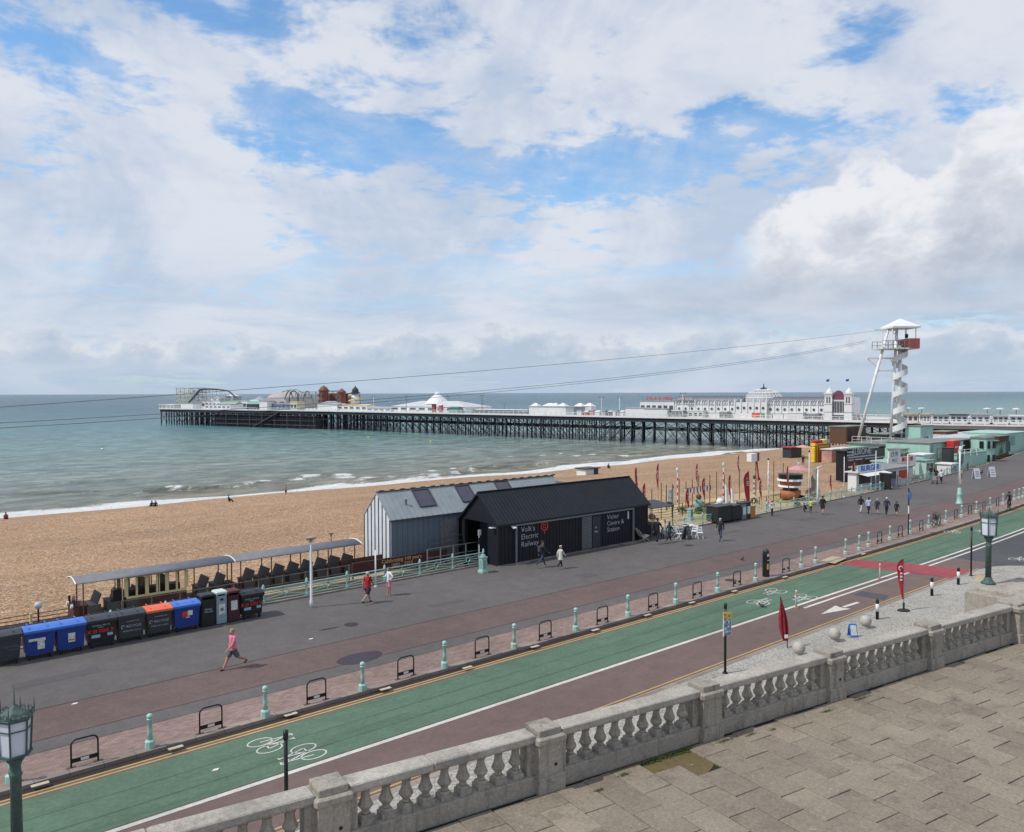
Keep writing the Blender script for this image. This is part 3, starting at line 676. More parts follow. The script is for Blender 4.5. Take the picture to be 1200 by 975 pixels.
# ------------------------------------------------------------------ lamps on the balustrade
def crown_lamp(loc, label, s=1.0):
    r = thing('street_lamp', loc, label, 'lamp', 'green crown lamps standing on the balustrade')
    mb = MB(); mb.smooth = True
    mb.lathe([(.21, 0), (.21, .05), (.19, .07), (.15, .10), (.12, .16), (.10, .22)], (0, 0, 0), 20); mb.build('foot', m_lampgreen, r)
    mb = MB(); mb.smooth = True
    mb.lathe([(.088, .2), (.082, 1.18), (.094, 1.20), (.098, 1.22), (.094, 1.24), (.08, 1.26), (.078, 1.36), (.10, 1.42), (.135, 1.47), (.14, 1.50), (.12, 1.52)], (0, 0, 0), 20); mb.build('post', m_lampgreen, r)
    z0, z1 = 1.56, 2.15; r0, r1 = .225, .255; n = 6; f0 = R_(14)
    def V(rr, k, z): t = f0 + math.pi / 3 * k; return Vector((rr * math.cos(t), rr * math.sin(t), z))
    mb = MB(); mb.lathe([(.10, 1.50), (.13, 1.52), (.235, z0 - .0), (.24, z0 + .02)], (0, 0, 0), 6, f0); mb.lathe([(r1 + .02, z1), (r1 + .035, z1 + .02), (r1 + .02, z1 + .045), (.10, z1 + .14), (.03, z1 + .2), (.01, z1 + .22)], (0, 0, 0), 6, f0)
    for k in range(6):
        mb.bar(V(r0, k, z0), V(r1, k, z1), .028, .028); mb.bar(V(r0 + .02, k, z0 + .01), V(r0 + .02, k + 1, z0 + .01), .03)
        a = z0 + .42; rr = r0 + (r1 - r0) * .42 / .59; mb.bar(V(rr, k, a), V(rr, k + 1, a), .016)
        mb.bar(V(r1, k, z1), V(r1, k + 1, z1), .035)
    lan = mb.build('lantern', m_lampgreen, r)
    mb = MB(); mb.lathe([(r0 - .015, z0 + .01), (r1 - .015, z1 - .01)], (0, 0, 0), 6, f0); mb.build('glass', m_lens, lan)
    mb = MB()
    for k in range(6):
        b_ = V(r1 + .03, k, z1 + .03); mb.tube([b_, b_ + Vector((0, 0, .14)), b_ + Vector((0, 0, .26))], [.012, .009, .001], 6)
        for sgn in (.25, .75):
            c = V(r1 + .02, k, 0).lerp(V(r1 + .02, k + 1, 0), sgn) + Vector((0, 0, z1 + .085)); e = (V(1, k + 1, 0) - V(1, k, 0)).normalized()
            pts = [c + e * (.055 - .035 * i / 14) * math.cos(i * .62) + Vector((0, 0, (.055 - .035 * i / 14) * math.sin(i * .62))) for i in range(15)]
            mb.tube(pts, .007, 5)
        mb.bar(V(r1 + .02, k, z1 + .035), V(r1 + .02, k + 1, z1 + .035), .012, .03)
    mb.tube([(0, 0, z1 + .15), (0, 0, z1 + .3), (0, 0, z1 + .55)], [.02, .012, .001], 6)
    mb.build('crown', m_lampgreen, lan)
    return r
crown_lamp(at(1158, 684, ZC - .08), 'green lamp with spiked crown lantern standing on the stone corner block')
o = crown_lamp(at(20.5, 1008, ZC) + Vector((0, 0, .16)), 'green lamp with spiked crown lantern, large in the bottom left corner')
o.rotation_euler = (0, 0, R_(-10)); o.scale = (.80, .80, .80); mb = MB(); mb.bbox(-.24, .24, -.24, .24, -.2, 0, .02); mb.build('plinth', g_stone, o)

# ------------------------------------------------------------------ furniture of the near pavement
def onpave(u, p, z=.12): x = sx(u, p); return Vector((x, p, z))
def ztop(u, v, p): return onp(u, v, p).z
def black_post(u, p, v, label, cap=True):
    l = onpave(u, p); h = ztop(u, v, p) - .12; r = thing('black_post', l, label, 'post', 'slim black posts beside the road')
    mb = MB(); mb.smooth = True; mb.tube([(0, 0, 0), (0, 0, h)], .048, 12); mb.build('shaft', m_black, r)
    mb = MB(); mb.smooth = True; mb.tube([(0, 0, h * .93), (0, 0, h + .02)], .062, 12); mb.build('cap', m_black, r)
    mb = MB(); mb.lathe([(.11, 0), (.11, .03), (.07, .06)], (0, 0, 0), 12); mb.build('base_plate', m_black, r); return r, h
black_post(331, 18.2, 858, 'slim black post before the large cycle symbols, rising behind the balustrade')
black_post(1140, 18.9 - .6, 617, 'slim black post beside the green crown lamp at the crimson crossing')
r, h = black_post(851, 18.15, 707, 'black signpost with yellow notices and a blue picture poster fixed to it')
m_poster = mat('poster_print', (.13, .22, .34), .5, .7, 9); m_posterw = mat('poster_light_print', (.62, .66, .62), .5, .4, 14); m_pyel = mat('yellow_notice', (.80, .52, .10), .5, .2, 12)
mb = MB(); mb.box(-.22, .27, -.075, -.055, h - 1.22, h - .55); po = mb.build('poster', m_poster, r, label='blue and white picture poster')
mb = MB()
for x, z, w, hh in ((-.17, -.68, .12, .1), (.0, -.63, .1, .06), (.12, -.72, .1, .12), (-.1, -.95, .16, .1), (.1, -.9, .12, .08), (-.02, -1.08, .22, .07), (.17, -1.1, .1, .06), (-.19, -1.12, .05, .12)): mb.box(x - w / 2, x + w / 2, -.079, -.0755, h + z - hh / 2, h + z + hh / 2)
mb.build('printed_shapes', m_posterw, po)
mb = MB(); mb.box(-.235, -.215, -.08, -.055, h - 1.24, h - .5); mb.box(.265, .285, -.08, -.055, h - 1.24, h - .5); mb.build('frame', m_white, po)
mb = MB(); mb.box(-.25, -.02, -.085, -.06, h - .52, h - .30); mb.build('yellow_notice', m_pyel, r); mb = MB(); mb.box(.0, .27, -.09, -.06, h - .60, h - .36); mb.build('yellow_notice', m_pyel, r)
mb = MB(); mb.box(-.2, -.08, -.088, -.0855, h - .46, h - .36); mb.box(.06, .2, -.093, -.0905, h - .54, h - .44); mb.build('notice_print', mat('notice_brown', (.35, .2, .05), .6), r)
for i, (u, v, d) in enumerate(((1028, 725.5, 'nearest the stone balls'), (1092, 698, 'middle of three, beyond the red feather flag'), (1123, 685, 'furthest of three, at the crimson crossing'))):
    l = at(u, v, .12); r = thing('bollard', l, 'black bollard with a white sleeve, ' + d, 'bollard', 'black and white bollards on the near pavement')
    mb = MB(); mb.smooth = True; mb.lathe([(.075, 0), (.075, .86), (.068, .92), (.045, .96), (.01, .975)], (0, 0, 0), 14); mb.build('post', m_black, r)
    mb = MB(); mb.smooth = True; mb.lathe([(.080, .38), (.080, .74)], (0, 0, 0), 14); mb.build('reflective_sleeve', m_white, r)
g_ball = mat('pale_stone', (.42, .39, .34), .85, .15, 8, bump=.4, dirt=.4, dscale=5)
for i, (u, v, d) in enumerate(((936, 768, 'leftmost, mostly hidden by the coping'), (977.8, 751, 'left of the blue board'), (1014.4, 735.5, 'right of the blue board'))):
    l = at(u, v, .12); r = thing('stone_ball', l, 'round stone ball on the near pavement, ' + d, 'stone ball', 'stone balls on the near pavement')
    mb = MB(); mb.smooth = True; mb.ball((0, 0, .31), .26, 24, 14); mb.build('ball', g_ball, r)
    mb = MB(); mb.lathe([(.16, 0), (.16, .06), (.12, .09)], (0, 0, 0), 16); mb.build('foot', g_ball, r)
# blue A board
l = at(999, 746, .12); r = thing('pavement_sign', l, 'small blue framed pavement sign between two stone balls', 'sign board', rz=R_(-35))
mb = MB(); mb.prism([(-.17, -.16, .02), (.17, -.16, .02), (.17, -.02, .58), (-.17, -.02, .58)], (0, .02, 0)); mb.prism([(-.17, .16, .02), (.17, .16, .02), (.17, .02, .58), (-.17, .02, .58)], (0, -.02, 0)); mb.build('board', m_bluel, r)
mb = MB(); mb.prism([(-.13, -.146, .1), (.13, -.146, .1), (.13, -.04, .52), (-.13, -.04, .52)], (0, -.006, 0)); mb.build('poster', m_posterw, r)
# ------------------------------------------------------------------ flags
def feather(loc, h, label, w=.42, rz=0.0, lean=.12, base=True, ma=None, z0=.35, wob=.06, mark=True, group='red feather flags'):
    ma = ma or m_red; r = thing('feather_flag', loc, label, 'flag', group, rz=rz)
    mb = MB(); mb.smooth = True
    pts = [(lean * (i / 10) ** 2 - (.0 if i < 9 else w * .35 * (i - 8)), 0, h * (i / 10 if i < 9 else .9 + (i - 9) * .07)) for i in range(11)]
    mb.tube(pts, [.022 - .0012 * i for i in range(11)], 6); mb.build('pole', m_grey, r)
    mb = MB(); mb.smooth = True; n = 14; vs = []
    for i in range(n + 1):
        t = i / n; z = h * (z0 + (1 - z0) * t); ww = w * (.22 + .78 * min(1, t / .75) ** .8) * math.sqrt(max(.02, 1 - max(0, (t - .78) / .22) ** 2)); x0 = lean * (z / h) ** 2
        for k in range(5):
            f = k / 4; vs.append((x0 - ww * f, wob * math.sin(f * 5 + t * 7) * f, z + .02 * f))
    fs = [(i * 5 + k, i * 5 + k + 1, (i + 1) * 5 + k + 1, (i + 1) * 5 + k) for i in range(n) for k in range(4)]
    o_ = len(mb.v); mb.add([Vector(q) for q in vs] + [Vector(q) + Vector((0, .008, 0)) for q in vs], fs + [tuple(q + len(vs) for q in reversed(f)) for f in fs]); cl = mb.build('sail', ma, r)
    if mark:
        mb = MB(); q = h * .83
        pp = [(-w * .55 + .1 * math.cos(a), -.05 - wob, q + .1 * math.sin(a)) for a in [k * .5 for k in range(1, 10)]]; mb.tube([(x, y + wob * .6, z) for x, y, z in pp], .02, 5)
        for k in range(3): mb.box(-w * .62, -w * .30, -.03 - wob * .5, -.018 - wob * .5, q - .3 - .16 * k, q - .22 - .16 * k)
        mb.build('emblem', m_white, cl)
    if base:
        mb = MB(); mb.lathe([(.30, 0), (.30, .05), (.22, .09), (.05, .11)], (0, 0, 0), 14, 0, .7); mb.tube([(0, 0, .1), (0, 0, .42)], .05, 8); mb.build('base', m_rub, r)
    return r
l = at(1059, 716, .12); feather(l, ztop(1054, 657, l.y) - .12, 'red feather flag on a black rubber base on the near pavement', .34, R_(-42), -.03, z0=.22, wob=.03)
# drooping flag
l = onpave(924.5, 18.2); hh = ztop(915, 701, 18.2) - .12
r = thing('drooping_flag', l, 'dark red flag hanging limp on a thin leaning pole beside a stone ball', 'flag', rz=R_(-41))
mb = MB(); mb.tube([(0, 0, 0), (-.05, 0, hh * .6), (-.32, 0, hh)], [.02, .016, .01], 6); mb.build('pole', m_black, r)
mb = MB(); mb.smooth = True; rows = []
for i in range(17):
    t = i / 16; z = hh * (.97 - .83 * t); xc = -.32 + .26 * t ** .7; w = .03 + .30 * math.sin(min(1, t * 1.25) * math.pi * .62) ** 1.3 * (1 if t < .82 else 1 - (t - .82) * 2.6)
    rows.append([(xc - w * .7 + w * 1.15 * k / 8, .05 * math.sin(k * 1.9 + t * 3) * (w / .3), z) for k in range(9)])
vs = [q for rw in rows for q in rw]; fs = [(i * 9 + k, i * 9 + k + 1, (i + 1) * 9 + k + 1, (i + 1) * 9 + k) for i in range(16) for k in range(8)]
mb.add(vs + [(x, y + .01, z) for x, y, z in vs], fs + [tuple(q + len(vs) for q in reversed(f)) for f in fs]); cl = mb.build('cloth', mat('dark_red_cloth', (.30, .025, .045), .8, .3, 6), r)
mb = MB(); mb.box(-.16, .0, -.08, -.066, hh * .2, hh * .27); mb.build('white_mark', m_white, cl)
# white flexible posts on the lane edge
for u, v, d in ((933, 712.5, 'standing behind the limp red flag'), (1031, 678.5, 'standing left of the red feather flag')):
    l = at(u, v, .006); r = thing('marker_post', l, 'slim white lane marker post with pink top, ' + d, 'marker post', 'slim white marker posts on the lane line')
    mb = MB(); mb.smooth = True; mb.lathe([(.05, .03), (.045, .85), (.04, .9)], (0, 0, 0), 10); mb.build('post', m_white, r)
    mb = MB(); mb.lathe([(.12, 0), (.11, .03), (.05, .045)], (0, 0, 0), 12); mb.build('base', mat('pink_base', (.5, .12, .1), .6), r)
    mb = MB(); mb.lathe([(.048, .62), (.046, .86)], (0, 0, 0), 10); mb.build('band', mat('pink_band', (.6, .3, .28), .6), r)

# ------------------------------------------------------------------ kerbside bollards and cycle hoops
BP = [(13, 917), (176, 876), (311, 840), (425, 809), (521, 782), (602.6, 759.5), (674.7, 739), (736, 722), (792, 706.6), (841, 693), (885.6, 681), (939, 664.8), (955.8, 659.8), (991, 649.6), (1007, 645), (1017.8, 640.6),
      (1043, 632.7), (1066.6, 625), (1088.4, 618.8), (1108.5, 612.7), (1127, 606), (1144.4, 601), (1160.4, 596), (1175.6, 591), (1188.7, 586), (1194.4, 584.5), (1199, 583)]
HP = [(99.5, 895.5), (247.3, 856.5), (371, 822.5), (475.6, 793.7), (565, 769), (639, 748.8), (706, 730.7), (765.5, 714), (817, 699.8), (863.6, 686.2), (921, 670), (1030.7, 636.5), (1055, 629), (1079.5, 622), (1099.5, 615), (1120, 608), (1136.5, 602.5), (1153, 598), (1169, 593)]
def rank(i, n): return 'first' if i == 0 else None
ORD = ['first', 'second', 'third', 'fourth', 'fifth', 'sixth', 'seventh', 'eighth', 'ninth', 'tenth', 'eleventh', 'twelfth', 'thirteenth', 'fourteenth', 'fifteenth', 'sixteenth', 'seventeenth', 'eighteenth', 'nineteenth', 'twentieth', 'twenty first', 'twenty second', 'twenty third', 'twenty fourth', 'twenty fifth', 'twenty sixth', 'twenty seventh']
def mint_bollard(ma):
    r = thing('kerb_bollard', (0, 0, 0), 'x', 'bollard', 'fluted mint bollards along the kerb')
    mb = MB(); mb.lathe([(.15, 0), (.15, .20), (.13, .23), (.10, .25)], (0, 0, 0), 8, math.pi / 8); mb.build('base', ma, r)
    mb = MB(); mb.smooth = True; mb.lathe([(.078, .24), (.072, .5), (.068, .86), (.09, .875), (.092, .895), (.07, .91)], (0, 0, 0), 16); mb.build('shaft', ma, r)
    mb = MB(); mb.smooth = True; mb.lathe([(.065, .905), (.088, .94), (.095, .98), (.085, 1.02), (.05, 1.05), (.01, 1.062)], (0, 0, 0), 16); mb.build('cap', ma, r)
    return r
pb = mint_bollard(m_mint); m_mintp = mat('pale_mint_paint', (.40, .50, .45), .5, .15, 5, dirt=.4, dscale=3, dcol=(.3, .36, .32)); pw = mint_bollard(m_mintp)
for i, (u, v) in enumerate(BP):
    l = at(u, v, .125); white = (i == 5 or i >= 10)
    lab = ('leaning pale mint' if i == 16 else 'pale grey green' if white else 'mint green') + ' fluted bollard on the kerb, ' + ORD[i] + ' bollard counted from the left'
    src = pw if white else pb
    if i == 1: pb.location = l; pb['label'] = lab
    elif i == 5: pw.location = l; pw['label'] = lab
    else: dup(src, l, lab, rz=.3 * math.sin(i * 1.7))
for q in (pb, pw): pass
HA = math.atan2(*(lambda a, b_: (b_ - a).yx)(at(247, 856, .125), at(639, 748.8, .125)))
def hoop():
    r = thing('cycle_hoop', (0, 0, 0), 'x', 'bike rack', 'black cycle hoops on the pink paving')
    mb = MB(); mb.smooth = True; w, h_, q = .36, .80, .16
    pts = [(-w, 0, 0), (-w, 0, h_ - q)] + [(-w + q - q * math.cos(a), 0, h_ - q + q * math.sin(a)) for a in (.4, .8, 1.2, 1.57)] + [(w - q + q * math.sin(a), 0, h_ - q + q * math.cos(a)) for a in (0, .4, .8, 1.2, 1.57)] + [(w, 0, 0)]
    mb.tube(pts, .026, 8); mb.build('hoop_tube', m_black, r)
    mb = MB(); mb.bbox(-w, w, -.018, .018, .13, .25, .004); b_ = mb.build('name_plate', m_black, r)
    mb = MB(); mb.box(-.11, .11, -.021, -.0185, .15, .235); mb.build('sticker', m_white, b_)
    mb = MB()
    for sx_ in (-w, w): mb.bbox(sx_ - .13, sx_ + .13, -.07, .07, -.001, .012, .004)
    mb.build('foot_plate', mat('rusty_plate', (.10, .07, .06), .8), r)
    return r
hp = hoop()
for i, (u, v) in enumerate(HP):
    l = at(u, v, .126); lab = 'black cycle hoop with low plate on pink paving, ' + ORD[i] + ' from the left'
    if i == 0: hp.location = l; hp['label'] = lab; hp.rotation_euler = (0, 0, 0)
    else: dup(hp, l, lab, rz=(.0 if l.x < 52 else .0016 * (l.x - 52)) + .04 * math.sin(i * 3.1))
# parking meter
l = at(897.5, 675.5, .125); r = thing('parking_meter', l, 'tall black ticket machine with a yellow notice standing between bollards on the kerb', 'parking meter')
mb = MB(); mb.bbox(-.17, .17, -.15, .15, 0, 1.42, .03); mb.build('cabinet', m_black, r)
mb = MB(); mb.smooth = True; mb.lathe([(.17, 1.42), (.18, 1.46), (.17, 1.55), (.1, 1.63), (.01, 1.66)], (0, 0, 0), 12); mb.build('cap', m_dark, r)
mb = MB(); mb.box(-.12, .1, -.16, -.152, 1.2, 1.36); mb.box(-.1, .14, -.16, -.152, .95, 1.0); mb.build('display', m_posterw, r)
mb = MB(); mb.box(-.13, .02, -.165, -.152, .45, .78); mb.build('yellow_notice', m_pyel, r)
# blue sign pole
l = at(1064.5, 626.5, .125); hp_ = ztop(1065, 572, l.y) - .12; r = thing('cycle_route_sign', l, 'tall black pole with a round blue sign on the kerb among the bollards', 'sign')
mb = MB(); mb.tube([(0, 0, 0), (0, 0, hp_)], .045, 8); mb.build('pole', m_black, r); mb = MB(); mb.tube([(0, 0, hp_ * .45), (0, 0, hp_ * .62)], .05, 8); mb.build('white_band', m_white, r)
mb = MB(); mb.tube([(0, -.06, hp_ - .55), (0, -.08, hp_ - .55)], .30, 20); sg = mb.build('round_sign', m_bluel, r); mb = MB(); mb.box(-.03, .03, -.09, -.082, hp_ - .72, hp_ - .4); mb.ball((0, -.086, hp_ - .36), .045, 8, 6, (1, .1, 1)); mb.build('white_symbol', m_white, sg)
def text(s, size, ma, parent, loc, name='lettering', depth=.006, align='CENTER', face='-y', bold=0.0, sx_=1.0):
    cu = bpy.data.curves.new('t', 'FONT'); cu.body = s; cu.size = size; cu.extrude = depth; cu.offset = bold; cu.align_x = align; cu.align_y = 'CENTER'; cu.resolution_u = 2; cu.space_line = .95
    o = bpy.data.objects.new('t', cu); C.objects.link(o); dg = bpy.context.evaluated_depsgraph_get()
    me = bpy.data.meshes.new_from_object(o.evaluated_get(dg)); bpy.data.objects.remove(o); bpy.data.curves.remove(cu)
    me.transform(Matrix.Diagonal((sx_, 1, 1, 1))); me.transform(Matrix.Rotation(math.pi / 2, 4, 'X'))
    if face == '-x': me.transform(Matrix.Rotation(-math.pi / 2, 4, 'Z'))
    elif isinstance(face, (int, float)): me.transform(Matrix.Rotation(face, 4, 'Z'))
    me.transform(Matrix.Translation(loc)); me.materials.clear(); me.materials.append(ma); me.name = name
    q = bpy.data.objects.new(name, me); C.objects.link(q); q.parent = parent; return q
# ------------------------------------------------------------------ black station building
m_blk = mat('black_profiled_cladding', (.0085, .010, .014), .6, .2, 1.5); m_blkroof = mat('black_sheet_roof', (.011, .013, .018), .55, .25, 1.2)
X0, X1, Y0, Y1, ZE, ZR = 32.3, 46.8, 38.75, 42.6, 2.85, 4.62; YM = (Y0 + Y1) / 2
r = thing('station_building', (X0, Y0, .12), 'black clad railway visitor centre with pitched roof and white lettering on the promenade', 'building')
b0 = .12 + .05
mb = MB(); mb.box(X0, X1, Y0, Y0 + .15, .0, ZE - .1); mb.box(X0 + 3.2, X1, Y1 - .15, Y1, -.6, ZE - .1); mb.box(X1 - .15, X1, Y0 + .15, Y1 - .15, -.6, ZE - .1)
mb.prism([(X1 - .01, Y0 + .1, ZE - .1), (X1 - .01, Y1 - .1, ZE - .1), (X1 - .01, YM, ZR - .1)], (-.12, 0, 0)); mb.prism([(X0 + .01, Y0 + .1, ZE - .1), (X0 + .01, Y1 - .1, ZE - .1), (X0 + .01, YM, ZR - .1)], (.12, 0, 0))
mb.box(X0 + .02, X0 + .3, Y1 - .4, Y1 - .1, -.6, ZE - .1); mb.box(X0 + .05, X0 + .15, Y0 + .15, Y0 + 1.1, 0, ZE - .1); mb.box(X0 + 3, X0 + 3.2, Y0 + .15, Y1, -.6, ZE - .1)
for x in [X0 + .25 + .3 * i for i in range(48)]: mb.box(x, x + .05, Y0 - .022, Y0, .3, ZE - .2)
mb.build('wall', m_blk, r, world=True)
mb = MB(); ov = .12
for sgn in (-1, 1):
    ye = YM + sgn * (YM - Y0 + ov); ze = ZE - ov * .9
    mb.prism([(X0 - .15, YM, ZR), (X0 - .15, ye, ze), (X0 - .15, ye, ze - .12), (X0 - .15, YM, ZR - .14)], (X1 - X0 + .3, 0, 0))
    for i in range(50):
        x = X0 - .1 + .3 * i; mb.bar((x, YM, ZR + .012), (x, ye, ze + .012), .03, .03)
mb.build('roof', m_blkroof, r, world=True)
mb = MB(); mb.bar((X0 - .1, YM, ZR + .03), (X1 + .1, YM, ZR + .03), .16, .05); mb.build('ridge_cap', m_blkroof, r, world=True)
xa, xb = sx(604, Y0), sx(741, Y0); mb = MB()
mb.box(xa - .08, xa + .03, Y0 - .14, Y0 - .022, .12, 2.62); mb.box(xb - .03, xb + .08, Y0 - .14, Y0 - .022, .12, 2.62); mb.box(xa + .03, xb - .03, Y0 - .12, Y0 - .022, 2.52, 2.62); mb.build('portal_frame', m_grey, r, world=True)
mb = MB(); mb.box(xa - .3, xa + .9, Y0 - .5, Y0 - .15, .12, .18); mb.box(xb - 1.4, xb + .1, Y0 - .45, Y0 - .15, .12, .18); mb.box(X0, X1, Y0 - .1, Y0, .12, .17); mb.build('threshold', g_kerb, r, world=True)
m_door = mat('ribbed_metal_door', (.07, .072, .078), .45, .35, 2.2)
x1, x2, x3 = sx(681, Y0), sx(693, Y0), sx(703, Y0)
mb = MB(); mb.box(x1, x2, Y0 - .06, Y0 - .0225, .2, 2.45); d_ = mb.build('shutter_door', m_door, r, world=True)
mb = MB()
for k in range(22): mb.box(x1 + .05, x2 - .05, Y0 - .075, Y0 - .06, .3 + .1 * k, .34 + .1 * k)
d2 = mb.build('slats', m_grey, d_); d2.data.transform(r.matrix_basis.inverted())
mb = MB(); mb.box(x2 + .08, x3, Y0 - .05, Y0 - .0225, .2, 2.4); d_ = mb.build('door', m_dark, r, world=True)
for k, s in ((1.5, 'In'), (1.2, 'Out')): text(s, .2, m_posterw, r, ((x2 + x3) / 2 - X0, -.055, k), 'door_notice')
m_let = mat('chalk_white_lettering', (.42, .43, .44), .7, .3, 9)
tx = sx(610, Y0) - X0
text("Volk's\nElectric\nRailway", .50, m_let, r, (tx, -.03, 1.62), 'lettering', align='LEFT', bold=-.004)
text("Visitor\nCentre &\nStation", .47, m_let, r, (sx(711, Y0) - X0, -.03, 1.62), 'lettering', align='LEFT', bold=-.004)
cx = sx(637.5, Y0) - X0; mb = MB(); m_logo = mat('red_emblem', (.62, .06, .07), .5)
pts = [(cx + .26 * math.cos(k * math.pi / 12), -.035, 2.12 + .26 * math.sin(k * math.pi / 12)) for k in range(24)]; mb.tube(pts, .03, 6, closed=True)
for k in range(12): t = k * math.pi / 6; mb.ball((cx + .32 * math.cos(t), -.035, 2.12 + .32 * math.sin(t)), .045, 6, 4, (1, .4, 1))
mb.tube([(cx + .12 * math.cos(k * .6), -.035, 2.12 + .12 * math.sin(k * .6)) for k in range(11)], .03, 6); mb.box(cx - .03, cx + .03, -.045, -.025, 1.62, 1.84); mb.build('emblem', m_logo, r)
# porch interior and notices on the end under the gable
mb = MB(); mb.box(X0 + .8, X0 + .86, Y0 + 1.3, Y0 + 1.7, .9, 2.4); mb.build('white_panel', m_white, r, world=True)
mb = MB(); mb.bar((X0 - .3, Y0 + .4, ZE - .3), (X0 + .1, Y0 + .4, ZE - .35), .3, .06); mb.bar((X0 + 1.2, Y0 - .25, ZE - .42), (X0 + 1.2, Y0 - .02, ZE - .3), .3, .05); mb.build('wall_light', m_white, r, world=True)
mb = MB(); mb.box(xb - .55, xb - .42, Y0 - .05, Y0 - .023, 1.85, 2.4); mb.build('name_plate', m_posterw, r, world=True)
# vent hut on the beach behind
# kiosk hatch and awning at the far end
r = thing('kiosk', (X1, Y0, .12), 'small dark kiosk with a tilted awning at the right end of the black building', 'kiosk')
mb = MB(); mb.box(.15, .35, .5, 3.3, -.1, 2.55); mb.box(.15, 1.7, 3.2, 3.35, -.1, 2.55); mb.box(.35, 1.7, .5, .65, -.1, .95); mb.box(1.6, 1.7, .65, 3.2, -.1, .95); mb.build('body', m_blk, r)
mb = MB(); mb.box(.3, 1.8, .42, .7, .95, 1.02); mb.build('counter', m_wood, r)
mb = MB(); mb.prism([(.1, -.3, 2.25), (.1, 1.6, 2.5), (.1, 1.6, 2.55), (.1, -.3, 2.3)], (2.6, 0, 0)); mb.build('awning', m_dark, r)
mb = MB()
for k in range(7): mb.tube([(.5 + .17 * k, .62, 1.02), (.5 + .17 * k, .62, 1.02 + .12 + .05 * (k % 3))], .04, 6)
mb.build('bottles', mat('orange_bottles', (.5, .2, .08), .4), r)
mb = MB(); mb.bar((2.6, -.25, 0), (2.6, -.25, 2.35), .05); mb.bar((.2, -.2, 0), (.2, -.2, 2.35), .05); mb.build('awning_post', m_grey, r)
# deck chair
def deckchair(l, rz, label):
    r = thing('deck_chair', l, label, 'deck chair', rz=rz); mb = MB()
    for y in (-.28, .28):
        mb.bar((-.45, y, .02), (.62, y, 1.0), .045, .03); mb.bar((.45, y, .02), (-.5, y, .42), .045, .03); mb.bar((-.1, y * .9, .0), (.35, y * .9, .75), .035, .025)
    mb.bar((.62, -.3, 1.0), (.62, .3, 1.0), .04); mb.bar((-.5, -.3, .42), (-.5, .3, .42), .04); mb.build('frame', mat('pale_wood', (.5, .42, .32), .6), r)
    mb = MB(); pts = [(-.48, .42), (-.2, .2), (.1, .32), (.35, .62), (.6, .98)]
    for a, b_ in zip(pts, pts[1:]): mb.prism([(a[0], -.25, a[1]), (b_[0], -.25, b_[1]), (b_[0], .25, b_[1]), (a[0], .25, a[1])], (0, 0, .012))
    mb.build('canvas', m_white2, r); return r
deckchair(at(752, 634, .12), R_(165), 'folding deck chair with pale canvas leaning back beside the kiosk')
# ------------------------------------------------------------------ zinc shed
m_zinc = mat('grey_standing_seam_metal', (.30, .335, .35), .5, .10, 1.2, metal=.1, dirt=.2, dscale=.7, dcol=(.20, .23, .25)); m_zinc_sunlit = mat('sunlit_standing_seam_metal', (.66, .70, .72), .5, .08, 1.0, metal=.0, dirt=.3, dscale=1.2, dcol=(.48, .52, .55))  # gable copy of the metal paled: its sunlight is put into the colour
m_zinc_shaded = mat('shaded_blue_grey_metal', (.125, .16, .195), .5, .1, 1.2, dirt=.2, dscale=.7, dcol=(.08, .1, .13)); m_seam = mat('dark_seam', (.06, .065, .075), .5); m_sky = mat('roof_window_glass', (.075, .065, .095), .12, .15, 2, spec=.7)  # side wall copy of the metal darkened: its shade is put into the colour
SX0, SX1, SY0, SY1, SE, SR = 27.1, 42.6, 43.0, 46.1, 3.12, 4.66; SM = (SY0 + SY1) / 2
r = thing('metal_shed', (SX0, SY0, 0), 'long grey metal shed with pitched roof and roof windows behind the maroon boards', 'shed')
mb = MB(); mb.box(SX0, SX0 + .1, SY0, SY1, -.9, SE); mb.prism([(SX0, SY0, SE), (SX0, SY1, SE), (SX0, SM, SR - .02)], (.1, 0, 0)); mb.build('gable_wall', m_zinc_sunlit, r, world=True)
mb = MB()
for k in range(8):
    y = SY0 + .02 + (SY1 - SY0 - .04) * k / 7; zt = SE + (SR - SE) * (1 - abs(y - SM) / (SM - SY0)) - .03; mb.bar((SX0 - .02, y, -.9), (SX0 - .02, y, zt), .05, .05)
mb.build('gable_seam', m_seam, r, world=True)
mb = MB(); mb.box(SX0 + .1, SX1, SY0, SY0 + .1, -.9, SE); mb.box(SX0 + .1, SX1, SY1 - .1, SY1, -.9, SE); mb.box(SX1 - .1, SX1, SY0 + .1, SY1 - .1, -.9, SE + 1.2); mb.build('side_wall', m_zinc_shaded, r, world=True)
mb = MB()
for k in range(38): x = SX0 + .1 + .4 * k; mb.box(x, x + .025, SY0 - .03, SY0, -.9, SE)
mb.build('wall_seam', m_zinc_shaded, r, world=True)
mb = MB(); mb.box(30.9, 32.2, SY0 - .05, SY0 - .032, -.2, 2.7); mb.build('roller_door', mat('ribbed_grey_door', (.17, .165, .175), .5, .3, 8), r, world=True)
mb = MB(); mb.box(32.4, 34.2, SY0 - .06, SY0 - .032, -.2, 2.7); mb.build('dark_doorway', m_black, r, world=True)
def slope(y0): return (SE + (SR - SE) * (y0 - SY0) / (SM - SY0))
mb = MB()
for sgn in (-1, 1):
    ye = SM + sgn * (SM - SY0 + .06); mb.prism([(SX0 - .04, SM, SR + .03), (SX0 - .04, ye, SE - .04), (SX0 - .04, ye, SE - .09), (SX0 - .04, SM, SR - .04)], (SX1 - SX0 + .08, 0, 0))
    for k in range(39): x = SX0 + .4 * k; mb.bar((x, SM, SR + .05), (x, ye, SE - .02), .03, .035)
mb.build('roof', m_zinc, r, world=True)
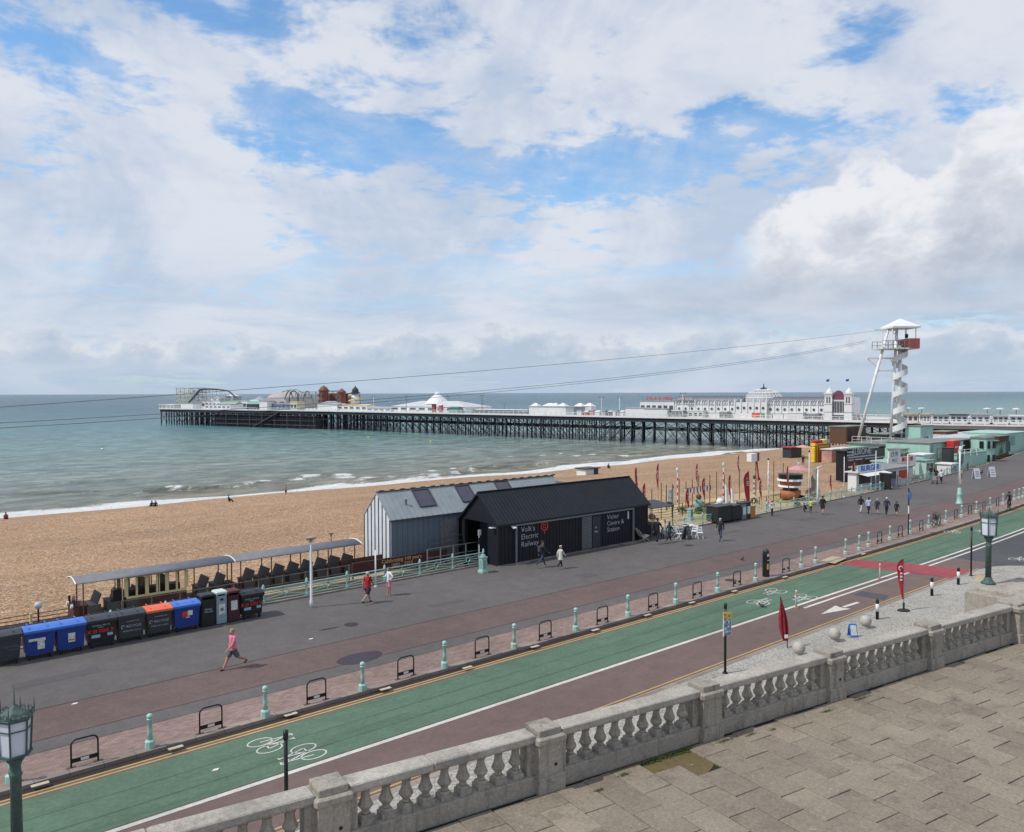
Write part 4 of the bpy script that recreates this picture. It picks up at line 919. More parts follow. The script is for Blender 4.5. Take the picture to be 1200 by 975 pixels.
mb = MB(); mb.bar((SX0 - .05, SM, SR + .06), (SX1, SM, SR + .06), .14, .04)
for k in range(20): mb.box(SX0 + .2 + .8 * k, SX0 + .55 + .8 * k, SM + .02, SM + .1, SR + .05, SR + .13)
mb.build('ridge', m_seam, r, world=True)
mb = MB(); mb.bar((SX0 - .05, SY0 - .09, SE - .08), (SX1, SY0 - .09, SE - .08), .1, .09); mb.build('gutter', m_seam, r, world=True)
for xa_, xb_, ya, yb in ((29.7, 30.95, 43.45, 44.42), (33.2, 34.35, 43.45, 44.42), (36.7, 37.9, 43.9, 44.45)):
    mb = MB(); off = .075
    for (x, y), (x2_, y2_) in (((xa_, ya), (xb_, ya)), ((xb_, ya), (xb_, yb)), ((xb_, yb), (xa_, yb)), ((xa_, yb), (xa_, ya))): mb.bar((x, y, slope(y) + off), (x2_, y2_, slope(y2_) + off), .09, .07)
    w_ = mb.build('roof_window', m_seam, r, world=True)
    mb = MB(); mb.prism([(xa_, ya, slope(ya) + .05), (xb_, ya, slope(ya) + .05), (xb_, yb, slope(yb) + .05), (xa_, yb, slope(yb) + .05)], (0, 0, .03)); q = mb.build('pane', m_sky, w_); q.data.transform(r.matrix_basis.inverted())
mb = MB(); y = 43.7; mb.tube([(28.75, y, slope(y)), (28.75, y, slope(y) + .3)], .05, 8); mb.tube([(28.75, y, slope(y) + .3), (28.75, y, slope(y) + .36)], .08, 8); mb.build('vent_pipe', m_seam, r, world=True)
# ------------------------------------------------------------------ railway platform, fences
mb = MB(); mb.box(-20, 34.5, 42.3, 43.7, -1.5, -.08); st(mb.build('platform', g_sandy)); mb = MB(); mb.box(-20, 200, 40.0, 42.3, -1.6, -.95); st(mb.build('track_bed', g_gutter))
mb = MB(); mb.box(-20, 34, 43.7, 46.6, -1.4, -.45); st(mb.build('track_bed', g_gutter))
def board(xa, xb, y, z0, z1, label, name='hoarding', letters=None, ma=None, n=3):
    r = thing(name, (xa, y, z0), label, 'board'); w = xb - xa
    for k in range(n): mb = MB(); mb.bbox(w * k / n + .01, w * (k + 1) / n - .01, 0, .05, 0, z1 - z0, .008); mb.build('panel', ma or m_maroon, r)
    mb = MB()
    for k in range(n + 1): mb.box(w * k / n - .04, w * k / n + .04, .051, .12, -.5, z1 - z0 + .05)
    mb.box(-.03, w + .03, -.01, .06, z1 - z0, z1 - z0 + .04); mb.build('frame', m_wood, r); return r
y = 42.32; xa, xb = sx(413, y), sx(523, y)
r = board(xa, xb, y, .14, .88, 'long maroon board celebrating 140 years in gold lettering behind the mint railing')
text('Celebrating 140 years\n1883 - 2023', .33, m_gold, r, (sx(470, y) - xa, -.01, .42), 'lettering', bold=.003)
y = 43.95; board(sx(398, y), sx(503, y), y, .15, .78, 'low maroon boarded wagon side in front of the metal shed', n=4)
# timber and wire station fences
def pfence(xa, xb, y, z0, h, step, ma, label, rails=(.95, .5, .1), name='platform_fence', ma2=None):
    r = thing(name, (xa, y, z0), label, 'fence'); n = max(1, round((xb - xa) / step)); mbr = MB()
    for k in range(n + 1): mb = MB(); x = (xb - xa) * k / n; mb.bar((x, 0, 0), (x, 0, h), .055, .055); mb.build('post', ma, r)
    for q in rails: mbr.bar((0, 0, h * q), (xb - xa, 0, h * q), .035, .035)
    mbr.build('rail', ma2 or ma, r); return r
pfence(sx(140, 42.4), sx(408, 42.4), 42.4, -.08, .95, 1.45, mat('grey_timber', (.16, .14, .12), .8), 'low grey timber fence along the railway platform in front of the open carriages')
pfence(sx(500, 42.0), sx(560, 42.0), 42.0, 0, 1.15, 1.0, m_steel, 'grey metal handrail beside the station porch', rails=(.98, .5))
pfence(sx(502, 42.9), sx(545, 42.9), 42.9, 0, 1.6, 1.1, m_grey, 'tall grey mesh fence in front of the metal shed', rails=(.98, .75, .5, .25, .1))
# ------------------------------------------------------------------ open railway carriages
m_croof = mat('grey_canvas_roof', (.165, .165, .182), .6, .12, 3, dirt=.3, dscale=1); m_bench = mat('dark_slatted_bench', (.055, .038, .036), .6, .3, 4); m_side = mat('grey_brown_panel', (.075, .07, .068), .7, .2, 3)
def carriage(xa, xb, y0, y1, label, cabin=None):
    L_ = xb - xa; W = y1 - y0; r = thing('open_carriage', (xa, y0, -.45), label, 'railway carriage', 'open railway carriages at the platform')
    mb = MB(); mb.box(0, L_, .1, W - .1, .38, .50); mb.build('floor', m_wood, r)
    for sx_ in (.9, 1.6, L_ - 1.6, L_ - .9):
        mb = MB(); [mb.tube([(sx_, yy, .19), (sx_, yy + .08, .19)], .19, 12) for yy in (.3, W - .38)]; mb.tube([(sx_, .3, .19), (sx_, W - .3, .19)], .04, 6); mb.build('wheelset', m_black, r)
    zr, zc = 2.18, 2.37; n = 8; mb = MB(); mb.smooth = True; pr = []
    for i in range(n + 1): t = -1 + 2 * i / n; pr.append((W / 2 + t * (W / 2 + .12), zr + (zc - zr) * (1 - t * t)))
    vs = [(-.25, a, z) for a, z in pr] + [(L_ + .25, a, z) for a, z in pr] + [(-.25, a, z - .035) for a, z in pr] + [(L_ + .25, a, z - .035) for a, z in pr]; m_ = n + 1
    fs = [(i, m_ + i, m_ + i + 1, i + 1) for i in range(n)] + [(2 * m_ + i + 1, 3 * m_ + i + 1, 3 * m_ + i, 2 * m_ + i) for i in range(n)] + [(i, i + 1, 2 * m_ + i + 1, 2 * m_ + i) for i in range(n)] + [(m_ + i + 1, m_ + i, 3 * m_ + i, 3 * m_ + i + 1) for i in range(n)] + [(0, 2 * m_, 3 * m_, m_), (n, m_ + n, 3 * m_ + n, 2 * m_ + n)]
    mb.add(vs, fs); rf = mb.build('roof', m_croof, r)
    mb = MB(); mb.tube([(-.26, a, z) for a, z in pr], .035, 6); mb.build('roof_end_trim', m_white, rf); mb = MB(); mb.tube([(L_ + .26, a, z) for a, z in pr], .035, 6); mb.build('roof_end_trim', m_white, rf)
    nb = int(L_ / .92)
    for k in range(nb + 1):
        x = .12 + (L_ - .24) * k / nb
        if k % 2 == 0 or k == nb:
            for yy in (.14, W - .14): mb = MB(); mb.bar((x, yy, .5), (x, yy, zr + .06), .05); mb.build('roof_post', m_cream if (cabin and cabin[0] - .2 < x < cabin[1] + .2) else m_wood, r)
        if cabin and cabin[0] - .1 < x < cabin[1] + .1: continue
        if k < nb:
            mb = MB(); mb.prism([(x + .28, .18, .9), (x + .62, .18, .9), (x + .62, .18, .96), (x + .28, .18, .96)], (0, W - .36, 0)); mb.prism([(x + .58, .18, .9), (x + .63, .18, .9), (x + .85, .18, 1.45), (x + .80, .18, 1.45)], (0, W - .36, 0)); mb.box(x + .3, x + .6, .25, W - .25, .5, .9); mb.build('bench', m_bench, r)
            mb = MB(); mb.bbox(x + .16, x + .80, .08, .13, .42, .98, .01); mb.build('side_panel', m_side, r)
    if cabin:
        a, b_ = cabin
        for yy, nm in ((.1, 'near'), (W - .14, 'far')):
            mb = MB(); mb.box(a, b_, yy, yy + .04, .45, 1.12); mb.box(a, b_, yy, yy + .04, zr - .12, zr + .06); nW = 6
            for k in range(nW + 1): x = a + (b_ - a) * k / nW; mb.box(x - (.09 if k % 2 == 0 else .05), x + (.09 if k % 2 == 0 else .05), yy + .001, yy + .039, 1.12, zr - .12)
            cb = mb.build('cabin_side', m_cream, r)
            mb = MB(); mb.box(a, b_, yy - .012 if yy < 1 else yy + .041, yy if yy < 1 else yy + .052, .5, 1.0); mb.build('maroon_lower_panel', m_maroon, cb)
        mb = MB(); [mb.box(x, x + .05, .14, W - .14, .5, 1.9) for x in (a + (b_ - a) * .33, a + (b_ - a) * .66)]; mb.box(a + .2, b_ - .2, .5, W - .5, .5, 1.35); mb.build('inner_seats', m_bench, r)
        mb = MB(); mb.bbox(a - .62, a - .1, .12, .6, .9, 1.55, .02); mb.build('control_box', m_black, r)
    for q in (-.3, L_ + .05): mb = MB(); mb.box(q, q + .25, .2, W - .2, .42, .9); mb.build('buffer_beam', m_maroon, r)
    return r
YA, YB = 43.75, 45.35
xa, xb = sx(92, YA), sx(268, YA)
carriage(xa, xb, YA, YB, 'open railway carriage with a cream windowed cabin in the middle, behind the bins', (sx(146, YA) - xa, sx(217, YA) - xa))
xa, xb = sx(279, YA), sx(418, YA)
carriage(xa, xb, YA, YB, 'open railway carriage with dark benches only, behind the mint railing')
# small items at the track end, left
l = onp(118, 726, 42.4); 
r = thing('buffer_stop', (sx(96, 44), 43.9, -.45), 'dark maroon buffer stop with a headlight at the left end of the carriages', 'buffer stop')
mb = MB(); mb.box(-.5, .1, .1, 1.3, .3, 1.0); mb.bar((-.45, .2, 0), (-.45, .2, 1.35), .1); mb.bar((-.45, 1.2, 0), (-.45, 1.2, 1.35), .1); mb.bar((-.55, 0, 1.3), (-.2, 1.4, 1.2), .12); mb.build('frame', m_maroon, r)
mb = MB(); mb.tube([(-.6, .25, 1.0), (-.5, .25, 1.0)], .1, 10); mb.tube([(-.6, 1.1, 1.0), (-.5, 1.1, 1.0)], .1, 10); mb.build('lamp', m_white, r)
r = thing('signal_post', onp(42, 740, 42.5) * 1.0, 'short post with a round white signal disc beside the beach at the far left', 'signal'); r.location.z = -.1; r.matrix_basis = Matrix.Translation((sx(41, 42.5), 42.5, -.1))
mb = MB(); mb.bar((0, 0, 0), (0, 0, 1.3), .07); mb.build('post', m_maroon, r); mb = MB(); mb.smooth = True; mb.tube([(0, -.08, 1.35), (0, -.02, 1.35)], .17, 16); mb.build('disc', m_white, r); mb = MB(); mb.bar((-.28, .1, 0), (-.28, .1, 1.0), .14, .1); mb.build('marker', m_cream, r)
pfence(sx(-30, 46.5), sx(92, 46.5), 46.5, -.6, .55, 2.2, m_wood, 'low brown timber edging fence between the track and the shingle', rails=(.95, .6, .2), name='track_fence')
# ------------------------------------------------------------------ white T headed lamp, others
def tlamp(l, h, label, name='path_lamp', ma=None, r0=.06, arms=True):
    r = thing(name, l, label, 'lamp'); ma = ma or m_white; mb = MB(); mb.smooth = True
    mb.lathe([(r0 * 1.5, 0), (r0 * 1.5, .35), (r0 * 1.1, .42), (r0, h * .8), (r0 * .6, h * .84), (r0 * .6, h * .93)], (0, 0, 0), 12); mb.build('column', ma, r)
    mb = MB(); mb.lathe([(r0 * .6, h * .92), (r0 * 1.6, h * .955), (r0 * 5.2, h * .975), (r0 * 5.4, h * .99), (r0 * 4, h)], (0, 0, 0), 16, 0, .5)
    if arms: mb.bar((0, 0, h * .9), (r0 * 4.0, 0, h * .975), .02); mb.bar((0, 0, h * .9), (-r0 * 4, 0, h * .975), .02)
    mb.build('head', mat('lamp_head', (.33, .28, .23), .5), r); return r
l = at(365, 712, .12); tlamp(l, ztop(364, 629, l.y) - .12, 'white lamp column with a flat T shaped head at the mint railing')
l = onpave(387, 46.4, -.6); tlamp(l, ztop(387, 624, 46.4) + .6, 'thin dark lamp post behind the second carriage', ma=m_wood, r0=.035)
l = onpave(439, 39.3); r = thing('white_pole', l, 'slim white pole without a head beside the walker in white', 'pole'); mb = MB(); mb.smooth = True; mb.tube([(0, 0, 0), (0, 0, ztop(439, 645, 39.3) - .12)], [.05, .04], 8); mb.build('shaft', m_white, r); mb = MB(); mb.lathe([(.09, 0), (.09, .05), (.05, .08)], (0, 0, 0), 10); mb.build('foot', m_white, r)
l = onpave(561, 40.3); r = thing('notice_post', l, 'thin post with a small white notice above the end of the mint railing', 'sign'); hh = ztop(560, 621, 40.3) - .12; mb = MB(); mb.tube([(0, 0, 0), (0, 0, hh)], .03, 6); mb.build('post', m_white, r); mb = MB(); mb.box(-.12, .12, -.06, -.035, hh - .35, hh); mb.build('notice', m_white, r); mb = MB(); mb.tube([(0, -.02, hh - .9), (0, -.02, hh - .5)], .09, 10); mb.build('dark_lamp', m_black, r)
# ------------------------------------------------------------------ mint railings
def railing(s0, n, step, p, label, name='railing', h=.76, curved=True, wheel=True, ma=None, z=.16, dense=False):
    ma = ma or m_mint; P = [Vector((s0 + step * k, p + (bend(s0 + step * k) if curved else 0), z)) for k in range(n + 1)]
    r = thing(name, P[0], label, 'railing'); o0 = P[0]
    mbt = MB(); mbo = MB()
    for k in range(n + 1):
        q = P[k] - o0; mb = MB(); mb.lathe([(.10, 0), (.10, .12), (.07, .17), (.055, .2), (.05, h - .05), (.08, h), (.08, h + .05), (.06, h + .09), (.07, h + .14), (.03, h + .2), (.005, h + .23)], q, 8, math.pi / 8); mb.build('post', ma, r)
    for k in range(n):
        a, b_ = P[k] - o0, P[k + 1] - o0; m_ = (a + b_) / 2; d = (b_ - a).normalized(); up = Vector((0, 0, 1))
        mbt.bar(a + up * h * .96, b_ + up * h * .96, .06, .05); mbt.bar(a + up * .14, b_ + up * .14, .045, .045)
        c = m_ + up * (h * .5 + .07)
        if wheel:
            mbo.tube([c + d * .14 * math.cos(t) + up * .14 * math.sin(t) for t in [j * math.pi / 6 for j in range(12)]], .028, 5, closed=True)
            mbo.bar(c - up * .14, c - up * (h * .5 - .07), .03); mbo.bar(c + up * .14, c + up * (h * .44 - .07), .03)
            for sg in (-1, 1):
                e = a if sg < 0 else b_
                mbo.bar(e + up * h * .82, c + d * sg * .12 + up * .12, .035); mbo.bar(e + up * h * .26, c + d * sg * .12 - up * .12, .035); mbo.bar(e + up * h * .54, c + d * sg * .17, .03)
        if dense:
            for j in range(1, 9): q = a.lerp(b_, j / 9); mbo.bar(q + up * .14, q + up * h * .94, .035)
    mbt.build('rail', ma, r)
    if mbo.v: mbo.build('scrollwork', ma, r)
    return r
s1 = sx(566, 39.87); railing(s1 - 2.43 * 9, 9, 2.43, 39.87, 'mint green cast iron railing with ring scrollwork, running from the bins to the mint pillar')
def mint_pillar(l, label, h=1.2, w=.36, group='mint box pillars ending the railings'):
    r = thing('railing_pillar', l, label, 'pillar', group); mb = MB(); a = w / 2
    mb.bbox(-a - .05, a + .05, -a - .05, a + .05, 0, .16, .01); mb.bbox(-a, a, -a, a, .16, h - .3, .02); mb.build('body', m_mint, r)
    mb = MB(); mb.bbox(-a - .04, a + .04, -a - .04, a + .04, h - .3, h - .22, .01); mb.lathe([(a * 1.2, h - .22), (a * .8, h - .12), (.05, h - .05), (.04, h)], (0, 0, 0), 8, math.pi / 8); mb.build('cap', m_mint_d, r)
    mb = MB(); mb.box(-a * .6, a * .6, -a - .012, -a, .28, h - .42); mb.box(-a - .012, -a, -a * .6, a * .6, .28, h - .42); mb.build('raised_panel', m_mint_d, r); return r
mint_pillar(at(566, 671, .13), 'mint green box pillar at the left end of the black building')
mint_pillar(at(808.8, 609.5, .13), 'mint green box pillar behind the cafe tables', 1.15); mint_pillar(at(837, 606.5, .13), 'mint green box pillar at the left end of the black containers', 1.25)
# ------------------------------------------------------------------ bins
def wheelie(w, body, lid, label, d=1.0, h=1.12, marks=()):
    r = thing('wheeled_bin', (0, 0, 0), label, 'bin', 'bins in a row along the railing'); z0 = .2
    mb = MB(); a = w / 2
    P = [(-a + .07, .07), (a - .07, .07), (a - .07, d - .07), (-a + .07, d - .07)]; Q = [(-a, 0), (a, 0), (a, d), (-a, d)]
    vs = [(x, y, z0) for x, y in P] + [(x, y, h) for x, y in Q]; mb.add(vs, [(3, 2, 1, 0), (4, 5, 6, 7)] + [(i, (i + 1) % 4, 4 + (i + 1) % 4, 4 + i) for i in range(4)])
    mb.box(-a - .03, a + .03, -.03, d + .03, h - .07, h + .001)
    mb.box(-a * .8, a * .8, .028, .045, z0 + .02, z0 + .07)
    mb.build('tub', body, r)
    mb = MB(); mb.smooth = False; n = 8; pr = []
    for i in range(n + 1): t = i / n; pr.append((-.05 + (d + .1) * t, h + .01 + .19 * math.sin(math.pi * (.12 + .78 * t)) ** .8))
    vs = [(-a - .04, y, z) for y, z in pr] + [(a + .04, y, z) for y, z in pr]; m_ = n + 1
    mb.add(vs + [(x, y, h + .002) for x, y in ((-a - .04, -.05), (a + .04, -.05), (a + .04, d + .05), (-a - .04, d + .05))], [(i, m_ + i, m_ + i + 1, i + 1) for i in range(n)] + [tuple([2 * m_] + list(range(m_)) + [2 * m_ + 3])[::-1], tuple([2 * m_ + 1] + [m_ + i for i in range(m_)] + [2 * m_ + 2])])
    mb.quad((-a - .04, -.05, h + .002), (a + .04, -.05, h + .002), vs[m_], vs[0])
    for k in (-.3, .3): mb.bar((k * w - .04, .1, h + .19), (k * w - .04, d - .1, h + .22), .03, .02)
    ld = mb.build('lid', lid, r)
    mb = MB(); mb.bar((-a * .8, d + .04, h + .12), (a * .8, d + .04, h + .12), .05); mb.build('hinge', m_dark, ld)
    for x in (-a + .16, a - .16):
        for y in (.16, d - .16): mb = MB(); mb.smooth = True; mb.tube([(x - .03, y - .02, .1), (x + .03, y - .02, .1)], .1, 12); mb.box(x - .04, x + .04, y - .03, y + .03, .1, .21); mb.build('wheel', m_rub, r)
    mb = MB()
    for x in (-a - .03, a + .03): mb.tube([(x, .35, h - .12), (x, .65, h - .12)], .035, 8)
    mb.build('lifting_pin', m_white, r)
    return r
PB = 37.62
def binx(u0, u1): a, b_ = sx(u0, PB), sx(u1, PB); return (a + b_) / 2, b_ - a
m_redt = mat('red_lettering', (.55, .05, .05), .5); m_bluet = mat('pale_blue_label', (.25, .45, .6), .5)
m_bin_g = mat('charcoal_bin_plastic', (.045, .05, .06), .5, .15, 3, dirt=.2, dscale=3); m_bin_k = mat('black_bin_plastic', (.018, .02, .022), .5, .2, 3)
specs = [(-16, 21, m_bin_g, m_bin_g, 'charcoal wheeled bin with faint lettering, cut off by the left edge of the photo', 'txt'),
         (24, 61, m_blue, m_bluel, 'blue wheeled bin with a torn T shaped notice, right of the charcoal bin', 'T'),
         (62, 97, m_blue, m_bluel, 'blue wheeled bin with a square white label, beside the black bin with red lettering', 'sq'),
         (99, 133, m_bin_k, m_bin_g, 'black wheeled bin with red lettering and a pale blue label, right of the blue bins', 'red'),
         (135, 167, m_bin_g, m_bin_g, 'charcoal wheeled bin with white recycling wording and a charcoal lid', 'rec'),
         (169, 199, m_bin_g, m_orange, 'charcoal wheeled bin with an orange red lid', 'rec'),
         (201, 232, m_blue, m_bluel, 'blue wheeled bin with a red and white picture label, right of the orange lidded bin', 'pic'),
         (281, 307, m_bin_k, m_bin_k, 'black wheeled bin with red lettering at the right end of the row', 'red')]
for u0, u1, bm, lm, lab, mk in specs:
    cx, w = binx(u0, u1); w = min(w * .97, 1.42); r = wheelie(w, bm, lm, lab); r.matrix_basis = Matrix.Translation((cx, PB, .125)) @ Matrix.Rotation(R_(random.uniform(-2, 2)), 4, 'Z')
    if mk == 'T': mb = MB(); mb.box(-w * .38, w * .18, .0, .012, .78, .88); mb.box(-.1, .16, .02, .034, .42, .78); q = mb.build('notice', m_posterw, r)
    if mk == 'sq': mb = MB(); mb.box(-.12, .14, .018, .03, .48, .86); q = mb.build('notice', m_posterw, r); mb = MB(); mb.box(-.1, .12, .012, .018, .55, .6); mb.build('red_stripe', m_redt, q)
    if mk == 'red':
        text('X 35 0202 X', .2, m_redt, r, (-.06, .01, .72), 'lettering', bold=.006); text('GENERAL WASTE\nONLY', .09, m_let, r, (-.05, .0, .93), 'lettering')
        mb = MB(); mb.box(-.42, -.08, .03, .045, .45, .58); mb.box(.2, .42, .03, .045, .48, .6); mb.build('blue_label', m_bluet, r)
    if mk == 'rec':
        text('RECYCLE', .15, m_let, r, (.08, .015, .70), 'lettering'); text('MIXED RECYCLING', .085, m_let, r, (0, .03, .50), 'lettering'); text('PLEASE RECYCLE', .07, m_let, r, (.05, .0, .92), 'lettering')
        mb = MB(); mb.tube([(-.36 + .07 * math.cos(k * .8), .015, .70 + .07 * math.sin(k * .8)) for k in range(7)], .014, 5); mb.build('arrow_logo', m_let, r)
    if mk == 'pic': mb = MB(); mb.box(-.22, .06, .005, .02, .66, .92); mb.build('red_label', m_redt, r); mb = MB(); mb.box(.02, .24, .002, .018, .72, .94); mb.box(-.06, .1, .01, .024, .62, .7); mb.build('white_label', m_posterw, r)
    if mk == 'txt': text('RECYCLING', .1, m_grey, r, (.2, .02, .72), 'lettering'); text('waste only', .08, m_grey, r, (.25, .03, .6), 'lettering')
def slim(u0, u1, body, top, label, h, kind):
    cx, w = binx(u0, u1); a = w / 2 * .94; r = thing('litter_bin', (cx, PB + .1, .125), label, 'bin', 'bins in a row along the railing')
    mb = MB(); mb.bbox(-a, a, 0, .6, .04, h - .22, .03); mb.build('body', body, r); mb = MB(); mb.bbox(-a - .03, a + .03, -.03, .63, h - .12, h, .04); mb.box(-a, -a + .05, .02, .6, h - .22, h - .1); mb.box(a - .05, a, .02, .6, h - .22, h - .1); mb.box(-a, a, .4, .6, h - .22, h - .1); mb.build('hood', top, r)
    mb = MB(); mb.box(-a + .02, a - .02, .03, .58, 0, .04); mb.build('base', m_rub, r)
    if kind == 'wht': mb = MB(); mb.box(-a * .5, a * .6, -.012, 0, h * .38, h * .68); mb.build('notice', m_posterw, r)
    if kind == 'pic': mb = MB(); mb.box(-a * .6, a * .6, -.012, 0, h * .3, h * .62); q = mb.build('notice', m_posterw, r); mb = MB(); mb.box(-a * .3, a * .3, -.018, -.012, h * .4, h * .5); mb.build('printed_shape', m_grey, q); mb = MB(); mb.box(-.08, .08, -.01, 0, h * .72, h * .78); mb.build('slot', m_black, r)
    if kind == 'cup': text('MIXED\nWASTE', .12, m_let, r, (0, -.01, h * .5), 'lettering')
slim(234, 251, m_bin_k, m_bin_k, 'slim black litter bin with pale lettering beside the blue bin with the picture label', 1.5, 'cup')
slim(252, 265, mat('pale_grey_panel', (.26, .34, .37), .5, .1, 4), mat('pale_mint_lid', (.55, .64, .58), .5), 'slim pale grey litter bin with mint white top, beside the maroon bin', 1.55, 'pic')
slim(265.5, 280, mat('dark_maroon_plastic', (.06, .022, .025), .5), m_maroon, 'slim maroon litter bin with a white poster near the right end of the row', 1.5, 'wht')
# ------------------------------------------------------------------ cafe corner
def chair(l, rz, label, ma=None):
    r = thing('folding_chair', l, label, 'chair', 'white folding chairs at the cafe tables', rz=rz); ma = ma or m_white; mb = MB()
    mb.bbox(-.2, .2, -.2, .2, .43, .46, .01); mb.build('seat', ma, r); mb = MB(); mb.bar((-.19, .2, .6), (.19, .2, .6), .03, .1); mb.bar((-.19, .2, .78), (.19, .2, .78), .03, .1); mb.build('backrest', ma, r)
    for x in (-.19, .19): mb = MB(); mb.bar((x, -.22, 0), (x, .2, .85), .03); mb.bar((x, .24, 0), (x, -.18, .45), .03); mb.build('leg_frame', ma, r)
    return r
def table(l, label):
    r = thing('cafe_table', l, label, 'table', 'white tables of the cafe'); mb = MB(); mb.bbox(-.38, .38, -.38, .38, .70, .73, .01); mb.build('tabletop', m_white, r)
    for x in (-1, 1): mb = MB(); mb.bar((x * .3, -.3, 0), (-x * .3, .3, .7), .03); mb.bar((x * .3, .3, 0), (-x * .3, -.3, .7), .03); mb.build('leg_frame', m_white, r)
    return r
table(at(801, 626, .12), 'white folding table nearest the black A board, at the cafe'); table(at(809, 629, .12) + Vector((.8, .8, 0)), 'white folding table further back beside the mint box pillar')
for u, v, rz, d in ((790, 629, 1.2, 'leftmost, beside the walkers'), (796, 632, .3, 'in front of the left table'), (814, 629, -1.4, 'right of the black A board'), (820, 631, -.6, 'rightmost of the cafe'), (803, 622, 3.0, 'behind the left table')): chair(at(u, v, .12), rz, 'white slatted folding chair, ' + d)
def aboard(l, rz, label, ma, mb_, h=1.0, w=.6, lines=3, grp=None):
    r = thing('a_board', l, label, 'sign board', grp, rz=rz)
    for sg in (-1, 1): mb = MB(); mb.prism([(-w / 2, sg * .28, .02), (w / 2, sg * .28, .02), (w / 2, sg * .03, h), (-w / 2, sg * .03, h)], (0, -sg * .03, 0)); p_ = mb.build('board', ma, r)
    mb = MB()
    for k in range(lines): z = .3 + .45 * k / max(1, lines - 1) * h; y = -.28 + .25 * (z - .02) / (h - .02) - .005; ww = w * (.36 - .06 * (k % 2)); mb.prism([(-ww, y, z), (ww, y, z), (ww, y + .02, z + .07), (-ww, y + .02, z + .07)], (0, -.008, 0))
    mb.build('writing', mb_, r); return r
aboard(at(805, 632, .12), .2, 'black A board with pale writing standing among the cafe tables', m_dark, m_grey)
aboard(at(1144, 561, .12), -.4, 'white A board on the promenade, left of the two by the mint tower', m_white, m_grey, 1.3, .9, 4, 'white A boards on the far promenade')
aboard(at(1162, 559, .12), -.4, 'white A board on the promenade, right of the two by the mint tower', m_white, m_grey, 1.3, .9, 3, 'white A boards on the far promenade')
# price banner
p = at(786, 594, -.2); r = thing('price_banner', p, 'tall white printed banner board on two posts behind the cafe', 'banner', rz=R_(-12)); H_ = onp(786, 573, p.y).z + .2
mb = MB(); mb.bbox(-.42, .42, 0, .05, .25, H_, .01); mb.build('board', m_white, r); mb = MB()
for x, z in ((-.1, .85), (.15, .78), (-.2, .55), (.1, .5), (.18, .9)): mb.box(x - .05, x + .05, -.012, -.002, H_ * z - .06, H_ * z + .04)
mb.build('printed_shape', m_black, r); mb = MB(); mb.bar((-.38, .08, -.5), (-.38, .08, H_), .06); mb.bar((.38, .08, -.5), (.38, .08, H_ + .3), .06); mb.build('post', m_wood, r)
def parasol_small(l, ma, label, h=2.1, rad=1.0):
    r = thing('parasol', l, label, 'parasol'); mb = MB(); mb.tube([(0, 0, 0), (0, 0, h)], .025, 6); mb.build('pole', m_white, r); mb = MB(); mb.lathe([(rad, h - .45), (rad * .55, h - .2), (.02, h)], (0, 0, 0), 8); mb.build('canopy', ma, r); return r
# ------------------------------------------------------------------ black containers, boxes at the promenade edge
r = thing('storage_container', (sx(841, 39.3), 39.2, .125), 'long black storage container standing behind the mint box pillar on the promenade edge', 'container'); x1_ = sx(868, 39.3) - sx(841, 39.3)
mb = MB(); mb.bbox(0, x1_ * .58, 0, 1.2, .15, 1.35, .03); mb.bbox(x1_ * .6, x1_, 0, 1.2, .15, 1.25, .03); mb.build('body', m_bin_k, r); mb = MB(); mb.bbox(-.04, x1_ * .59, -.04, 1.24, 1.35, 1.45, .02); mb.bbox(x1_ * .59 + .02, x1_ + .03, -.04, 1.24, 1.25, 1.35, .02); mb.build('lid', m_dark, r)
for k in (.05, .5, .63, .92): mb = MB(); mb.tube([(x1_ * k, .1, .09), (x1_ * k + .06, .1, .09)], .09, 10); mb.build('wheel', m_rub, r)
def box_thing(name, l, w, d, h, body, label, cat, top=None, panel=None, rz=0):
    r = thing(name, l, label, cat, rz=rz); mb = MB(); mb.bbox(-w / 2, w / 2, 0, d, .03, h - .1, .02); mb.build('body', body, r); mb = MB(); mb.bbox(-w / 2 - .03, w / 2 + .03, -.03, d + .03, h - .1, h, .02); mb.build('top', top or body, r)
    if panel: mb = MB(); mb.box(-w * .35, w * .35, -.012, 0, h * .3, h * .75); mb.build('panel', panel, r)
    return r
box_thing('litter_bin', onpave(873, 39.2), .62, .6, 1.45, m_grey, 'grey litter bin with a pale panel between the black container and the dark bin', 'bin', m_dark, m_posterw)
box_thing('litter_bin', onpave(878, 39.2), .6, .6, 1.45, m_bin_k, 'dark litter bin with a small pale notice beside the orange cabinet', 'bin', m_dark, m_white)
box_thing('cabinet', onpave(883, 39.2), .75, .6, 1.05, mat('orange_cabinet', (.45, .22, .06), .6, .2, 3), 'low orange brown cabinet at the left end of the long mint railing', 'cabinet')
# flags and poles of the mini golf
def gz(p): return -.45
fl = [(748, 569, 547, 50, -.25, 'leaning red feather flag rising behind the right gable of the black building'), (771.5, 590, 543, 49, .05, 'red feather flag nearest the black gable among the golf posts'), (817.5, 580, 543, 51, .03, 'narrow red feather flag above the blue bunting'), (866, 580, 533, 56, .05, 'narrow red feather flag left of the white floodlight box')]
for u, vb, vt, p, lean, lab in fl: l = Vector((sx(u, p), p, gz(p))); h = ztop(u, vt, p) - l.z; feather(l, h, lab, .34, 0, lean, False, None, .45, .05)
p = 41.6; l = Vector((sx(879, p), p, -.1)); h = ztop(872, 553, p) + .1; feather(l, h, 'broad bright red feather banner with white writing standing beside the container', .95, 0, -.15, False, m_red, .12, .04)
p = 45; l = Vector((sx(925, p), p, -.4)); feather(l, ztop(920, 546, p) + .4, 'orange red feather flag in front of the round kiosk', .42, 0, -.2, False, mat('orange_red_cloth', (.55, .08, .04), .8), .3, .05)
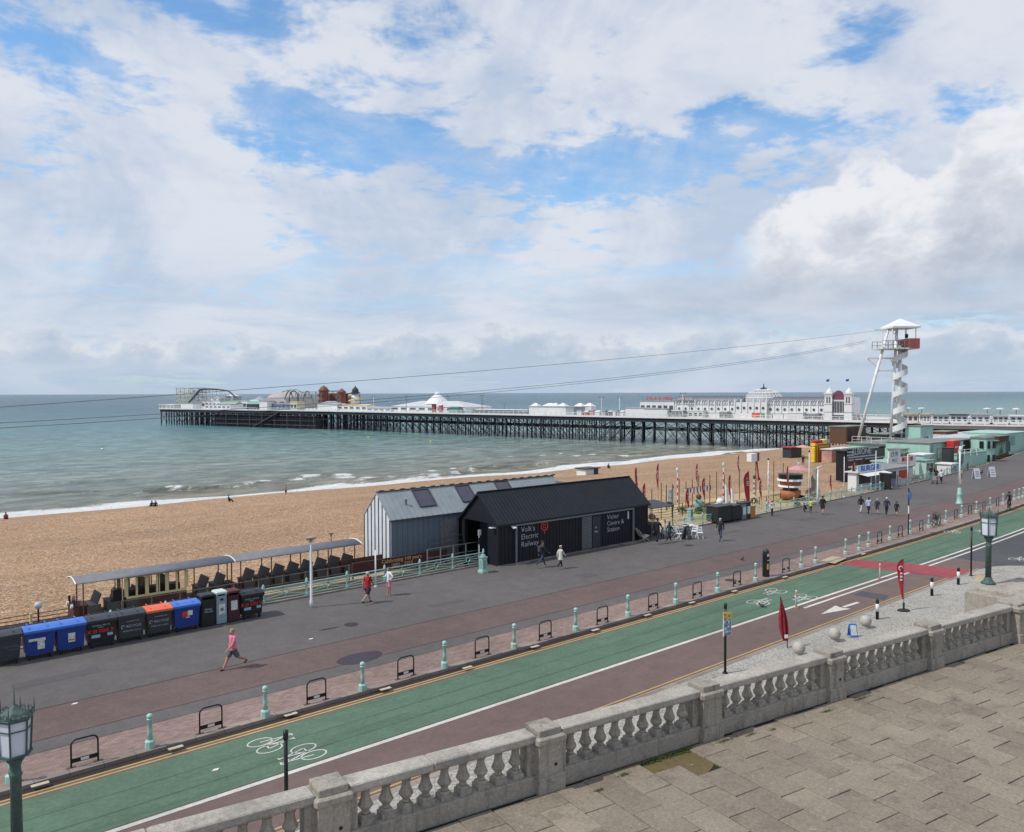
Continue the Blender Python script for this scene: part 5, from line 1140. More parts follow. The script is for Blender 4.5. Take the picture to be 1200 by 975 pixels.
p = 43.5; l = Vector((sx(1003, p), p, 0)); feather(l, ztop(1001, 537, p), 'dark red feather flag at the left end of the burger stall', .75, 0, -.1, False, mat('wine_cloth', (.22, .03, .05), .8), .15, .1)
# floodlight box on mast with red strip
p = 50; l = Vector((sx(886, p), p, -.5)); H_ = ztop(886, 531, p) + .5; r = thing('banner_mast', l, 'mast with a white box sign at the top and a long red ribbon hanging down', 'mast'); mb = MB(); mb.tube([(0, 0, 0), (0, 0, H_)], .05, 8); mb.build('mast', m_wood, r)
mb = MB(); mb.bbox(-1.35, -.2, -.3, .3, H_ - .85, H_, .03); mb.build('box_sign', m_white, r); mb = MB(); mb.bbox(-.19, .3, -.25, .25, H_ - .85, H_ + .05, .03); mb.build('lamp_housing', mat('dark_red_box', (.15, .04, .05), .6), r)
mb = MB(); mb.prism([(.02, -.03, H_ - .85), (.25, -.03, H_ - .85), (.6, -.03, H_ - 2.6), (.35, -.03, H_ - 2.7)], (0, .02, 0)); mb.prism([(.35, -.03, H_ - 2.6), (.6, -.03, H_ - 2.6), (.95, -.03, H_ - 3.0), (.3, -.03, H_ - 3.1)], (0, .02, 0)); mb.build('ribbon', m_red, r)
# striped totem poles
for u, p, vb, vt, d in ((794, 47, 585, 546, 'left of the blue bunting'), (848, 47, 585, 540, 'behind the white horn shapes'), (884, 45, 590, 556, 'right of the broad red banner'), (901, 44, 592, 551, 'in front of the dark netting')):
    l = Vector((sx(u, p), p, gz(p))); h = ztop(u, vt, p) - l.z; r = thing('striped_pole', l, 'slim striped white pole with a small top figure, ' + d, 'pole', 'striped poles on the mini golf')
    mb = MB(); mb.tube([(0, 0, 0), (0, 0, h * .86)], .05, 8); mb.build('pole', m_white, r); mb = MB()
    for k in range(5): mb.tube([(0, 0, h * (.1 + .15 * k)), (0, 0, h * (.16 + .15 * k))], .056, 8)
    mb.build('stripe', m_redp if u != 884 else m_dark, r); mb = MB(); mb.ball((0, 0, h * .92), .16, 8, 6, (1, .7, 1.4)); mb.build('top_figure', m_posterw if u != 884 else m_wood, r)
# golf ground and props
mb = MB(); pts = [(48, 40.4), (84, 41.4), (84, 53), (48, 50)]; mb.prism([(a, b_, -.9) for a, b_ in pts], (0, 0, .42)); st(mb.build('mini_golf_ground', ground_mat('sandy_golf_ground', (.46, .34, .19), 'slab')))
m_turf = mat('artificial_turf', (.07, .15, .04), .95, .3, 6, world=True, bump=.5); m_turfy = mat('yellow_green_turf', (.30, .28, .10), .95, .3, 3, world=True)
rnd = random.Random(12)
for k in range(9):
    cx, cy = rnd.uniform(50, 80), rnd.uniform(42, 49); blob('golf_green', Vector((cx, cy, 0)), rnd.uniform(1, 2.4), rnd.uniform(.5, 1.1), -.47 + .004 * k, m_turfy if k % 3 else m_turf, rot=rnd.uniform(-.4, .4))
gp = [756, 764, 775, 781, 788, 796, 804, 811.5, 819, 826, 832, 840, 849, 867, 907, 918]
for k, u in enumerate(gp):
    p = 49.6 + .1 * math.sin(k); l = Vector((sx(u, p), p, -.8)); h = ztop(u, 594 - (u - 756) * .20 - 22 + 3 * math.sin(k * 2.2), p) + .8
    r = thing('golf_fence_post', l, 'slim dark timber post of the mini golf boundary, ' + ORD[k] + ' post counted from the black building', 'post', 'dark timber posts round the mini golf'); mb = MB(); mb.bar((0, 0, 0), (0, 0, h), .06, .06); mb.build('post', m_wood, r)
p = 49.5; xa, xb = sx(803, p), sx(834, p); r = thing('bunting', (xa, p, 0), 'string of blue and white bunting hung between the golf posts', 'bunting'); zz = ztop(804, 573, p); mb = MB(); mb2 = MB()
for k in range(16): x = (xb - xa) * k / 16; mb.prism([(x, 0, zz), (x + .2, 0, zz), (x + .16, 0, zz - .5 - .1 * (k % 3)), (x + .03, 0, zz - .45)], (0, .02, 0)) if k % 2 else mb2.prism([(x, 0, zz + .05), (x + .2, 0, zz), (x + .16, 0, zz - .4 - .1 * (k % 3)), (x + .03, 0, zz - .45)], (0, .02, 0))
mb.build('blue_pennants', mat('navy_cloth', (.04, .06, .22), .8), r); mb2.build('white_pennants', m_white, r); mb = MB(); mb.tube([(0, .01, zz + .05), (xb - xa, .01, zz + .05)], .02, 5); mb.build('cord', m_black, r)
def netting(u0, u1, p, vt, label):
    xa, xb = sx(u0, p), sx(u1, p); z1 = ztop((u0 + u1) / 2, vt, p); r = thing('rope_fence', (xa, p, -.5), label, 'fence'); mb = MB()
    for k in range(5): z = .2 + (z1 + .4) * k / 4.5; mb.tube([(0, 0, z), ((xb - xa) / 2, 0, z - .08), (xb - xa, 0, z)], .018, 4)
    mb.build('rope', m_wood, r); n = max(2, int((xb - xa) / 1.2))
    for k in range(n + 1): mb = MB(); x = (xb - xa) * k / n; mb.bar((x, 0, 0), (x, 0, z1 + .5), .05); mb.build('post', m_dark, r)
netting(762, 800, 46.5, 592, 'low rope fence behind the cafe'); netting(855, 915, 46, 583, 'low rope fence beside the broad red banner'); netting(800, 850, 48.6, 590, 'low rope fence under the blue bunting')
def bush(l, r_, label, seed=1, dark=False):
    t = thing('shrub', l, label, 'plant'); rnd = random.Random(seed); mb = MB()
    for k in range(260):
        a, e, q = rnd.uniform(0, 6.28), rnd.uniform(-.1, 1.5), r_ * rnd.uniform(.55, 1.05); c = Vector((q * math.cos(a) * math.cos(e), q * math.sin(a) * math.cos(e), r_ * .35 + q * math.sin(e) * .9))
        u_ = Vector((rnd.gauss(0, 1), rnd.gauss(0, 1), rnd.gauss(0, 1))).normalized() * .07; w_ = u_.orthogonal().normalized() * .05; mb.add([c - u_, c + w_, c + u_, c - w_], [(0, 1, 2, 3)])
    mb.build('foliage', m_leafd if dark else m_leaf, t); mb = MB(); mb.tube([(0, 0, 0), (0, 0, r_)], [.04, .02], 6); mb.build('stem', m_wood, t)
m_leaf = mat('leaf_green', (.055, .09, .03), .8, .5, 9); m_leafd = mat('dark_leaf_green', (.02, .035, .018), .8, .4, 9)
bush(Vector((sx(784, 43.5), 43.5, 1.1)), .42, 'round dark clipped shrub below the white banner', 4, True); bush(at(840, 604, -.4) + Vector((0, 2, 0)), .45, 'low shrub behind the mint box pillar', 5)
for k, (u, p) in enumerate(((764, 47), (799, 47.5), (830, 46.5), (884, 47), (940, 44.5), (950, 46.5), (935, 42.5))): bush(Vector((sx(u, p), p, -.5)), .4 + .1 * (k % 3), 'small dark shrub on the mini golf, ' + ('behind the kiosk awning', 'left of the blue bunting', 'right of the blue bunting', 'beside the mast', 'beside the round kiosk', 'behind the round kiosk', 'at the foot of the round kiosk')[k], 20 + k, k % 2 == 0)
# white figures of the golf
def bodyfig(u, v, p, hh, cols, label, cat='figure'):
    l = Vector((sx(u, p), p, -.45)); s_ = hh; r = thing('golf_figure', l, label, cat); mb = MB(); mb.smooth = True; mb.lathe([(.22 * s_, 0), (.26 * s_, .3 * s_), (.2 * s_, .6 * s_), (.08 * s_, .68 * s_)], (0, 0, 0), 12); mb.build('body', cols[0], r); mb = MB(); mb.smooth = True; mb.ball((0, 0, .82 * s_), .17 * s_, 12, 8); mb.build('head', cols[1], r); mb = MB(); mb.tube([(-.2 * s_, 0, .55 * s_), (-.42 * s_, -.1 * s_, .75 * s_)], .06 * s_, 6); mb.tube([(.2 * s_, 0, .55 * s_), (.4 * s_, -.1 * s_, .4 * s_)], .06 * s_, 6); mb.build('arm', cols[0], r)
bodyfig(844, 596, 43, 1.9, (m_white, m_white), 'white rounded figure with a dark band on the mini golf'); bodyfig(839, 596, 42, 1.7, (m_redp, m_white), 'red and white rounded figure on the mini golf'); bodyfig(819, 590, 47.5, 1.6, (m_mint_d, m_wood), 'tall grey green figure under the blue bunting')
for u, vt, d in ((852, 566, 'left'), (859, 571, 'right')):
    p = 42.2; l = Vector((sx(u, p), p, -.4)); h = ztop(u, vt, p) + .4; r = thing('white_horn', l, 'curved white tapering column on the mini golf behind the container, ' + d + ' one', 'column', 'curved white columns on the mini golf'); mb = MB(); mb.smooth = True; mb.tube([(0, 0, 0), (0, 0, h * .5), (-.08, 0, h * .8), (-.3, 0, h * .97)], [.17, .15, .12, .03], 10); mb.build('column', m_white, r); mb = MB(); mb.lathe([(.3, 0), (.28, .5), (.18, .6)], (0, 0, 0), 8); mb.build('base', m_mint_d, r)
# round kiosk
p = 45.7; c = Vector((78.6, 45.7, -.3)); r = thing('round_kiosk', c, 'round orange brown kiosk with black roof ring and white valance', 'kiosk')
mb = MB(); mb.smooth = True; mb.lathe([(1.45, 0), (1.5, 1.0)], (0, 0, 0), 16); mb.build('counter_drum', mat('orange_brown_drum', (.38, .13, .05), .6, .25, 3), r); mb = MB(); mb.lathe([(1.1, 1.0), (1.1, 1.7)], (0, 0, 0), 12); mb.build('core', m_dark, r)
mb = MB(); mb.lathe([(1.8, 1.45), (1.75, 1.65), (1.5, 1.66)], (0, 0, 0), 16); mb.build('lower_valance', m_white, r); mb = MB(); mb.lathe([(1.5, 1.67), (1.55, 2.35)], (0, 0, 0), 16); mb.build('upper_drum', mat('rust_drum', (.28, .10, .05), .6, .3, 3), r); mb = MB(); mb.lathe([(1.95, 2.2), (1.9, 2.42), (1.5, 2.44)], (0, 0, 0), 16); mb.build('upper_valance', m_white, r); mb = MB(); mb.lathe([(1.7, 2.45), (1.75, 3.0), (1.6, 3.05), (.3, 3.15)], (0, 0, 0), 16); mb.build('roof_ring', m_black, r)
r.scale = (.72, .72, .86)
parasol_small(Vector((81.5, 46.5, -.3)), mat('pink_canvas', (.55, .25, .28), .8), 'pale pink parasol above the right side of the round kiosk', 3.3, 1.2)
r = thing('statue', (82.8, 45.2, -.3), 'grey standing stone statue figure beside the round kiosk', 'statue'); mb = MB(); mb.smooth = True; mb.lathe([(.5, 0), (.48, .4), (.38, 1.0), (.42, 1.9), (.3, 2.3), (.2, 2.45), (.26, 2.7), (.18, 2.95), (.02, 3.0)], (0, 0, 0), 12); mb.build('body', mat('grey_stone_figure', (.26, .24, .21), .8, .3, 3), r)
# poles and lamps along the railing
def pole(u, p, vt, label, ma=None, r0=.05, z=.12, ball=False):
    l = Vector((sx(u, p), p, z)); h = ztop(u, vt, p) - z; r = thing('flag_pole', l, label, 'pole'); mb = MB(); mb.smooth = True; mb.tube([(0, 0, 0), (0, 0, h)], [r0, r0 * .7], 8); mb.build('shaft', ma or m_white, r); mb = MB(); mb.ball((0, 0, h), r0 * 1.8, 8, 6); mb.build('finial', m_black, r); mb = MB(); mb.lathe([(r0 * 2, 0), (r0 * 2, .1), (r0, .15)], (0, 0, 0), 8); mb.build('foot', ma or m_white, r)
pole(900.5, 40.4, 538, 'tall cream pole with a dark top behind the walker in white and blue'); pole(948.4, 40.3, 529, 'tall thin white pole behind the two figures by the railing'); pole(989.6, 40.6, 534, 'thin white pole left of the burger stall'); pole(1026.7, 41.6, 527, 'thin white pole rising in front of the dark sign board')
pole(1064, 41.3, 531, 'white pole at the right end of the price board', r0=.06)
l = onpave(958.7, 39.3); h = ztop(958.7, 547, 39.3) - .12; r = thing('path_lamp', l, 'white lamp column with a short bent arm beside the walker in the black coat', 'lamp'); mb = MB(); mb.smooth = True; mb.tube([(0, 0, 0), (0, 0, h * .35), (0, 0, h)], [.11, .09, .06], 10); mb.build('column', m_white, r); mb = MB(); mb.bar((-.2, 0, h * .97), (.75, 0, h + .02), .09, .06); mb.build('lamp_arm', m_white, r)
# far mint lamp column with double arms
l = at(1124.3, 591, .12); h = ztop(1123, 523, l.y) - .12; r = thing('double_lamp', l, 'tall white lamp column with a fat mint base and two bracket arms on the promenade', 'lamp')
mb = MB(); mb.smooth = True; mb.lathe([(.32, 0), (.32, .15), (.24, .22), (.23, .9), (.27, .98), (.2, 1.1), (.17, 1.5), (.13, 1.6)], (0, 0, 0), 12); mb.build('base', m_mint, r); mb = MB(); mb.smooth = True; mb.tube([(0, 0, 1.55), (0, 0, h)], [.11, .07], 10); mb.build('column', m_white, r)
mb = MB(); mb.bar((-1.1, 0, h - .05), (-.5, 0, h - .05), .06); mb.bar((-.5, 0, h - .05), (-.35, 0, h - .25), .05); mb.bar((-.35, 0, h - .3), (.35, 0, h - .3), .05); mb.bar((.35, 0, h - .28), (.5, 0, h - .02), .05); mb.bar((.5, 0, h - .02), (1.1, 0, h + .02), .06); mb.build('bracket_arm', m_white, r)
mb = MB(); mb.box(-.35, .2, -.2, -.16, 2.0, 3.3); q = mb.build('notice', mat('cream_notice', (.6, .5, .4), .6, .2, 5), r); mb = MB(); mb.box(-.25, .1, -.215, -.2, 2.5, 3.0); mb.build('printed_shape', m_grey, q)
# long railing to the right
railing(50.2, 17, 2.43, 39.87, 'mint green cast iron railing with rings, from the cafe to the dark booth')
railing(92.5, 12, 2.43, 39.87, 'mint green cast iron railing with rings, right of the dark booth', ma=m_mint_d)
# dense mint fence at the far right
railing(124, 17, 2.3, 41.8, 'tall dark mint fence of close bars bordering the far promenade at the right', name='bar_fence', h=1.9, ma=mat('dark_mint', (.10, .20, .17), .6, .3, 3), dense=True, wheel=False)  # one darker mint tone over the whole fence
# ------------------------------------------------------------------ stalls and buildings of the right bank
def stall(x0, x1, y0, y1, z0, z1, wall, roof, label, name='stall', over=.25, hatch=None, cat='stall', rz1=None, roofh=.14):
    r = thing(name, (x0, y0, z0), label, cat); w, d, h = x1 - x0, y1 - y0, z1 - z0
    mb = MB(); mb.bbox(0, w, 0, d, 0, h - roofh, .02); mb.build('wall', wall, r); mb = MB(); mb.bbox(-over, w + over, -over, d + over, h - roofh + .003, h, .02); mb.build('roof', roof, r)
    if hatch:
        for a, b_, c_, d_, mt in hatch: mb = MB(); mb.box(w * a, w * b_, -.03, 0, h * c_, h * d_); mb.build('hatch', mt, r)
    return r
bx0, bx1 = sx(1004, 43), sx(1033, 43); bw = bx1 - bx0; r = stall(bx0, bx1, 43, 44.0, -.1, 2.1, m_white, m_white2, 'white burger stall with a blue lettered sign behind the railing', hatch=[(.1, .55, .35, .8, m_dark), (.62, .9, .1, .8, m_grey)])
mb = MB(); mb.box(.05, bw - .2, -.12, -.06, 2.0, 2.85); q = mb.build('sign_board', mat('pale_blue_board', (.50, .62, .70), .5), r); text('BURGER', 1.0, mat('blue_lettering', (.02, .10, .42), .5), q, (bw * .5, -.14, 2.42), bold=.02, sx_=bw / 4.9)
mb = MB(); mb.prism([(.1, -1.3, 1.75), (bw, -1.3, 1.75), (bw, 0, 2.0), (.1, 0, 2.0)], (0, 0, .05)); mb.build('awning', m_white, r)
r = stall(sx(1031, 41.6), sx(1045, 40.4), 40.4, 41.6, 0, 1.95, m_bin_k, m_dark, 'dark blue black ticket booth at the promenade edge in front of the burger stall', 'ticket_booth', .05, cat='booth'); mb = MB(); mb.box(.3, 1.3, -.02, 0, .5, 1.3); mb.build('poster', mat('violet_poster', (.16, .14, .22), .5, .6, 3), r); mb = MB(); mb.box(1.6, 1.9, -.02, 0, .3, 1.7); mb.build('poster', m_grey, r)
stall(95.5, 103, 43.4, 47.5, -.3, 1.9, m_white2, mat('grey_flat_roof', (.24, .24, .24), .8, .2, .6), 'low flat grey roofed stall between the burger stall and the price board', hatch=[(.1, .4, .3, .8, m_dark), (.5, .8, .3, .8, m_redp)])
r = stall(103, 114, 52, 53.3, -.8, 3.3, m_black, m_dark, 'dark food stall with a long black sign board and white lettering', hatch=[(.05, .3, .25, .6, m_wood), (.35, .6, .1, .62, m_wood), (.65, .9, .2, .6, m_orange)])
mb = MB(); mb.box(.1, 10.9, -.25, -.1, 2.55, 4.2); q = mb.build('sign_board', m_dark, r); text('ALBIONE', 1.15, m_let, q, (3.9, -.28, 3.75), sx_=1.2, bold=.01); mb = MB()
for z, a, b_ in ((3.1, .3, 8.2), (3.4, 0, 1.8), (3.85, 0, 1.6), (2.75, .3, 4.2), (2.72, 5, 10.8), (4.1, 6.5, 9)): mb.box(a, b_, -.28, -.25, z - .07, z + .07)
mb.build('white_lines', m_let, q)
r = thing('price_board', (104, 46.8, 0), 'large white menu board with red block lettering and a price sign on top of it', 'sign'); mb = MB(); mb.box(0, 8.2, 0, .1, 1.15, 2.45); mb.build('board', m_white, r); mb = MB(); mb.box(.1, 3.2, -.03, .07, 2.46, 3.35); q = mb.build('price_sign', m_white, r); text('£9.90', .95, m_grey, q, (1.65, -.04, 2.92), bold=.02)
mb = MB(); mb.box(3.9, 7.2, -.02, 0, 1.82, 2.38); q = mb.build('red_label', m_redp, r); text('CHILLI', .6, m_white, q, (5.5, -.03, 2.1), bold=.02); text('PRICE', .6, m_grey, r, (1.8, -.01, 2.1)); text('TASTY NOODLES', .5, mat('yellow_green_lettering', (.4, .45, .12), .5), r, (4.0, -.01, 1.48), sx_=1.25)
for x in (.1, 4, 8.1): mb = MB(); mb.bar((x, .14, -.5), (x, .14, 2.4), .12); mb.build('post', m_white, r)
mb = MB(); mb.box(.2, 8, .3, 2.5, -.5, 1.1); mb.build('counter', m_white2, r)
m_mroof = mat('grey_felt_roof', (.20, .22, .20), .9, .2, .7); m_mintw = mat('mint_render', (.36, .56, .48), .6, .12, .6, dirt=.35, dscale=.8, dcol=(.26, .42, .36))
r = stall(129, 146, 56, 64.6, -1.2, 2.7, m_mintw, m_mroof, 'large mint green building with a flat roof under the zip wire tower', 'beach_building', .3, cat='building', hatch=[(.1, .2, .45, .8, m_glassd), (.3, .4, .45, .8, m_glassd), (.5, .7, .1, .8, m_dark)])
mb = MB()
for y in (1, 3.2, 5.4, 7.2): mb.box(-.03, 0, y, y + .9, 1.7, 2.9)
mb.build('window', m_glassd, r)
r = stall(123.5, 136, 49.6, 56, -.4, 3.5, m_mintw, m_mroof, 'tall mint green building with a flat roof to the right of the tower foot', 'beach_building', .15, cat='building', hatch=[(.05, .1, .2, .9, m_mint_d), (.35, .38, .1, .98, m_mint_d), (.70, .73, .1, .98, m_mint_d)])
mb = MB(); mb.bar((0, -.04, 2.1), (12.5, -.04, 2.1), .06); mb.box(2.5, 3.6, -.05, 0, 1.2, 3.0); mb.build('relief', m_mint_d, r); mb = MB(); mb.box(2.8, 3.3, -.08, -.05, 1.5, 2.8); mb.build('pale_mural', m_white2, r)
r = stall(124.8, 136, 46.3, 47.5, -.2, 1.9, m_mintw, m_mint_d, 'long low mint wall with white handrails in front of the mint buildings', 'low_wall', .05, cat='wall'); mb = MB(); [mb.bar((0, -.15, z), (7, -.15, z), .07) for z in (2.2, 2.7)]; [mb.bar((x, -.15, 1.5), (x, -.15, 2.8), .07) for x in (0, 2.3, 4.6, 7)]; mb.build('handrail', m_white, r)
r = stall(128.5, 131, 48.2, 49.2, 0, 3.7, m_redp, m_orange, 'bright orange red vending cabinet above the low mint wall', 'vending_cabinet', .03, cat='cabinet')
stall(122.2, 123.4, 46.2, 47.4, -.2, 3.0, m_dark, m_black, 'narrow dark doorway block between the mint walls', 'doorway_block', .03, cat='wall')
r = thing('mint_tower', (138.2, 47.6, 0), 'round mint green turret with dark openings beside the white A boards', 'turret'); mb = MB(); mb.lathe([(1.6, 0), (1.6, 3.7)], (0, 0, 0), 10); mb.build('wall', m_mintw, r); mb = MB(); mb.lathe([(1.75, 3.7), (1.75, 3.9), (.3, 4.1)], (0, 0, 0), 10); mb.build('roof', m_mroof, r)
for k in range(10): t = -2.9 + .6 * k; mb = MB(); c_ = Vector((1.53 * math.cos(t), 1.53 * math.sin(t), 0)); mb.bar(c_ + Vector((0, 0, 2.2)), c_ + Vector((0, 0, 3.3)), .55, .2); mb.bar(c_ + Vector((0, 0, .2)), c_ + Vector((0, 0, 1.2)), .5, .2); mb.build('opening', m_glassd, r) if k < 7 else None
stall(164, 176, 52.5, 60, -.5, 3.4, m_mintw, m_mint, 'mint green block at the far right end of the promenade fence', 'beach_building', .1, cat='building', hatch=[(.05, .35, .4, .85, m_mint_d)])
m_canvas = mat('pale_canopy', (.50, .48, .46), .8, .1, 1)
def canopy(x0, x1, y0, y1, z, label, t=.12, legs=6):
    r = thing('flat_canopy', (x0, y0, 0), label, 'canopy'); mb = MB(); mb.prism([(0, 0, z), (x1 - x0, 0, z + .15), (x1 - x0, y1 - y0, z + .15), (0, y1 - y0, z)], (0, 0, t)); mb.build('roof', m_canvas, r)
    for k in range(legs): x = (x1 - x0) * k / (legs - 1); mb = MB(); mb.bar((x, .2, -.8), (x, .2, z + .05), .14); mb.build('post', m_dark, r)
    mb = MB(); mb.box(.2, x1 - x0 - .2, y1 - y0 - .4, y1 - y0 - .1, -.8, z - .3); mb.build('back_wall', m_dark, r)
canopy(142, 165, 55, 62, 2.5, 'wide pale flat canopy on dark posts, nearer of the two behind the mint tower'); canopy(165, 196, 60, 68, 2.2, 'wide pale flat canopy on dark posts, further of the two towards the pier')
for k, (x, y, w, h) in enumerate(((150, 50.5, 4, 2.6), (157, 51.5, 5, 3.2), (146, 66, 7, 3.4), (172, 66, 6, 3.0))):
    stall(x, x + w, y, y + 3, -.6, h, m_wood if k != 2 else m_dark, m_mroof, 'brown timber beach hut, ' + ('left of two behind the mint fence', 'right of two behind the mint fence', 'dark one beneath the pier entrance', 'small one under the far canopy')[k], 'beach_hut', .15, cat='hut', hatch=[(.2, .45, .2, .8, m_black), (.6, .85, .3, .8, m_dark)])
stall(131, 138, 66, 69, 2.2, 5.2, m_wood, m_mroof, 'brown shed on the roof behind the zip wire tower legs', 'roof_shed', .1, cat='shed', hatch=[(.1, .3, .2, .8, m_black), (.5, .7, .2, .8, m_black)])
stall(139.5, 144.5, 57.5, 60, 2.75, 5.3, m_mintw, m_mroof, 'mint green cabin on the roof right of the tower stair', 'roof_cabin', .1, cat='cabin', hatch=[(.3, .6, .05, .3, m_black)])
m_pm = mat('pale_turquoise', (.42, .60, .54), .6, .15, 1, dirt=.3, dscale=1.5)
spec = ((108.5, 49.3, 3.0, 1.7, m_white, m_mint, 'white kiosk with a mint roof behind the price board'), (113, 45.8, 2.4, 1.8, m_pm, m_mint_d, 'pale turquoise kiosk right of the price board'), (116.5, 47.6, 3.2, 2.3, m_pm, m_white, 'pale turquoise hut with a white roof before the tall mint building'), (117, 44.2, 2.0, 1.2, m_white, m_white, 'low white counter at the railing right of the price board'),
        (120.2, 52.4, 2.6, 2.6, m_pm, m_mroof, 'pale turquoise hut at the left foot of the tall mint building'), (115, 56.5, 5.0, 2.4, m_pm, m_mroof, 'pale turquoise low building left of the tower'), (122, 60.5, 4.5, 2.0, m_wood, m_mroof, 'brown hut left of the zip wire tower'))
for k, (x, y, w, h, a_, b_, lb) in enumerate(spec): stall(x, x + w, y, y + 1.8, -.7, h, a_, b_, lb, 'seafront_kiosk', .18, cat='kiosk', hatch=[(.1, .42, .42, .8, m_glassd), (.55, .9, .42, .8, m_dark if k % 2 else m_redp)])
mb = MB(); r = thing('roof_handrail', (129, 56, 2.7), 'thin white handrail round the roof under the zip wire tower', 'railing')
for k in range(12): mb.bar((k * 1.5, 0, 0), (k * 1.5, 0, 1.0), .05)
for k in range(6): mb.bar((0, k * 1.6, 0), (0, k * 1.6, 1.0), .05)
mb.bar((0, 0, 1), (16.5, 0, 1), .05); mb.bar((0, 0, .5), (16.5, 0, .5), .04); mb.bar((0, 0, 1), (0, 8, 1), .05); mb.bar((0, 0, .5), (0, 8, .5), .04); mb.build('rail', m_white, r)
for k, (u, vt, p) in enumerate(((757, 566, 46), (808, 572, 44.5), (826, 560, 48), (857, 556, 45), (893, 562, 44), (936, 556, 47), (975, 556, 44))):
    l = Vector((sx(u, p), p, -.45)); feather(l, ztop(u, vt, p) + .45, 'slim bright red feather flag of the mini golf, ' + ORD[k] + ' of the shorter ones', .42, 0, -.1, False, m_red, .3, .05)
# beach attraction
c = at(962, 541, -2.2); r = thing('fun_house', c, 'yellow and orange inflatable fun house on the far beach before the pier', 'fun house'); mb = MB(); mb.bbox(-1.37, 2.6, -.2, .85, 0, 3.08, .1); mb.build('orange_front', mat('ochre_orange', (.55, .22, .02), .6, .15, 1), r)
mb = MB(); mb.bbox(-1.9, -1.38, .1, .9, 0, 3.0, .1); mb.bbox(-1.8, 2.7, .1, 1.1, 3.1, 3.7, .15); mb.bbox(-1.6, 3.0, .9, 1.2, 0, 3.4, .1); mb.build('yellow_frame', m_yellow, r); mb = MB(); mb.bbox(-1.6, 1.0, .2, 1.0, 3.71, 4.3, .12); mb.build('red_top', m_redp, r); mb = MB(); mb.bbox(1.2, 2.9, .3, 1.1, 3.71, 4.4, .15); mb.build('pale_yellow_top', mat('pale_yellow', (.7, .6, .25), .6), r)
mb = MB(); mb.bar((-1.3, -.25, 3.4), (2.5, -.25, 3.4), .15); mb.bar((-1.35, -.25, 0), (-1.35, -.25, 3.4), .15); mb.bar((2.55, -.25, 0), (2.55, -.25, 3.4), .15); mb.bar((-.2, -.24, 1.2), (-.2, -.24, 2.6), .1); mb.bar((1.3, -.24, 1.2), (1.3, -.24, 2.6), .1); mb.build('dark_trim', m_wood, r)
c = at(933, 537, -3.0); stall(c.x - 2, c.x + 2.2, c.y, c.y + 2, -3.2, -.6, m_dark, mat('dark_red_awning', (.3, .03, .04), .7), 'dark beach stall with a red canopy left of the fun house', over=.3)
parasol_small(at(941, 536, -2.6), mat('peach_canvas', (.6, .35, .25), .8), 'peach coloured parasol between the beach stall and the fun house', 2.6, 1.6)
c = at(990, 541, -2.0); r = stall(c.x - 3, c.x + 5, c.y + 1, c.y + 3, -2.2, .4, mat('pinkish_wall', (.45, .25, .2), .7, .3, 1), m_white2, 'pinkish beach hut between the fun house and the dark food stall', over=.2)
c = at(986, 543, -1.6); r = thing('white_cone', c, 'tall white cone shaped marker right of the fun house', 'marker'); mb = MB(); mb.smooth = True; mb.lathe([(.7, 0), (.5, 1.4), (.1, 2.8)], (0, 0, 0), 12); mb.build('cone', m_white, r)
bpy.data.objects['fun_house'].scale = (1.12, 1.0, .95)
# small white hut seen above the ridge of the black building
c = at(694, 560, -3.6); r = stall(c.x - 1.6, c.x + 1.6, c.y, c.y + 2.2, -3.9, -1.9, m_white, m_black, 'small white beach hut with a dark roof seen above the black ridge', 'beach_hut', .3, cat='hut', hatch=[(.62, .95, .1, .9, m_dark)])
# ------------------------------------------------------------------ zip wire tower
TX, TY, TZ = 139.0, 61.0, 2.7; DZ = TX * .6539 + TY * .7566
def tz(v): return CAMZ + (459 - v) * DZ / 950
r = thing('zip_wire_tower', (TX, TY, TZ), 'tall white zip wire tower with a spiral stair, a high platform and a pyramid roof', 'tower')
RV = Vector((.757, -.654, 0)); FV = Vector((.654, .757, 0)); px = DZ / 950
def TP(u, v, d=0.0): q = RV * ((u - 1050) * px) + FV * d; return Vector((q.x, q.y, tz(v) - TZ))
mb = MB(); mb.smooth = True
mb.tube([TP(1041.5, 516, 0), TP(1047.5, 384, 0)], .24, 10)
mb.build('upright_leg', m_white, r); mb = MB(); mb.smooth = True
mb.tube([TP(1003, 516, 0), TP(1037.5, 386, 0)], .24, 10)
mb.build('raking_leg', m_white, r)
mb = MB()
for va, ua, ub in ((492, 1009, 1041), (434.5, 1025, 1045), (420, 1013, 1045), (387, 1021, 1048)):
    mb.bar(TP(ua, va, 0), TP(ub, va, 0), .28, .28)
mb.bar(TP(1013, 420, 0), TP(1025, 430, 0), .12); mb.bar(TP(1040, 421, 0), TP(1047, 432, 0), .12); mb.bar(TP(1037, 386, -1), TP(1048, 400, -1), .1); mb.build('crossbeam', m_white, r)
mb = MB(); mb.smooth = True; mb.tube([TP(1051.5, 515, 0), TP(1051.5, 405, 0)], .3, 12); mb.build('stair_column', m_white, r)
mb = MB(); c0 = TP(1051.5, 515, 0); c1_ = TP(1051.5, 410, 0); nt_ = 90; hh = c1_.z - c0.z
for k in range(nt_):
    a = 2 * math.pi * k / 17.5; z = c0.z + hh * k / nt_; v_ = Vector((math.cos(a), math.sin(a), 0)); w_ = Vector((-math.sin(a), math.cos(a), 0)); o_ = Vector((c0.x, c0.y, z)); q = [o_ + v_ * .25 - w_ * .05, o_ + v_ * 1.15 - w_ * .24, o_ + v_ * 1.15 + w_ * .24, o_ + v_ * .25 + w_ * .05]; mb.prism(q, (0, 0, .06))
mb.build('stair_tread', m_white, r, kind='stuff'); mb = MB(); vs = []
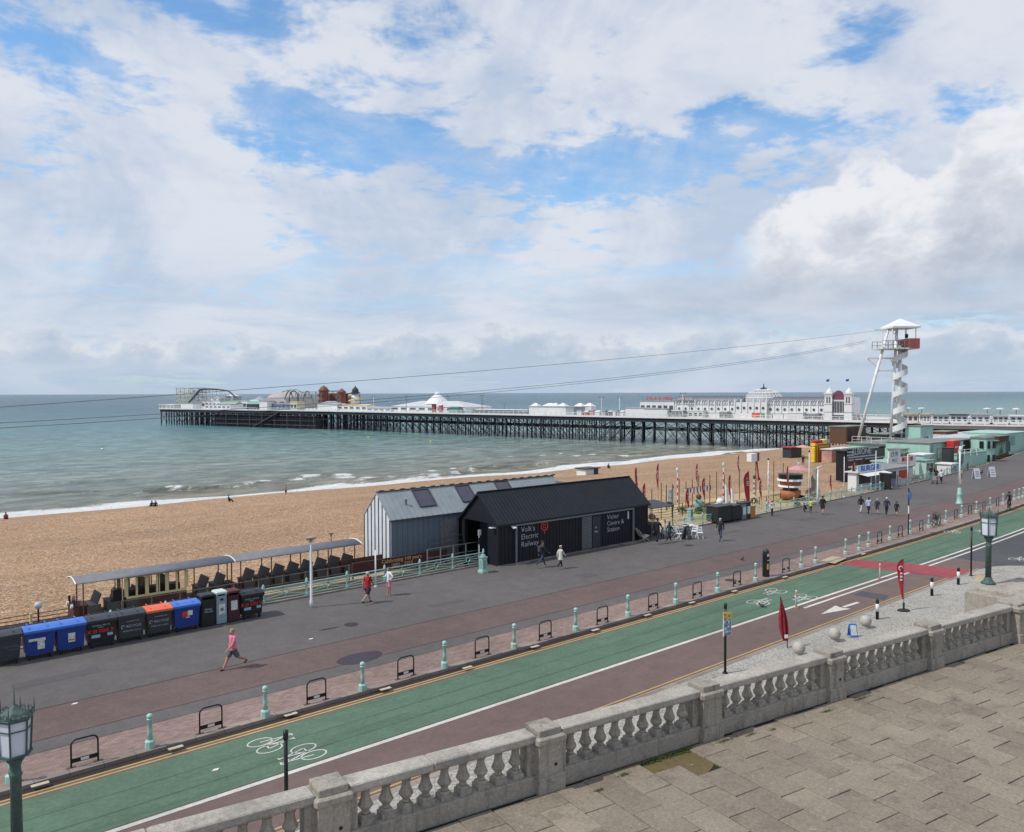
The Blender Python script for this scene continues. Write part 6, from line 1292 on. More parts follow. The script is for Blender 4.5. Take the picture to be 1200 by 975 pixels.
for k in range(nt_ * 2 + 1):
    a = 2 * math.pi * k / 35; z = c0.z + hh * k / (nt_ * 2); vs += [(c0.x + 1.18 * math.cos(a), c0.y + 1.18 * math.sin(a), z - .05), (c0.x + 1.18 * math.cos(a), c0.y + 1.18 * math.sin(a), z + .95), (c0.x + 1.22 * math.cos(a), c0.y + 1.22 * math.sin(a), z + .95), (c0.x + 1.22 * math.cos(a), c0.y + 1.22 * math.sin(a), z - .05)]
mb.add(vs, [(4 * i + j, 4 * i + (j + 1) % 4, 4 * i + 4 + (j + 1) % 4, 4 * i + 4 + j) for i in range(nt_ * 2) for j in range(4)]); mb.build('stair_balustrade', m_white, r)
a_, b_ = TP(1025, 409.5), TP(1067, 409.5); mb = MB(); mb.prism([TP(1025, 409.8, -2), TP(1067, 409.8, -2), TP(1067, 409.8, 2), TP(1025, 409.8, 2)], (0, 0, .25)); mb.build('platform', m_white2, r)
mb = MB()
for d in (-2, 2):
    for uu in (1025, 1031, 1037, 1044, 1050, 1056): mb.bar(TP(uu, 409, d), TP(uu, 400, d), .08)
    for v_ in (400, 404.5): mb.bar(TP(1025, v_, d), TP(1056, v_, d), .08)
mb.build('platform_rail', m_grey, r)
mb = MB()
for uu in (1035, 1065):
    for d in (-1.8, 1.8): mb.bar(TP(uu * .9 + 105, 409, d), TP(uu * .9 + 105, 383, d), .12)
mb.build('roof_post', m_white, r)
mb = MB(); mb.prism([TP(1055.5, 409, -2.05), TP(1067.5, 409, -2.05), TP(1067.5, 409, 2.05), TP(1055.5, 409, 2.05)], (0, 0, 1.65)); mb.build('red_parapet', mat('faded_red_panel', (.32, .09, .09), .6), r)
mb = MB(); e = [TP(1035, 383.5, -2.4), TP(1067.5, 383.5, -2.4), TP(1067.5, 383.5, 2.4), TP(1035, 383.5, 2.4)]; ap = TP(1051, 373.5); lo = [q - Vector((0, 0, .28)) for q in e]
mb.add([*e, ap, *lo], [(0, 1, 4), (1, 2, 4), (2, 3, 4), (3, 0, 4), (8, 7, 6, 5), (5, 6, 1, 0), (6, 7, 2, 1), (7, 8, 3, 2), (8, 5, 0, 3)]); mb.build('pyramid_roof', m_white, r)
mb = MB(); mb.bar(TP(1059, 385), TP(1059, 393), .06); mb.ball(TP(1059, 394), .3, 8, 6, (1, 1, 1.4)); mb.build('hanging_harness', m_black, r)
mb = MB(); mb.bar(TP(1042, 511, -1.4), TP(1048, 511, -1.4), .5, .9); mb.build('dark_cabinet', m_black, r)
m_wire = mat('dark_steel_cable', (.10, .11, .13), .5)
for (u1, v1, xa, za, xb, zb, yo, lab) in ((1021, 388, 10, 10.2, 39, 12.3, 0, 'upper zip wire cable leaving the tower top'), (1015, 399, 52.4, 11.3, 96, 15.0, 1.0, 'lower zip wire cable of the pair, nearer'), (1015, 401, 52.4, 11.0, 96, 14.7, 2.0, 'lower zip wire cable of the pair, further')):
    e = Vector((TX, TY, TZ)) + TP(u1, v1, yo); r = thing('zip_wire', e, lab, 'cable', 'zip wire cables'); n = 44; mb = MB(); mb.smooth = True; s1_ = (zb - za) / (xb - xa); s2_ = ((e.z - zb) / (e.x - xb) - s1_) / (e.x - xa); pts = []
    for k in range(n + 1): x = -90 + (e.x + 90) * k / n; pts.append(Vector((x, TY + yo + (e.y - TY - yo) * k / n, za + s1_ * (x - xa) + s2_ * (x - xa) * (x - xb))) - e)
    mb.tube(pts, .02, 5); mb.build('cable', m_wire, r)
# ------------------------------------------------------------------ the pier
m_iron = mat('dark_pier_iron', (.022, .024, .032), .6, .3, .5); m_piw = mat('pier_white', (.68, .68, .67), .55, .08, .15, dirt=.25, dscale=.2, dcol=(.48, .47, .46)); m_roofg = mat('pier_grey_roof', (.34, .35, .37), .5, .15, .3); m_win = mat('pier_window', (.09, .10, .12), .3)
PZ = 2.8; m_roofd = mat('slate_rib', (.26, .27, .29), .6)
PA, PBp = Vector((229, 56, 0)), Vector((183, 343, 0)); PT = (PBp - PA).normalized(); PN = Vector((PT.y, -PT.x, 0))     # seaward, and away from the camera
if PN.x < 0: PN = -PN
PL = (PBp - PA).length
def pt(t, n=0.0, z=0.0): q = PA + PT * t + PN * n; return Vector((q.x, q.y, z))
def tu(u, n=0.0):                                   # pixel column -> distance along the pier front
    r_ = ray(u, 480); a = PA + PN * n; d = Vector((r_.x, r_.y, 0)); den = PT.x * d.y - PT.y * d.x
    return (a.y * d.x - a.x * d.y) / (-den) if abs(den) > 1e-9 else 0
def tu(u, n=0.0):
    r_ = ray(u, 480); d = Vector((r_.x, r_.y)).normalized(); a = PA + PN * n
    # a + t PT parallel to d : cross(a + t PT, d) = 0
    return -(a.x * d.y - a.y * d.x) / (PT.x * d.y - PT.y * d.x)
def zat(u, v, t, n=0.0):
    q = pt(t, n); dist = q.x * math.cos(R_(49.17)) + q.y * math.sin(R_(49.17)); return CAMZ - (v - hz(u)) * dist / 950
ANG = math.atan2(PT.y, PT.x)
def PM(o, t, n=0.0, z=PZ):                         # local x = towards the shore, local y = away from camera
    ax = -PT; o.matrix_basis = Matrix(((ax.x, PN.x, 0, 0), (ax.y, PN.y, 0, 0), (0, 0, 1, 0), (0, 0, 0, 1))); o.matrix_basis = Matrix.Translation(pt(t, n, z)) @ o.matrix_basis
    return o
pier = thing('pier', (PA.x, PA.y, 0), 'long white decked pleasure pier on dark iron piles running out into the sea', 'pier'); PI = pier
def A_(q): return q - Vector((PA.x, PA.y, 0))
WB = 26
mb = MB(); mb.prism([A_(pt(-14, 0, PZ - .35)), A_(pt(PL, 0, PZ - .35)), A_(pt(PL, WB, PZ - .35)), A_(pt(-14, WB, PZ - .35))], (0, 0, .35))
H1, H2, H3, H4 = Vector((183, 343, 0)), Vector((146.5, 470, 0)), Vector((205, 490, 0)), Vector((240, 352, 0))
mb.prism([A_(Vector((q.x, q.y, PZ - .351))) for q in (H1, H2, H3, H4)], (0, 0, .35)); mb.build('deck', m_piw, PI)
mb = MB(); mb.prism([A_(pt(-14, .5, PZ - 1.7)), A_(pt(PL, .5, PZ - 1.7)), A_(pt(PL, .9, PZ - 1.7)), A_(pt(-14, .9, PZ - 1.7))], (0, 0, 1.34)); mb.build('edge_girder', m_iron, PI)
HT_ = (H2 - H1).normalized(); HN = Vector((HT_.y, -HT_.x, 0)); HN = HN if HN.x > 0 else -HN; HLn = (H2 - H1).length
def ht(t, n=0.0, z=0.0): q = H1 + HT_ * t + HN * n; return Vector((q.x, q.y, z))
mb = MB(); mb.prism([A_(ht(0, .5, PZ - 1.9)), A_(ht(HLn, .5, PZ - 1.9)), A_(ht(HLn, .9, PZ - 1.9)), A_(ht(0, .9, PZ - 1.9))], (0, 0, 1.54)); mb.build('edge_girder', m_iron, PI)
def seg(pf, L_, name, n0, hr=1.15, sp=2.5, lab=None):
    mb = MB(); k = int(L_ / sp)
    for i in range(k + 1): mb.bar(A_(pf(i * L_ / k, n0, PZ)), A_(pf(i * L_ / k, n0, PZ + hr)), .14)
    mb.bar(A_(pf(0, n0, PZ + hr)), A_(pf(L_, n0, PZ + hr)), .16); mb.bar(A_(pf(0, n0, PZ + hr * .55)), A_(pf(L_, n0, PZ + hr * .55)), .10); mb.bar(A_(pf(0, n0, PZ + .15)), A_(pf(L_, n0, PZ + .15)), .16, .25)
    return mb.build('railing', m_piw, PI)
seg(pt, PL, 'railing', .15); seg(ht, HLn, 'railing', .15); seg(pt, PL, 'railing', WB - .15, 1.15, 5)
# piles: groups of bays with gaps between, as in the photograph
def groundz(q): return min(-6.0, -6.0) - 2.5 if q.y > 118 else beach_z(q.x, q.y) - .5
bents = []; t = 2.0
while t < PL - 2: bents.append(t); t += 4.3
near = MB(); npile = 0; rest = MB(); brace = MB()
for i, t in enumerate(bents):
    for j, n in enumerate((1.2, 9, 17, 24.5)):
        a, b_ = pt(t, n, PZ - .4), pt(t, n, groundz(pt(t, n))); rr = .19 if i % 6 else .30
        if j < 2 and npile < 96: mb = MB(); mb.smooth = True; mb.tube([A_(b_), A_(a)], rr, 8); mb.build('pile', m_iron, PI); npile += 1
        else: rest.tube([A_(b_), A_(a)], rr, 6)
    if i + 1 < len(bents) and i % 7 != 6:
        t2 = bents[i + 1]
        for n in (1.2, 9, 17): 
            for za, zb in ((PZ - 1.8, -1.5), (-1.5, -5.6)): brace.bar(A_(pt(t, n, za)), A_(pt(t2, n, zb)), .09); brace.bar(A_(pt(t, n, zb)), A_(pt(t2, n, za)), .10)
            brace.bar(A_(pt(t, n, -1.5)), A_(pt(t2, n, -1.5)), .2)
    brace.bar(A_(pt(t, 1, -1.5)), A_(pt(t, 24, -1.5)), .25); brace.bar(A_(pt(t, 1, PZ - 2)), A_(pt(t, 9, -5)), .12); brace.bar(A_(pt(t, 9, PZ - 2)), A_(pt(t, 17, -5)), .12)
for n in (5, 13, 21): rest.bar(A_(pt(-10, n, PZ - .9)), A_(pt(PL, n, PZ - .9)), .4, 1.1)
HB_ = int(HLn / 4.6)
for i in range(HB_ + 1):
    t = HLn * i / HB_
    for n in (1.2, 6, 11, 17, 24, 31, 39, 48):
        if i < 2 or i > HB_ - 1: pass
        rest.tube([A_(ht(t, n, -8.5)), A_(ht(t, n, PZ - .4))], .32, 6)
    if i < HB_:
        t2 = HLn * (i + 1) / HB_
        for n in (1.2, 11, 24):
            brace.bar(A_(ht(t, n, PZ - 1.8)), A_(ht(t2, n, -5.6)), .14); brace.bar(A_(ht(t, n, -5.6)), A_(ht(t2, n, PZ - 1.8)), .14); brace.bar(A_(ht(t, n, -1.4)), A_(ht(t2, n, -1.4)), .3)
rest.build('inner_piles', m_iron, PI, kind='stuff'); brace.build('cross_bracing', m_iron, PI, kind='stuff')
# boarded landing stage beneath the head
r = thing('landing_stage', ht(0, 2.5, 0), 'dark boarded landing stage under the pier head', 'landing stage'); mb = MB(); o_ = ht(0, 2.5, 0)
mb.prism([ht(HLn * .06, 2.5, -5.7) - o_, ht(HLn * .66, 2.5, -5.7) - o_, ht(HLn * .66, 4.5, -5.7) - o_, ht(HLn * .06, 4.5, -5.7) - o_], (0, 0, 5.6)); mb.build('boarding', m_iron, r)
mb = MB(); mb.bar(ht(HLn * .40, .3, -5.5) - o_, ht(HLn * .26, .3, PZ - 1) - o_, 1.4, .25); mb.build('stair', mat('grey_brown_stair', (.12, .11, .11), .8), r); mb = MB()
for k in range(9): t = HLn * (.08 + .07 * k); mb.bar(ht(t, .6, -5.5) - o_, ht(t, .6, PZ - 1) - o_, .22)
for z in (-4.4, -2.2, .2): mb.bar(ht(HLn * .07, .6, z) - o_, ht(HLn * .66, .6, z) - o_, .16)
mb.build('fender_post', mat('grey_fender', (.14, .12, .13), .8), r)
# ---------------------------------------------------------------- halls on the deck
def hall(u0, u1, n, d, vtop, vroof, label, wall=None, roof=None, name='pier_hall', kind='gable', wins=0, cat='building', vb=None, pin=0, group=None):
    t1, t0 = tu(u0, n), tu(u1, n); L_ = t1 - t0; r = thing(name, (0, 0, 0), label, cat, group); PM(r, t1, n); um = (u0 + u1) / 2; tm = (t0 + t1) / 2
    h = zat(um, vtop, tm, n) - PZ; hr = zat(um, vroof, tm, n) - PZ if vroof else h + .3
    mb = MB(); mb.box(0, L_, 0, d, 0, h); mb.build('wall', wall or m_piw, r)
    mb = MB()
    if kind == 'gable': mb.prism([(-.2, -.3, h), (-.2, d / 2, hr), (-.2, d + .3, h)], (L_ + .4, 0, 0))
    elif kind == 'barrel': mb.prism([(-.2, d / 2 - (d / 2 + .2) * math.cos(a), h + (hr - h) * math.sin(a)) for a in [math.pi * k / 10 for k in range(11)]], (L_ + .4, 0, 0))
    elif kind == 'hip': mb.add([(-.3, -.3, h), (L_ + .3, -.3, h), (L_ + .3, d + .3, h), (-.3, d + .3, h), (L_ * .25, d / 2, hr), (L_ * .75, d / 2, hr)], [(0, 1, 5, 4), (1, 2, 5), (2, 3, 4, 5), (3, 0, 4), (3, 2, 1, 0)])
    else: mb.box(-.15, L_ + .15, -.15, d + .15, h, h + .3)
    mb.build('roof', roof or m_roofg, r)
    for k in range(wins):
        x = L_ * (k + .5) / wins; mb = MB()
        if pin: mb.tube([(x, -.12, h * .68), (x, .0, h * .68)], .42, 10)
        else: mb.box(x - L_ / wins * .32, x + L_ / wins * .32, -.08, 0, h * .35, h * .75)
        mb.build('window', m_win, r)
    if pin:
        mb = MB()
        for k in range(wins + 1): x = L_ * k / wins; mb.box(x - .18, x + .18, -.25, .1, h * .42, h + .9); mb.ball((x, -.08, h + 1.1), .22, 6, 4)
        mb.box(0, L_, -.15, -.001, h * .40, h * .46); mb.build('pilaster', m_piw, r)
    return r, L_, h, hr
rib = []
def ribs(r, L_, h, hr, d, n):
    mb = MB()
    for k in range(n + 1):
        x = L_ * k / n; pts = [(x, d / 2 - (d / 2 + .3) * math.cos(a), h + (hr - h + .12) * math.sin(a)) for a in [math.pi * q / 10 for q in range(11)]]; mb.tube(pts, .12, 4)
    for f in (.3, .6, 1.0): mb.bar((0, d / 2 - (d / 2 + .25) * math.cos(f * math.pi / 2), h + (hr - h + .1) * math.sin(f * math.pi / 2)), (L_, d / 2 - (d / 2 + .25) * math.cos(f * math.pi / 2), h + (hr - h + .1) * math.sin(f * math.pi / 2)), .18)
    mb.build('roof_rib', m_roofd, r)
q = hall(899, 967, 3.5, 18, 474.5, 465.5, 'long white arcade hall with round windows between the dome and the entrance front', kind='barrel', wins=8, pin=1); ribs(q[0], q[1], q[2], q[3], 18, 24)
q = hall(785, 862, 3.5, 18, 474.0, 464.5, 'long white arcade hall with round windows and a barrel roof left of the dome', kind='barrel', wins=10, pin=1); ribs(q[0], q[1], q[2], q[3], 18, 26)
# domed centre
t0, t1 = tu(899, 3), tu(862, 3); tc_ = (t0 + t1) / 2; L_ = t1 - t0; r = thing('domed_hall', (0, 0, 0), 'white arcade hall under a broad ribbed grey dome in the middle of the arcade', 'building'); PM(r, t1, 2.4)
hh = zat(880, 471.5, tc_, 3) - PZ; hd = zat(880, 455.5, tc_, 14) - PZ
mb = MB(); mb.box(0, L_, 0, 20, 0, hh); mb.build('wall', m_piw, r); mb = MB(); mb.smooth = True; R0 = L_ * .62; prof = [(R0 * math.cos(a), hh - .2 + (hd - hh) * math.sin(a)) for a in [i * math.pi / 2 / 10 for i in range(10)]] + [(.3, hd - .2)]; mb.lathe(prof, (L_ / 2, 10, 0), 32, 0, .72); dm = mb.build('dome', m_roofg, r)
mb = MB()
for k in range(28): t = 2 * math.pi * k / 28; mb.tube([(L_ / 2 + R0 * math.cos(a) * math.cos(t), 10 + R0 * .72 * math.cos(a) * math.sin(t), hh - .1 + (hd - hh) * math.sin(a)) for a in [i * math.pi / 2 / 7 for i in range(7)]], .12, 4)
for a in (.35, .75, 1.1): mb.tube([(L_ / 2 + R0 * math.cos(a) * math.cos(t), 10 + R0 * .72 * math.cos(a) * math.sin(t), hh - .02 + (hd - hh) * math.sin(a)) for t in [2 * math.pi * k / 40 for k in range(40)]], .16, 4, closed=True)
mb.build('rib', m_piw, dm); mb = MB(); mb.lathe([(1.2, hd - .4), (1.1, hd + .1), (.2, hd + .5), (.1, hd + 1.6)], (L_ / 2, 10, 0), 10); mb.build('lantern', m_dark, dm)
for k in range(5): mb = MB(); x = L_ * (k + .5) / 5; mb.tube([(x, -.12, hh * .66), (x, 0, hh * .66)], .45, 10); mb.build('window', m_win, r)
mb = MB()
for k in range(6): x = L_ * k / 5; mb.box(x - .2, x + .2, -.25, .1, hh * .4, hh + 1.0)
mb.build('pilaster', m_piw, r)
mb = MB(); mb.box(L_ * .55, L_ * .8, -.2, -.1, hh * .12, hh * .36); mb.build('red_neon_sign', mat('red_sign', (.6, .08, .05), .5, .4, 2), r); mb = MB(); mb.box(L_ * .84, L_ * .95, -.2, -.1, hh * .1, hh * .36); mb.build('green_sign', mat('green_sign', (.12, .3, .1), .5, .4, 2), r)
# stall fronts along the arcade foot
for k, (u0, u1, lab) in enumerate(((787, 800, 'grey shuttered kiosk at the left foot of the arcade'), (806, 824, 'white low kiosk second at the foot of the arcade'), (843, 852, 'grey low kiosk left of the dome foot'), (924, 941, 'white low kiosk right of the dome foot'), (947, 958, 'low kiosk with a dark hatch beside the entrance tower'))):
    hall(u0, u1, .9, 2.2, 481.5 + .02 * (u0 - 787), None, lab, m_piw if k in (1, 3) else m_roofg, m_piw, 'kiosk', 'flat', 3 if k != 3 else 0, 'kiosk')
# entrance front with two towers
for u, d in ((970.5, 'left'), (993.5, 'right')):
    n_ = 2.5; t = tu(u, n_); r = thing('entrance_tower', (0, 0, 0), 'slim white domed tower with a flag pole, ' + d + ' tower of the arcade entrance front', 'tower', 'white towers of the entrance front'); PM(r, t, n_); w = 1.05; h = zat(u, 461.5, t, n_) - PZ
    mb = MB(); mb.box(-w, w, 0, 2 * w, 0, h); mb.build('shaft', m_piw, r); mb = MB(); mb.box(-w - .2, w + .2, -.2, 2 * w + .2, h, h + .35); mb.lathe([(w, h + .35), (w * .8, h + .9), (.3, h + 1.5), (.1, h + 1.9)], (0, w, 0), 10); mb.build('cap', m_piw, r)
    mb = MB(); mb.tube([(0, w, h + 1.8), (0, w, h + 4.4)], .09, 5); mb.build('flag_pole', m_white, r); mb = MB(); mb.prism([(0, w, h + 4.3), (-1.0, w, h + 4.1), (-.9, w, h + 3.5), (0, w, h + 3.6)], (0, .04, 0)); mb.build('flag', m_blue, r)
    for z in (.66, .78): mb = MB(); mb.box(-.55, -.15, -.06, 0, h * z, h * z + .8); mb.box(.15, .55, -.06, 0, h * z, h * z + .8); mb.build('window', m_win, r)
    mb = MB(); [mb.box(-w - .08, w + .08, -.08, 2 * w + .08, h * z, h * z + .15) for z in (.3, .6, .92)]; mb.build('string_course', m_roofg, r)
t1, t0 = tu(974, 3), tu(990, 3); L_ = t1 - t0; r = thing('entrance_building', (0, 0, 0), 'white entrance front with tall dark windows and plum arched crest between two towers', 'building'); PM(r, t1, 3); h = zat(982, 466, (t0 + t1) / 2, 3) - PZ
mb = MB(); mb.box(.0, L_, .2, 14, 0, h); mb.build('wall', m_piw, r); m_plum = mat('plum_paint', (.16, .06, .09), .6, .3, 1); mb = MB(); mb.box(0, L_, .05, .195, h - .5, h + .6); mb.prism([(L_ * .15, .3, h + .6)] + [(L_ * (.5 - .35 * math.cos(a)), .3, h + .6 + 1.5 * math.sin(a)) for a in [k * math.pi / 8 for k in range(1, 8)]] + [(L_ * .85, .3, h + .6)], (0, .4, 0)); mb.build('crest', m_plum, r)
for k in range(5):
    x = L_ * (.1 + .2 * k); mb = MB(); mb.box(x - .32, x + .32, .14, .2, h * .34, h * .84); mb.build('window', m_win, r)
    mb = MB(); mb.box(x - .4, x + .4, .12, .2, .3, h * .24); mb.build('doorway', m_win, r)
# left part with red sign
q = hall(750, 790, 3, 12, 470.5, None, 'two storey white pier building carrying the large red roof sign', kind='flat', wins=6)
hs = q[2]; r = thing('roof_sign', (0, 0, 0), 'large red and white letter sign standing along the roof edge of the pier building', 'sign'); PM(r, tu(753, 3), 3.2, PZ + hs + .3)
tt = tu(753, 3) - tu(812, 3); text('PALACE PIER', 1.5, mat('faded_red_letters', (.5, .12, .12), .6), r, (tt * .33, -.1, .75), 'red_letters', depth=.08, bold=.03, sx_=tt * .66 / 11.0)
text('FUN & FOOD', 1.1, m_let, r, (tt * .84, -.1, .6), 'white_letters', depth=.08, bold=.02, sx_=.8); mb = MB(); mb.bar((0, .1, 0), (tt, .1, 0), .15); [mb.bar((tt * k / 12, .1, 0), (tt * k / 12, .1, 1.3), .1) for k in range(13)]; mb.build('frame', m_grey, r)
hall(733, 770, 1.2, 6, 478.5, None, 'long low white shed left of the sign building', kind='flat'); hall(755, 782, 1.0, 1.0, 479.5, None, 'blank white hoarding in front of the sign building', kind='flat', name='hoarding', cat='board')
hall(620, 663, 2, 7, 477.0, None, 'long blank white box building on the middle of the pier', kind='flat'); hall(663, 672.5, 2, 7, 477.5, None, 'grey end room joined to the blank white box building', m_roofg, m_roofg, kind='flat')
for k, u in enumerate((628, 645, 651, 660, 680, 691)):
    n_ = 12; t = tu(u, n_); r = thing('white_tent', (0, 0, 0), 'small white pointed tent roof above the white box, ' + ORD[k] + ' from the left', 'tent', 'white pointed tents on the pier'); PM(r, t, n_); h = zat(u, 476, t, n_) - PZ; ha = zat(u, 472.2, t, n_) - PZ; w = 1.7 if k != 1 else 3; mb = MB(); mb.box(-w, w, -1.5, 1.5, 0, h); mb.build('wall', m_piw, r); mb = MB(); mb.add([(-w - .2, -1.7, h), (w + .2, -1.7, h), (w + .2, 1.7, h), (-w - .2, 1.7, h), (-w * .3, 0, ha), (w * .3, 0, ha)], [(0, 1, 5, 4), (1, 2, 5), (2, 3, 4, 5), (3, 0, 4), (3, 2, 1, 0)]); mb.build('roof', m_piw, r)
rnd = random.Random(9); cols = [m_piw, m_redp, mat('dusty_pink', (.45, .22, .22), .6), m_piw, m_roofg, m_dark, m_piw]; cn = ['white', 'red', 'dusty pink', 'white', 'grey', 'dark', 'white']
for k, u in enumerate((676, 683, 690, 697, 704, 711, 718, 725)):
    c_ = k % 7; hall(u, u + 5, 1.5 + (k % 3), 3, 481.5 + (k % 2), 480 + (k % 2), cn[c_] + ' fairground stall on the pier, ' + ORD[k] + ' in the row right of the white box', cols[c_], m_piw if k % 2 else m_roofg, 'fair_stall', 'gable' if k % 2 else 'flat', 0, 'stall')
q = hall(540, 618, 10, 2.0, 480.3, None, 'long low central windscreen shelter with a white roof line', m_win, m_piw, 'shelter', 'flat', cat='shelter')
hall(676, 733, 9, 2.0, 482.0, None, 'low central shelter behind the coloured fairground stalls', m_win, m_roofg, 'shelter', 'flat', cat='shelter')
# palm bar, wide roof with a cupola
q = hall(458, 545, 5, 16, 476.5, 470.0, 'wide white pier bar with a broad hipped roof and a central cupola', roof=mat('pale_pier_roof', (.52, .52, .52), .6, .1, .4), kind='hip', wins=8)
r, L_, h, hr = q; mb = MB(); cx = L_ * .47; mb.lathe([(5.5, hr - 1.2), (4.2, hr + .3), (2.4, hr + 1.9), (1.3, hr + 2.6), (1.2, hr + 3.4), (.2, hr + 4.0), (.1, hr + 4.8)], (cx, 8, 0), 16); mb.build('cupola', m_piw, r)
hall(526, 536, 1, 3, 478.5, 476.5, 'small kiosk with a green awning right of the pier bar', m_mint_d, mat('green_awning', (.03, .16, .11), .6), 'kiosk', 'gable', cat='kiosk'); hall(506, 509, 1, 1.2, 474.5, 473.5, 'narrow dark red kiosk in front of the pier bar', mat('brick_red', (.30, .08, .06), .7), m_dark, 'kiosk', 'gable', cat='kiosk'); hall(514, 517, 1, 1.2, 475, 474, 'narrow pinkish red kiosk beside the dark red one', mat('pinkish_red', (.5, .15, .15), .7), m_piw, 'kiosk', 'gable', cat='kiosk')
hall(430, 458, 4, 6, 478.2, 476.5, 'low white pavilion between the bar and the pier head', kind='gable', wins=4)
for k, (u, v) in enumerate(((438, 464.5), (476, 464), (525, 464), (565, 463.5), (591, 474), (705, 465.5), (726, 465.3), (800, 461), (860, 468))):
    n_ = .6 if k % 2 else 20; t = tu(u, n_); r = thing('pier_lamp', (0, 0, 0), 'slender lamp standard on the pier deck, ' + ORD[k] + ' counted from the sea end', 'lamp', 'lamp standards along the pier'); PM(r, t, n_); h = zat(u, v, t, n_) - PZ; mb = MB(); mb.tube([(0, 0, 0), (0, 0, h)], .13, 6); mb.build('column', m_piw if k > 4 or k == 0 else m_grey, r); mb = MB(); mb.box(-.9, .9, -.1, .1, h - .1, h + .1); mb.ball((-.8, 0, h + .1), .28, 6, 4); mb.ball((.8, 0, h + .1), .28, 6, 4); mb.build('head', m_grey, r)
# ------------------------------------------------------------------ the pier head
def th(u, n=0.0):
    r_ = ray(u, 478); d = Vector((r_.x, r_.y)).normalized(); a = H1 + HN * n; return -(a.x * d.y - a.y * d.x) / (HT_.x * d.y - HT_.y * d.x)
def zh(u, v, t, n=0.0): q = ht(t, n); dist = q.x * math.cos(R_(49.17)) + q.y * math.sin(R_(49.17)); return CAMZ - (v - hz(u)) * dist / 950
def HM(o, t, n=0.0, z=PZ): ax = -HT_; o.matrix_basis = Matrix.Translation(ht(t, n, z)) @ Matrix(((ax.x, HN.x, 0, 0), (ax.y, HN.y, 0, 0), (0, 0, 1, 0), (0, 0, 0, 1))); return o
def hh_(u0, u1, n, d, vt, vr, label, wall=None, roof=None, name='ride_building', kind='gable', wins=0, cat='building', raise_=0.0):
    t1, t0 = th(u0, n), th(u1, n); L_ = t1 - t0; r = thing(name, (0, 0, 0), label, cat); HM(r, t1, n, PZ + raise_); um, tm = (u0 + u1) / 2, (t0 + t1) / 2; h = zh(um, vt, tm, n) - PZ - raise_; hr = zh(um, vr, tm, n) - PZ - raise_ if vr else h + .3
    mb = MB(); mb.box(0, L_, 0, d, 0, h); mb.build('wall', wall or m_piw, r); mb = MB()
    if kind == 'gable': mb.prism([(-.2, -.3, h), (-.2, d / 2, hr), (-.2, d + .3, h)], (L_ + .4, 0, 0))
    elif kind == 'dome': mb.smooth = True; mb.lathe([(L_ / 2 * math.cos(a), h + (hr - h) * math.sin(a)) for a in [i * math.pi / 2 / 8 for i in range(8)]] + [(.2, hr)], (L_ / 2, d / 2, 0), 20, 0, min(1, d / L_))
    elif kind == 'cone': mb.lathe([(L_ / 2 + .3, h), (.1, hr)], (L_ / 2, d / 2, 0), 12, 0, 1)
    elif kind == 'hip': mb.add([(-.3, -.3, h), (L_ + .3, -.3, h), (L_ + .3, d + .3, h), (-.3, d + .3, h), (L_ * .3, d / 2, hr), (L_ * .7, d / 2, hr)], [(0, 1, 5, 4), (1, 2, 5), (2, 3, 4, 5), (3, 0, 4), (3, 2, 1, 0)])
    else: mb.box(-.15, L_ + .15, -.15, d + .15, h, h + .3)
    mb.build('roof', roof or m_roofg, r)
    for k in range(wins): x = L_ * (k + .5) / wins; mb = MB(); mb.box(x - L_ / wins * .3, x + L_ / wins * .3, -.08, 0, h * .3, h * .7); mb.build('window', m_win, r)
    return r, L_, h, hr
m_brick = mat('ride_brick_red', (.22, .075, .06), .7, .3, .6); m_brick2 = mat('ride_brick_brown', (.20, .09, .07), .7, .3, .6)
q = hh_(382, 402, 14, 9, 461.5, None, 'red haunted castle ride building between its two turrets', m_brick, m_brick2, 'castle_ride', 'flat', 4)
for u, vt, vr, w, lab in ((379.5, 458, 453, 2.3, 'tall brick red castle turret with a small dome, left of the castle'), (400.5, 460, 456.5, 1.9, 'brick red castle turret with a small dome, right of the castle')):
    n_ = 10; t = th(u, n_); r = thing('castle_turret', (0, 0, 0), lab, 'turret', 'turrets of the red castle ride'); HM(r, t, n_); h = zh(u, vt, t, n_) - PZ; hr = zh(u, vr, t, n_) - PZ; mb = MB(); mb.lathe([(w, 0), (w, h), (w + .4, h), (w + .4, h + .5)], (0, 0, 0), 8); mb.build('shaft', m_brick, r); mb = MB(); mb.lathe([(w, h + .5), (w * .7, h + (hr - h) * .8), (.1, hr + .6)], (0, 0, 0), 8); mb.build('dome', m_brick2, r); mb = MB(); [mb.box(-.4 + x, .4 + x, -w - .15, -w * .8, h * z, h * z + 1.3) for x in (-1, 1) for z in (.4, .7)]; mb.build('window', m_win, r)
n_ = 8; u = 416.5; t = th(u, n_); r = thing('lighthouse_slide', (0, 0, 0), 'white helter skelter tower with a dark pointed cap at the right end of the castle', 'helter skelter'); HM(r, t, n_); h = zh(u, 461, t, n_) - PZ; ha = zh(u, 451.5, t, n_) - PZ; mb = MB(); mb.smooth = True; mb.lathe([(2.6, 0), (1.6, h)], (0, 0, 0), 14); mb.build('tower', m_piw, r); mb = MB(); mb.lathe([(2.3, h), (2.3, h + .5), (1.6, h + .6), (1.5, h + 1.8), (.9, h + 2.6), (.3, ha - .8), (.1, ha)], (0, 0, 0), 10); mb.build('cap', m_dark, r); mb = MB(); mb.tube([(3.0 * math.cos(k * .35), 3.0 * math.sin(k * .35), .5 + (h - 1) * k / 50) for k in range(51)], .35, 6); mb.build('slide', m_cream, r)
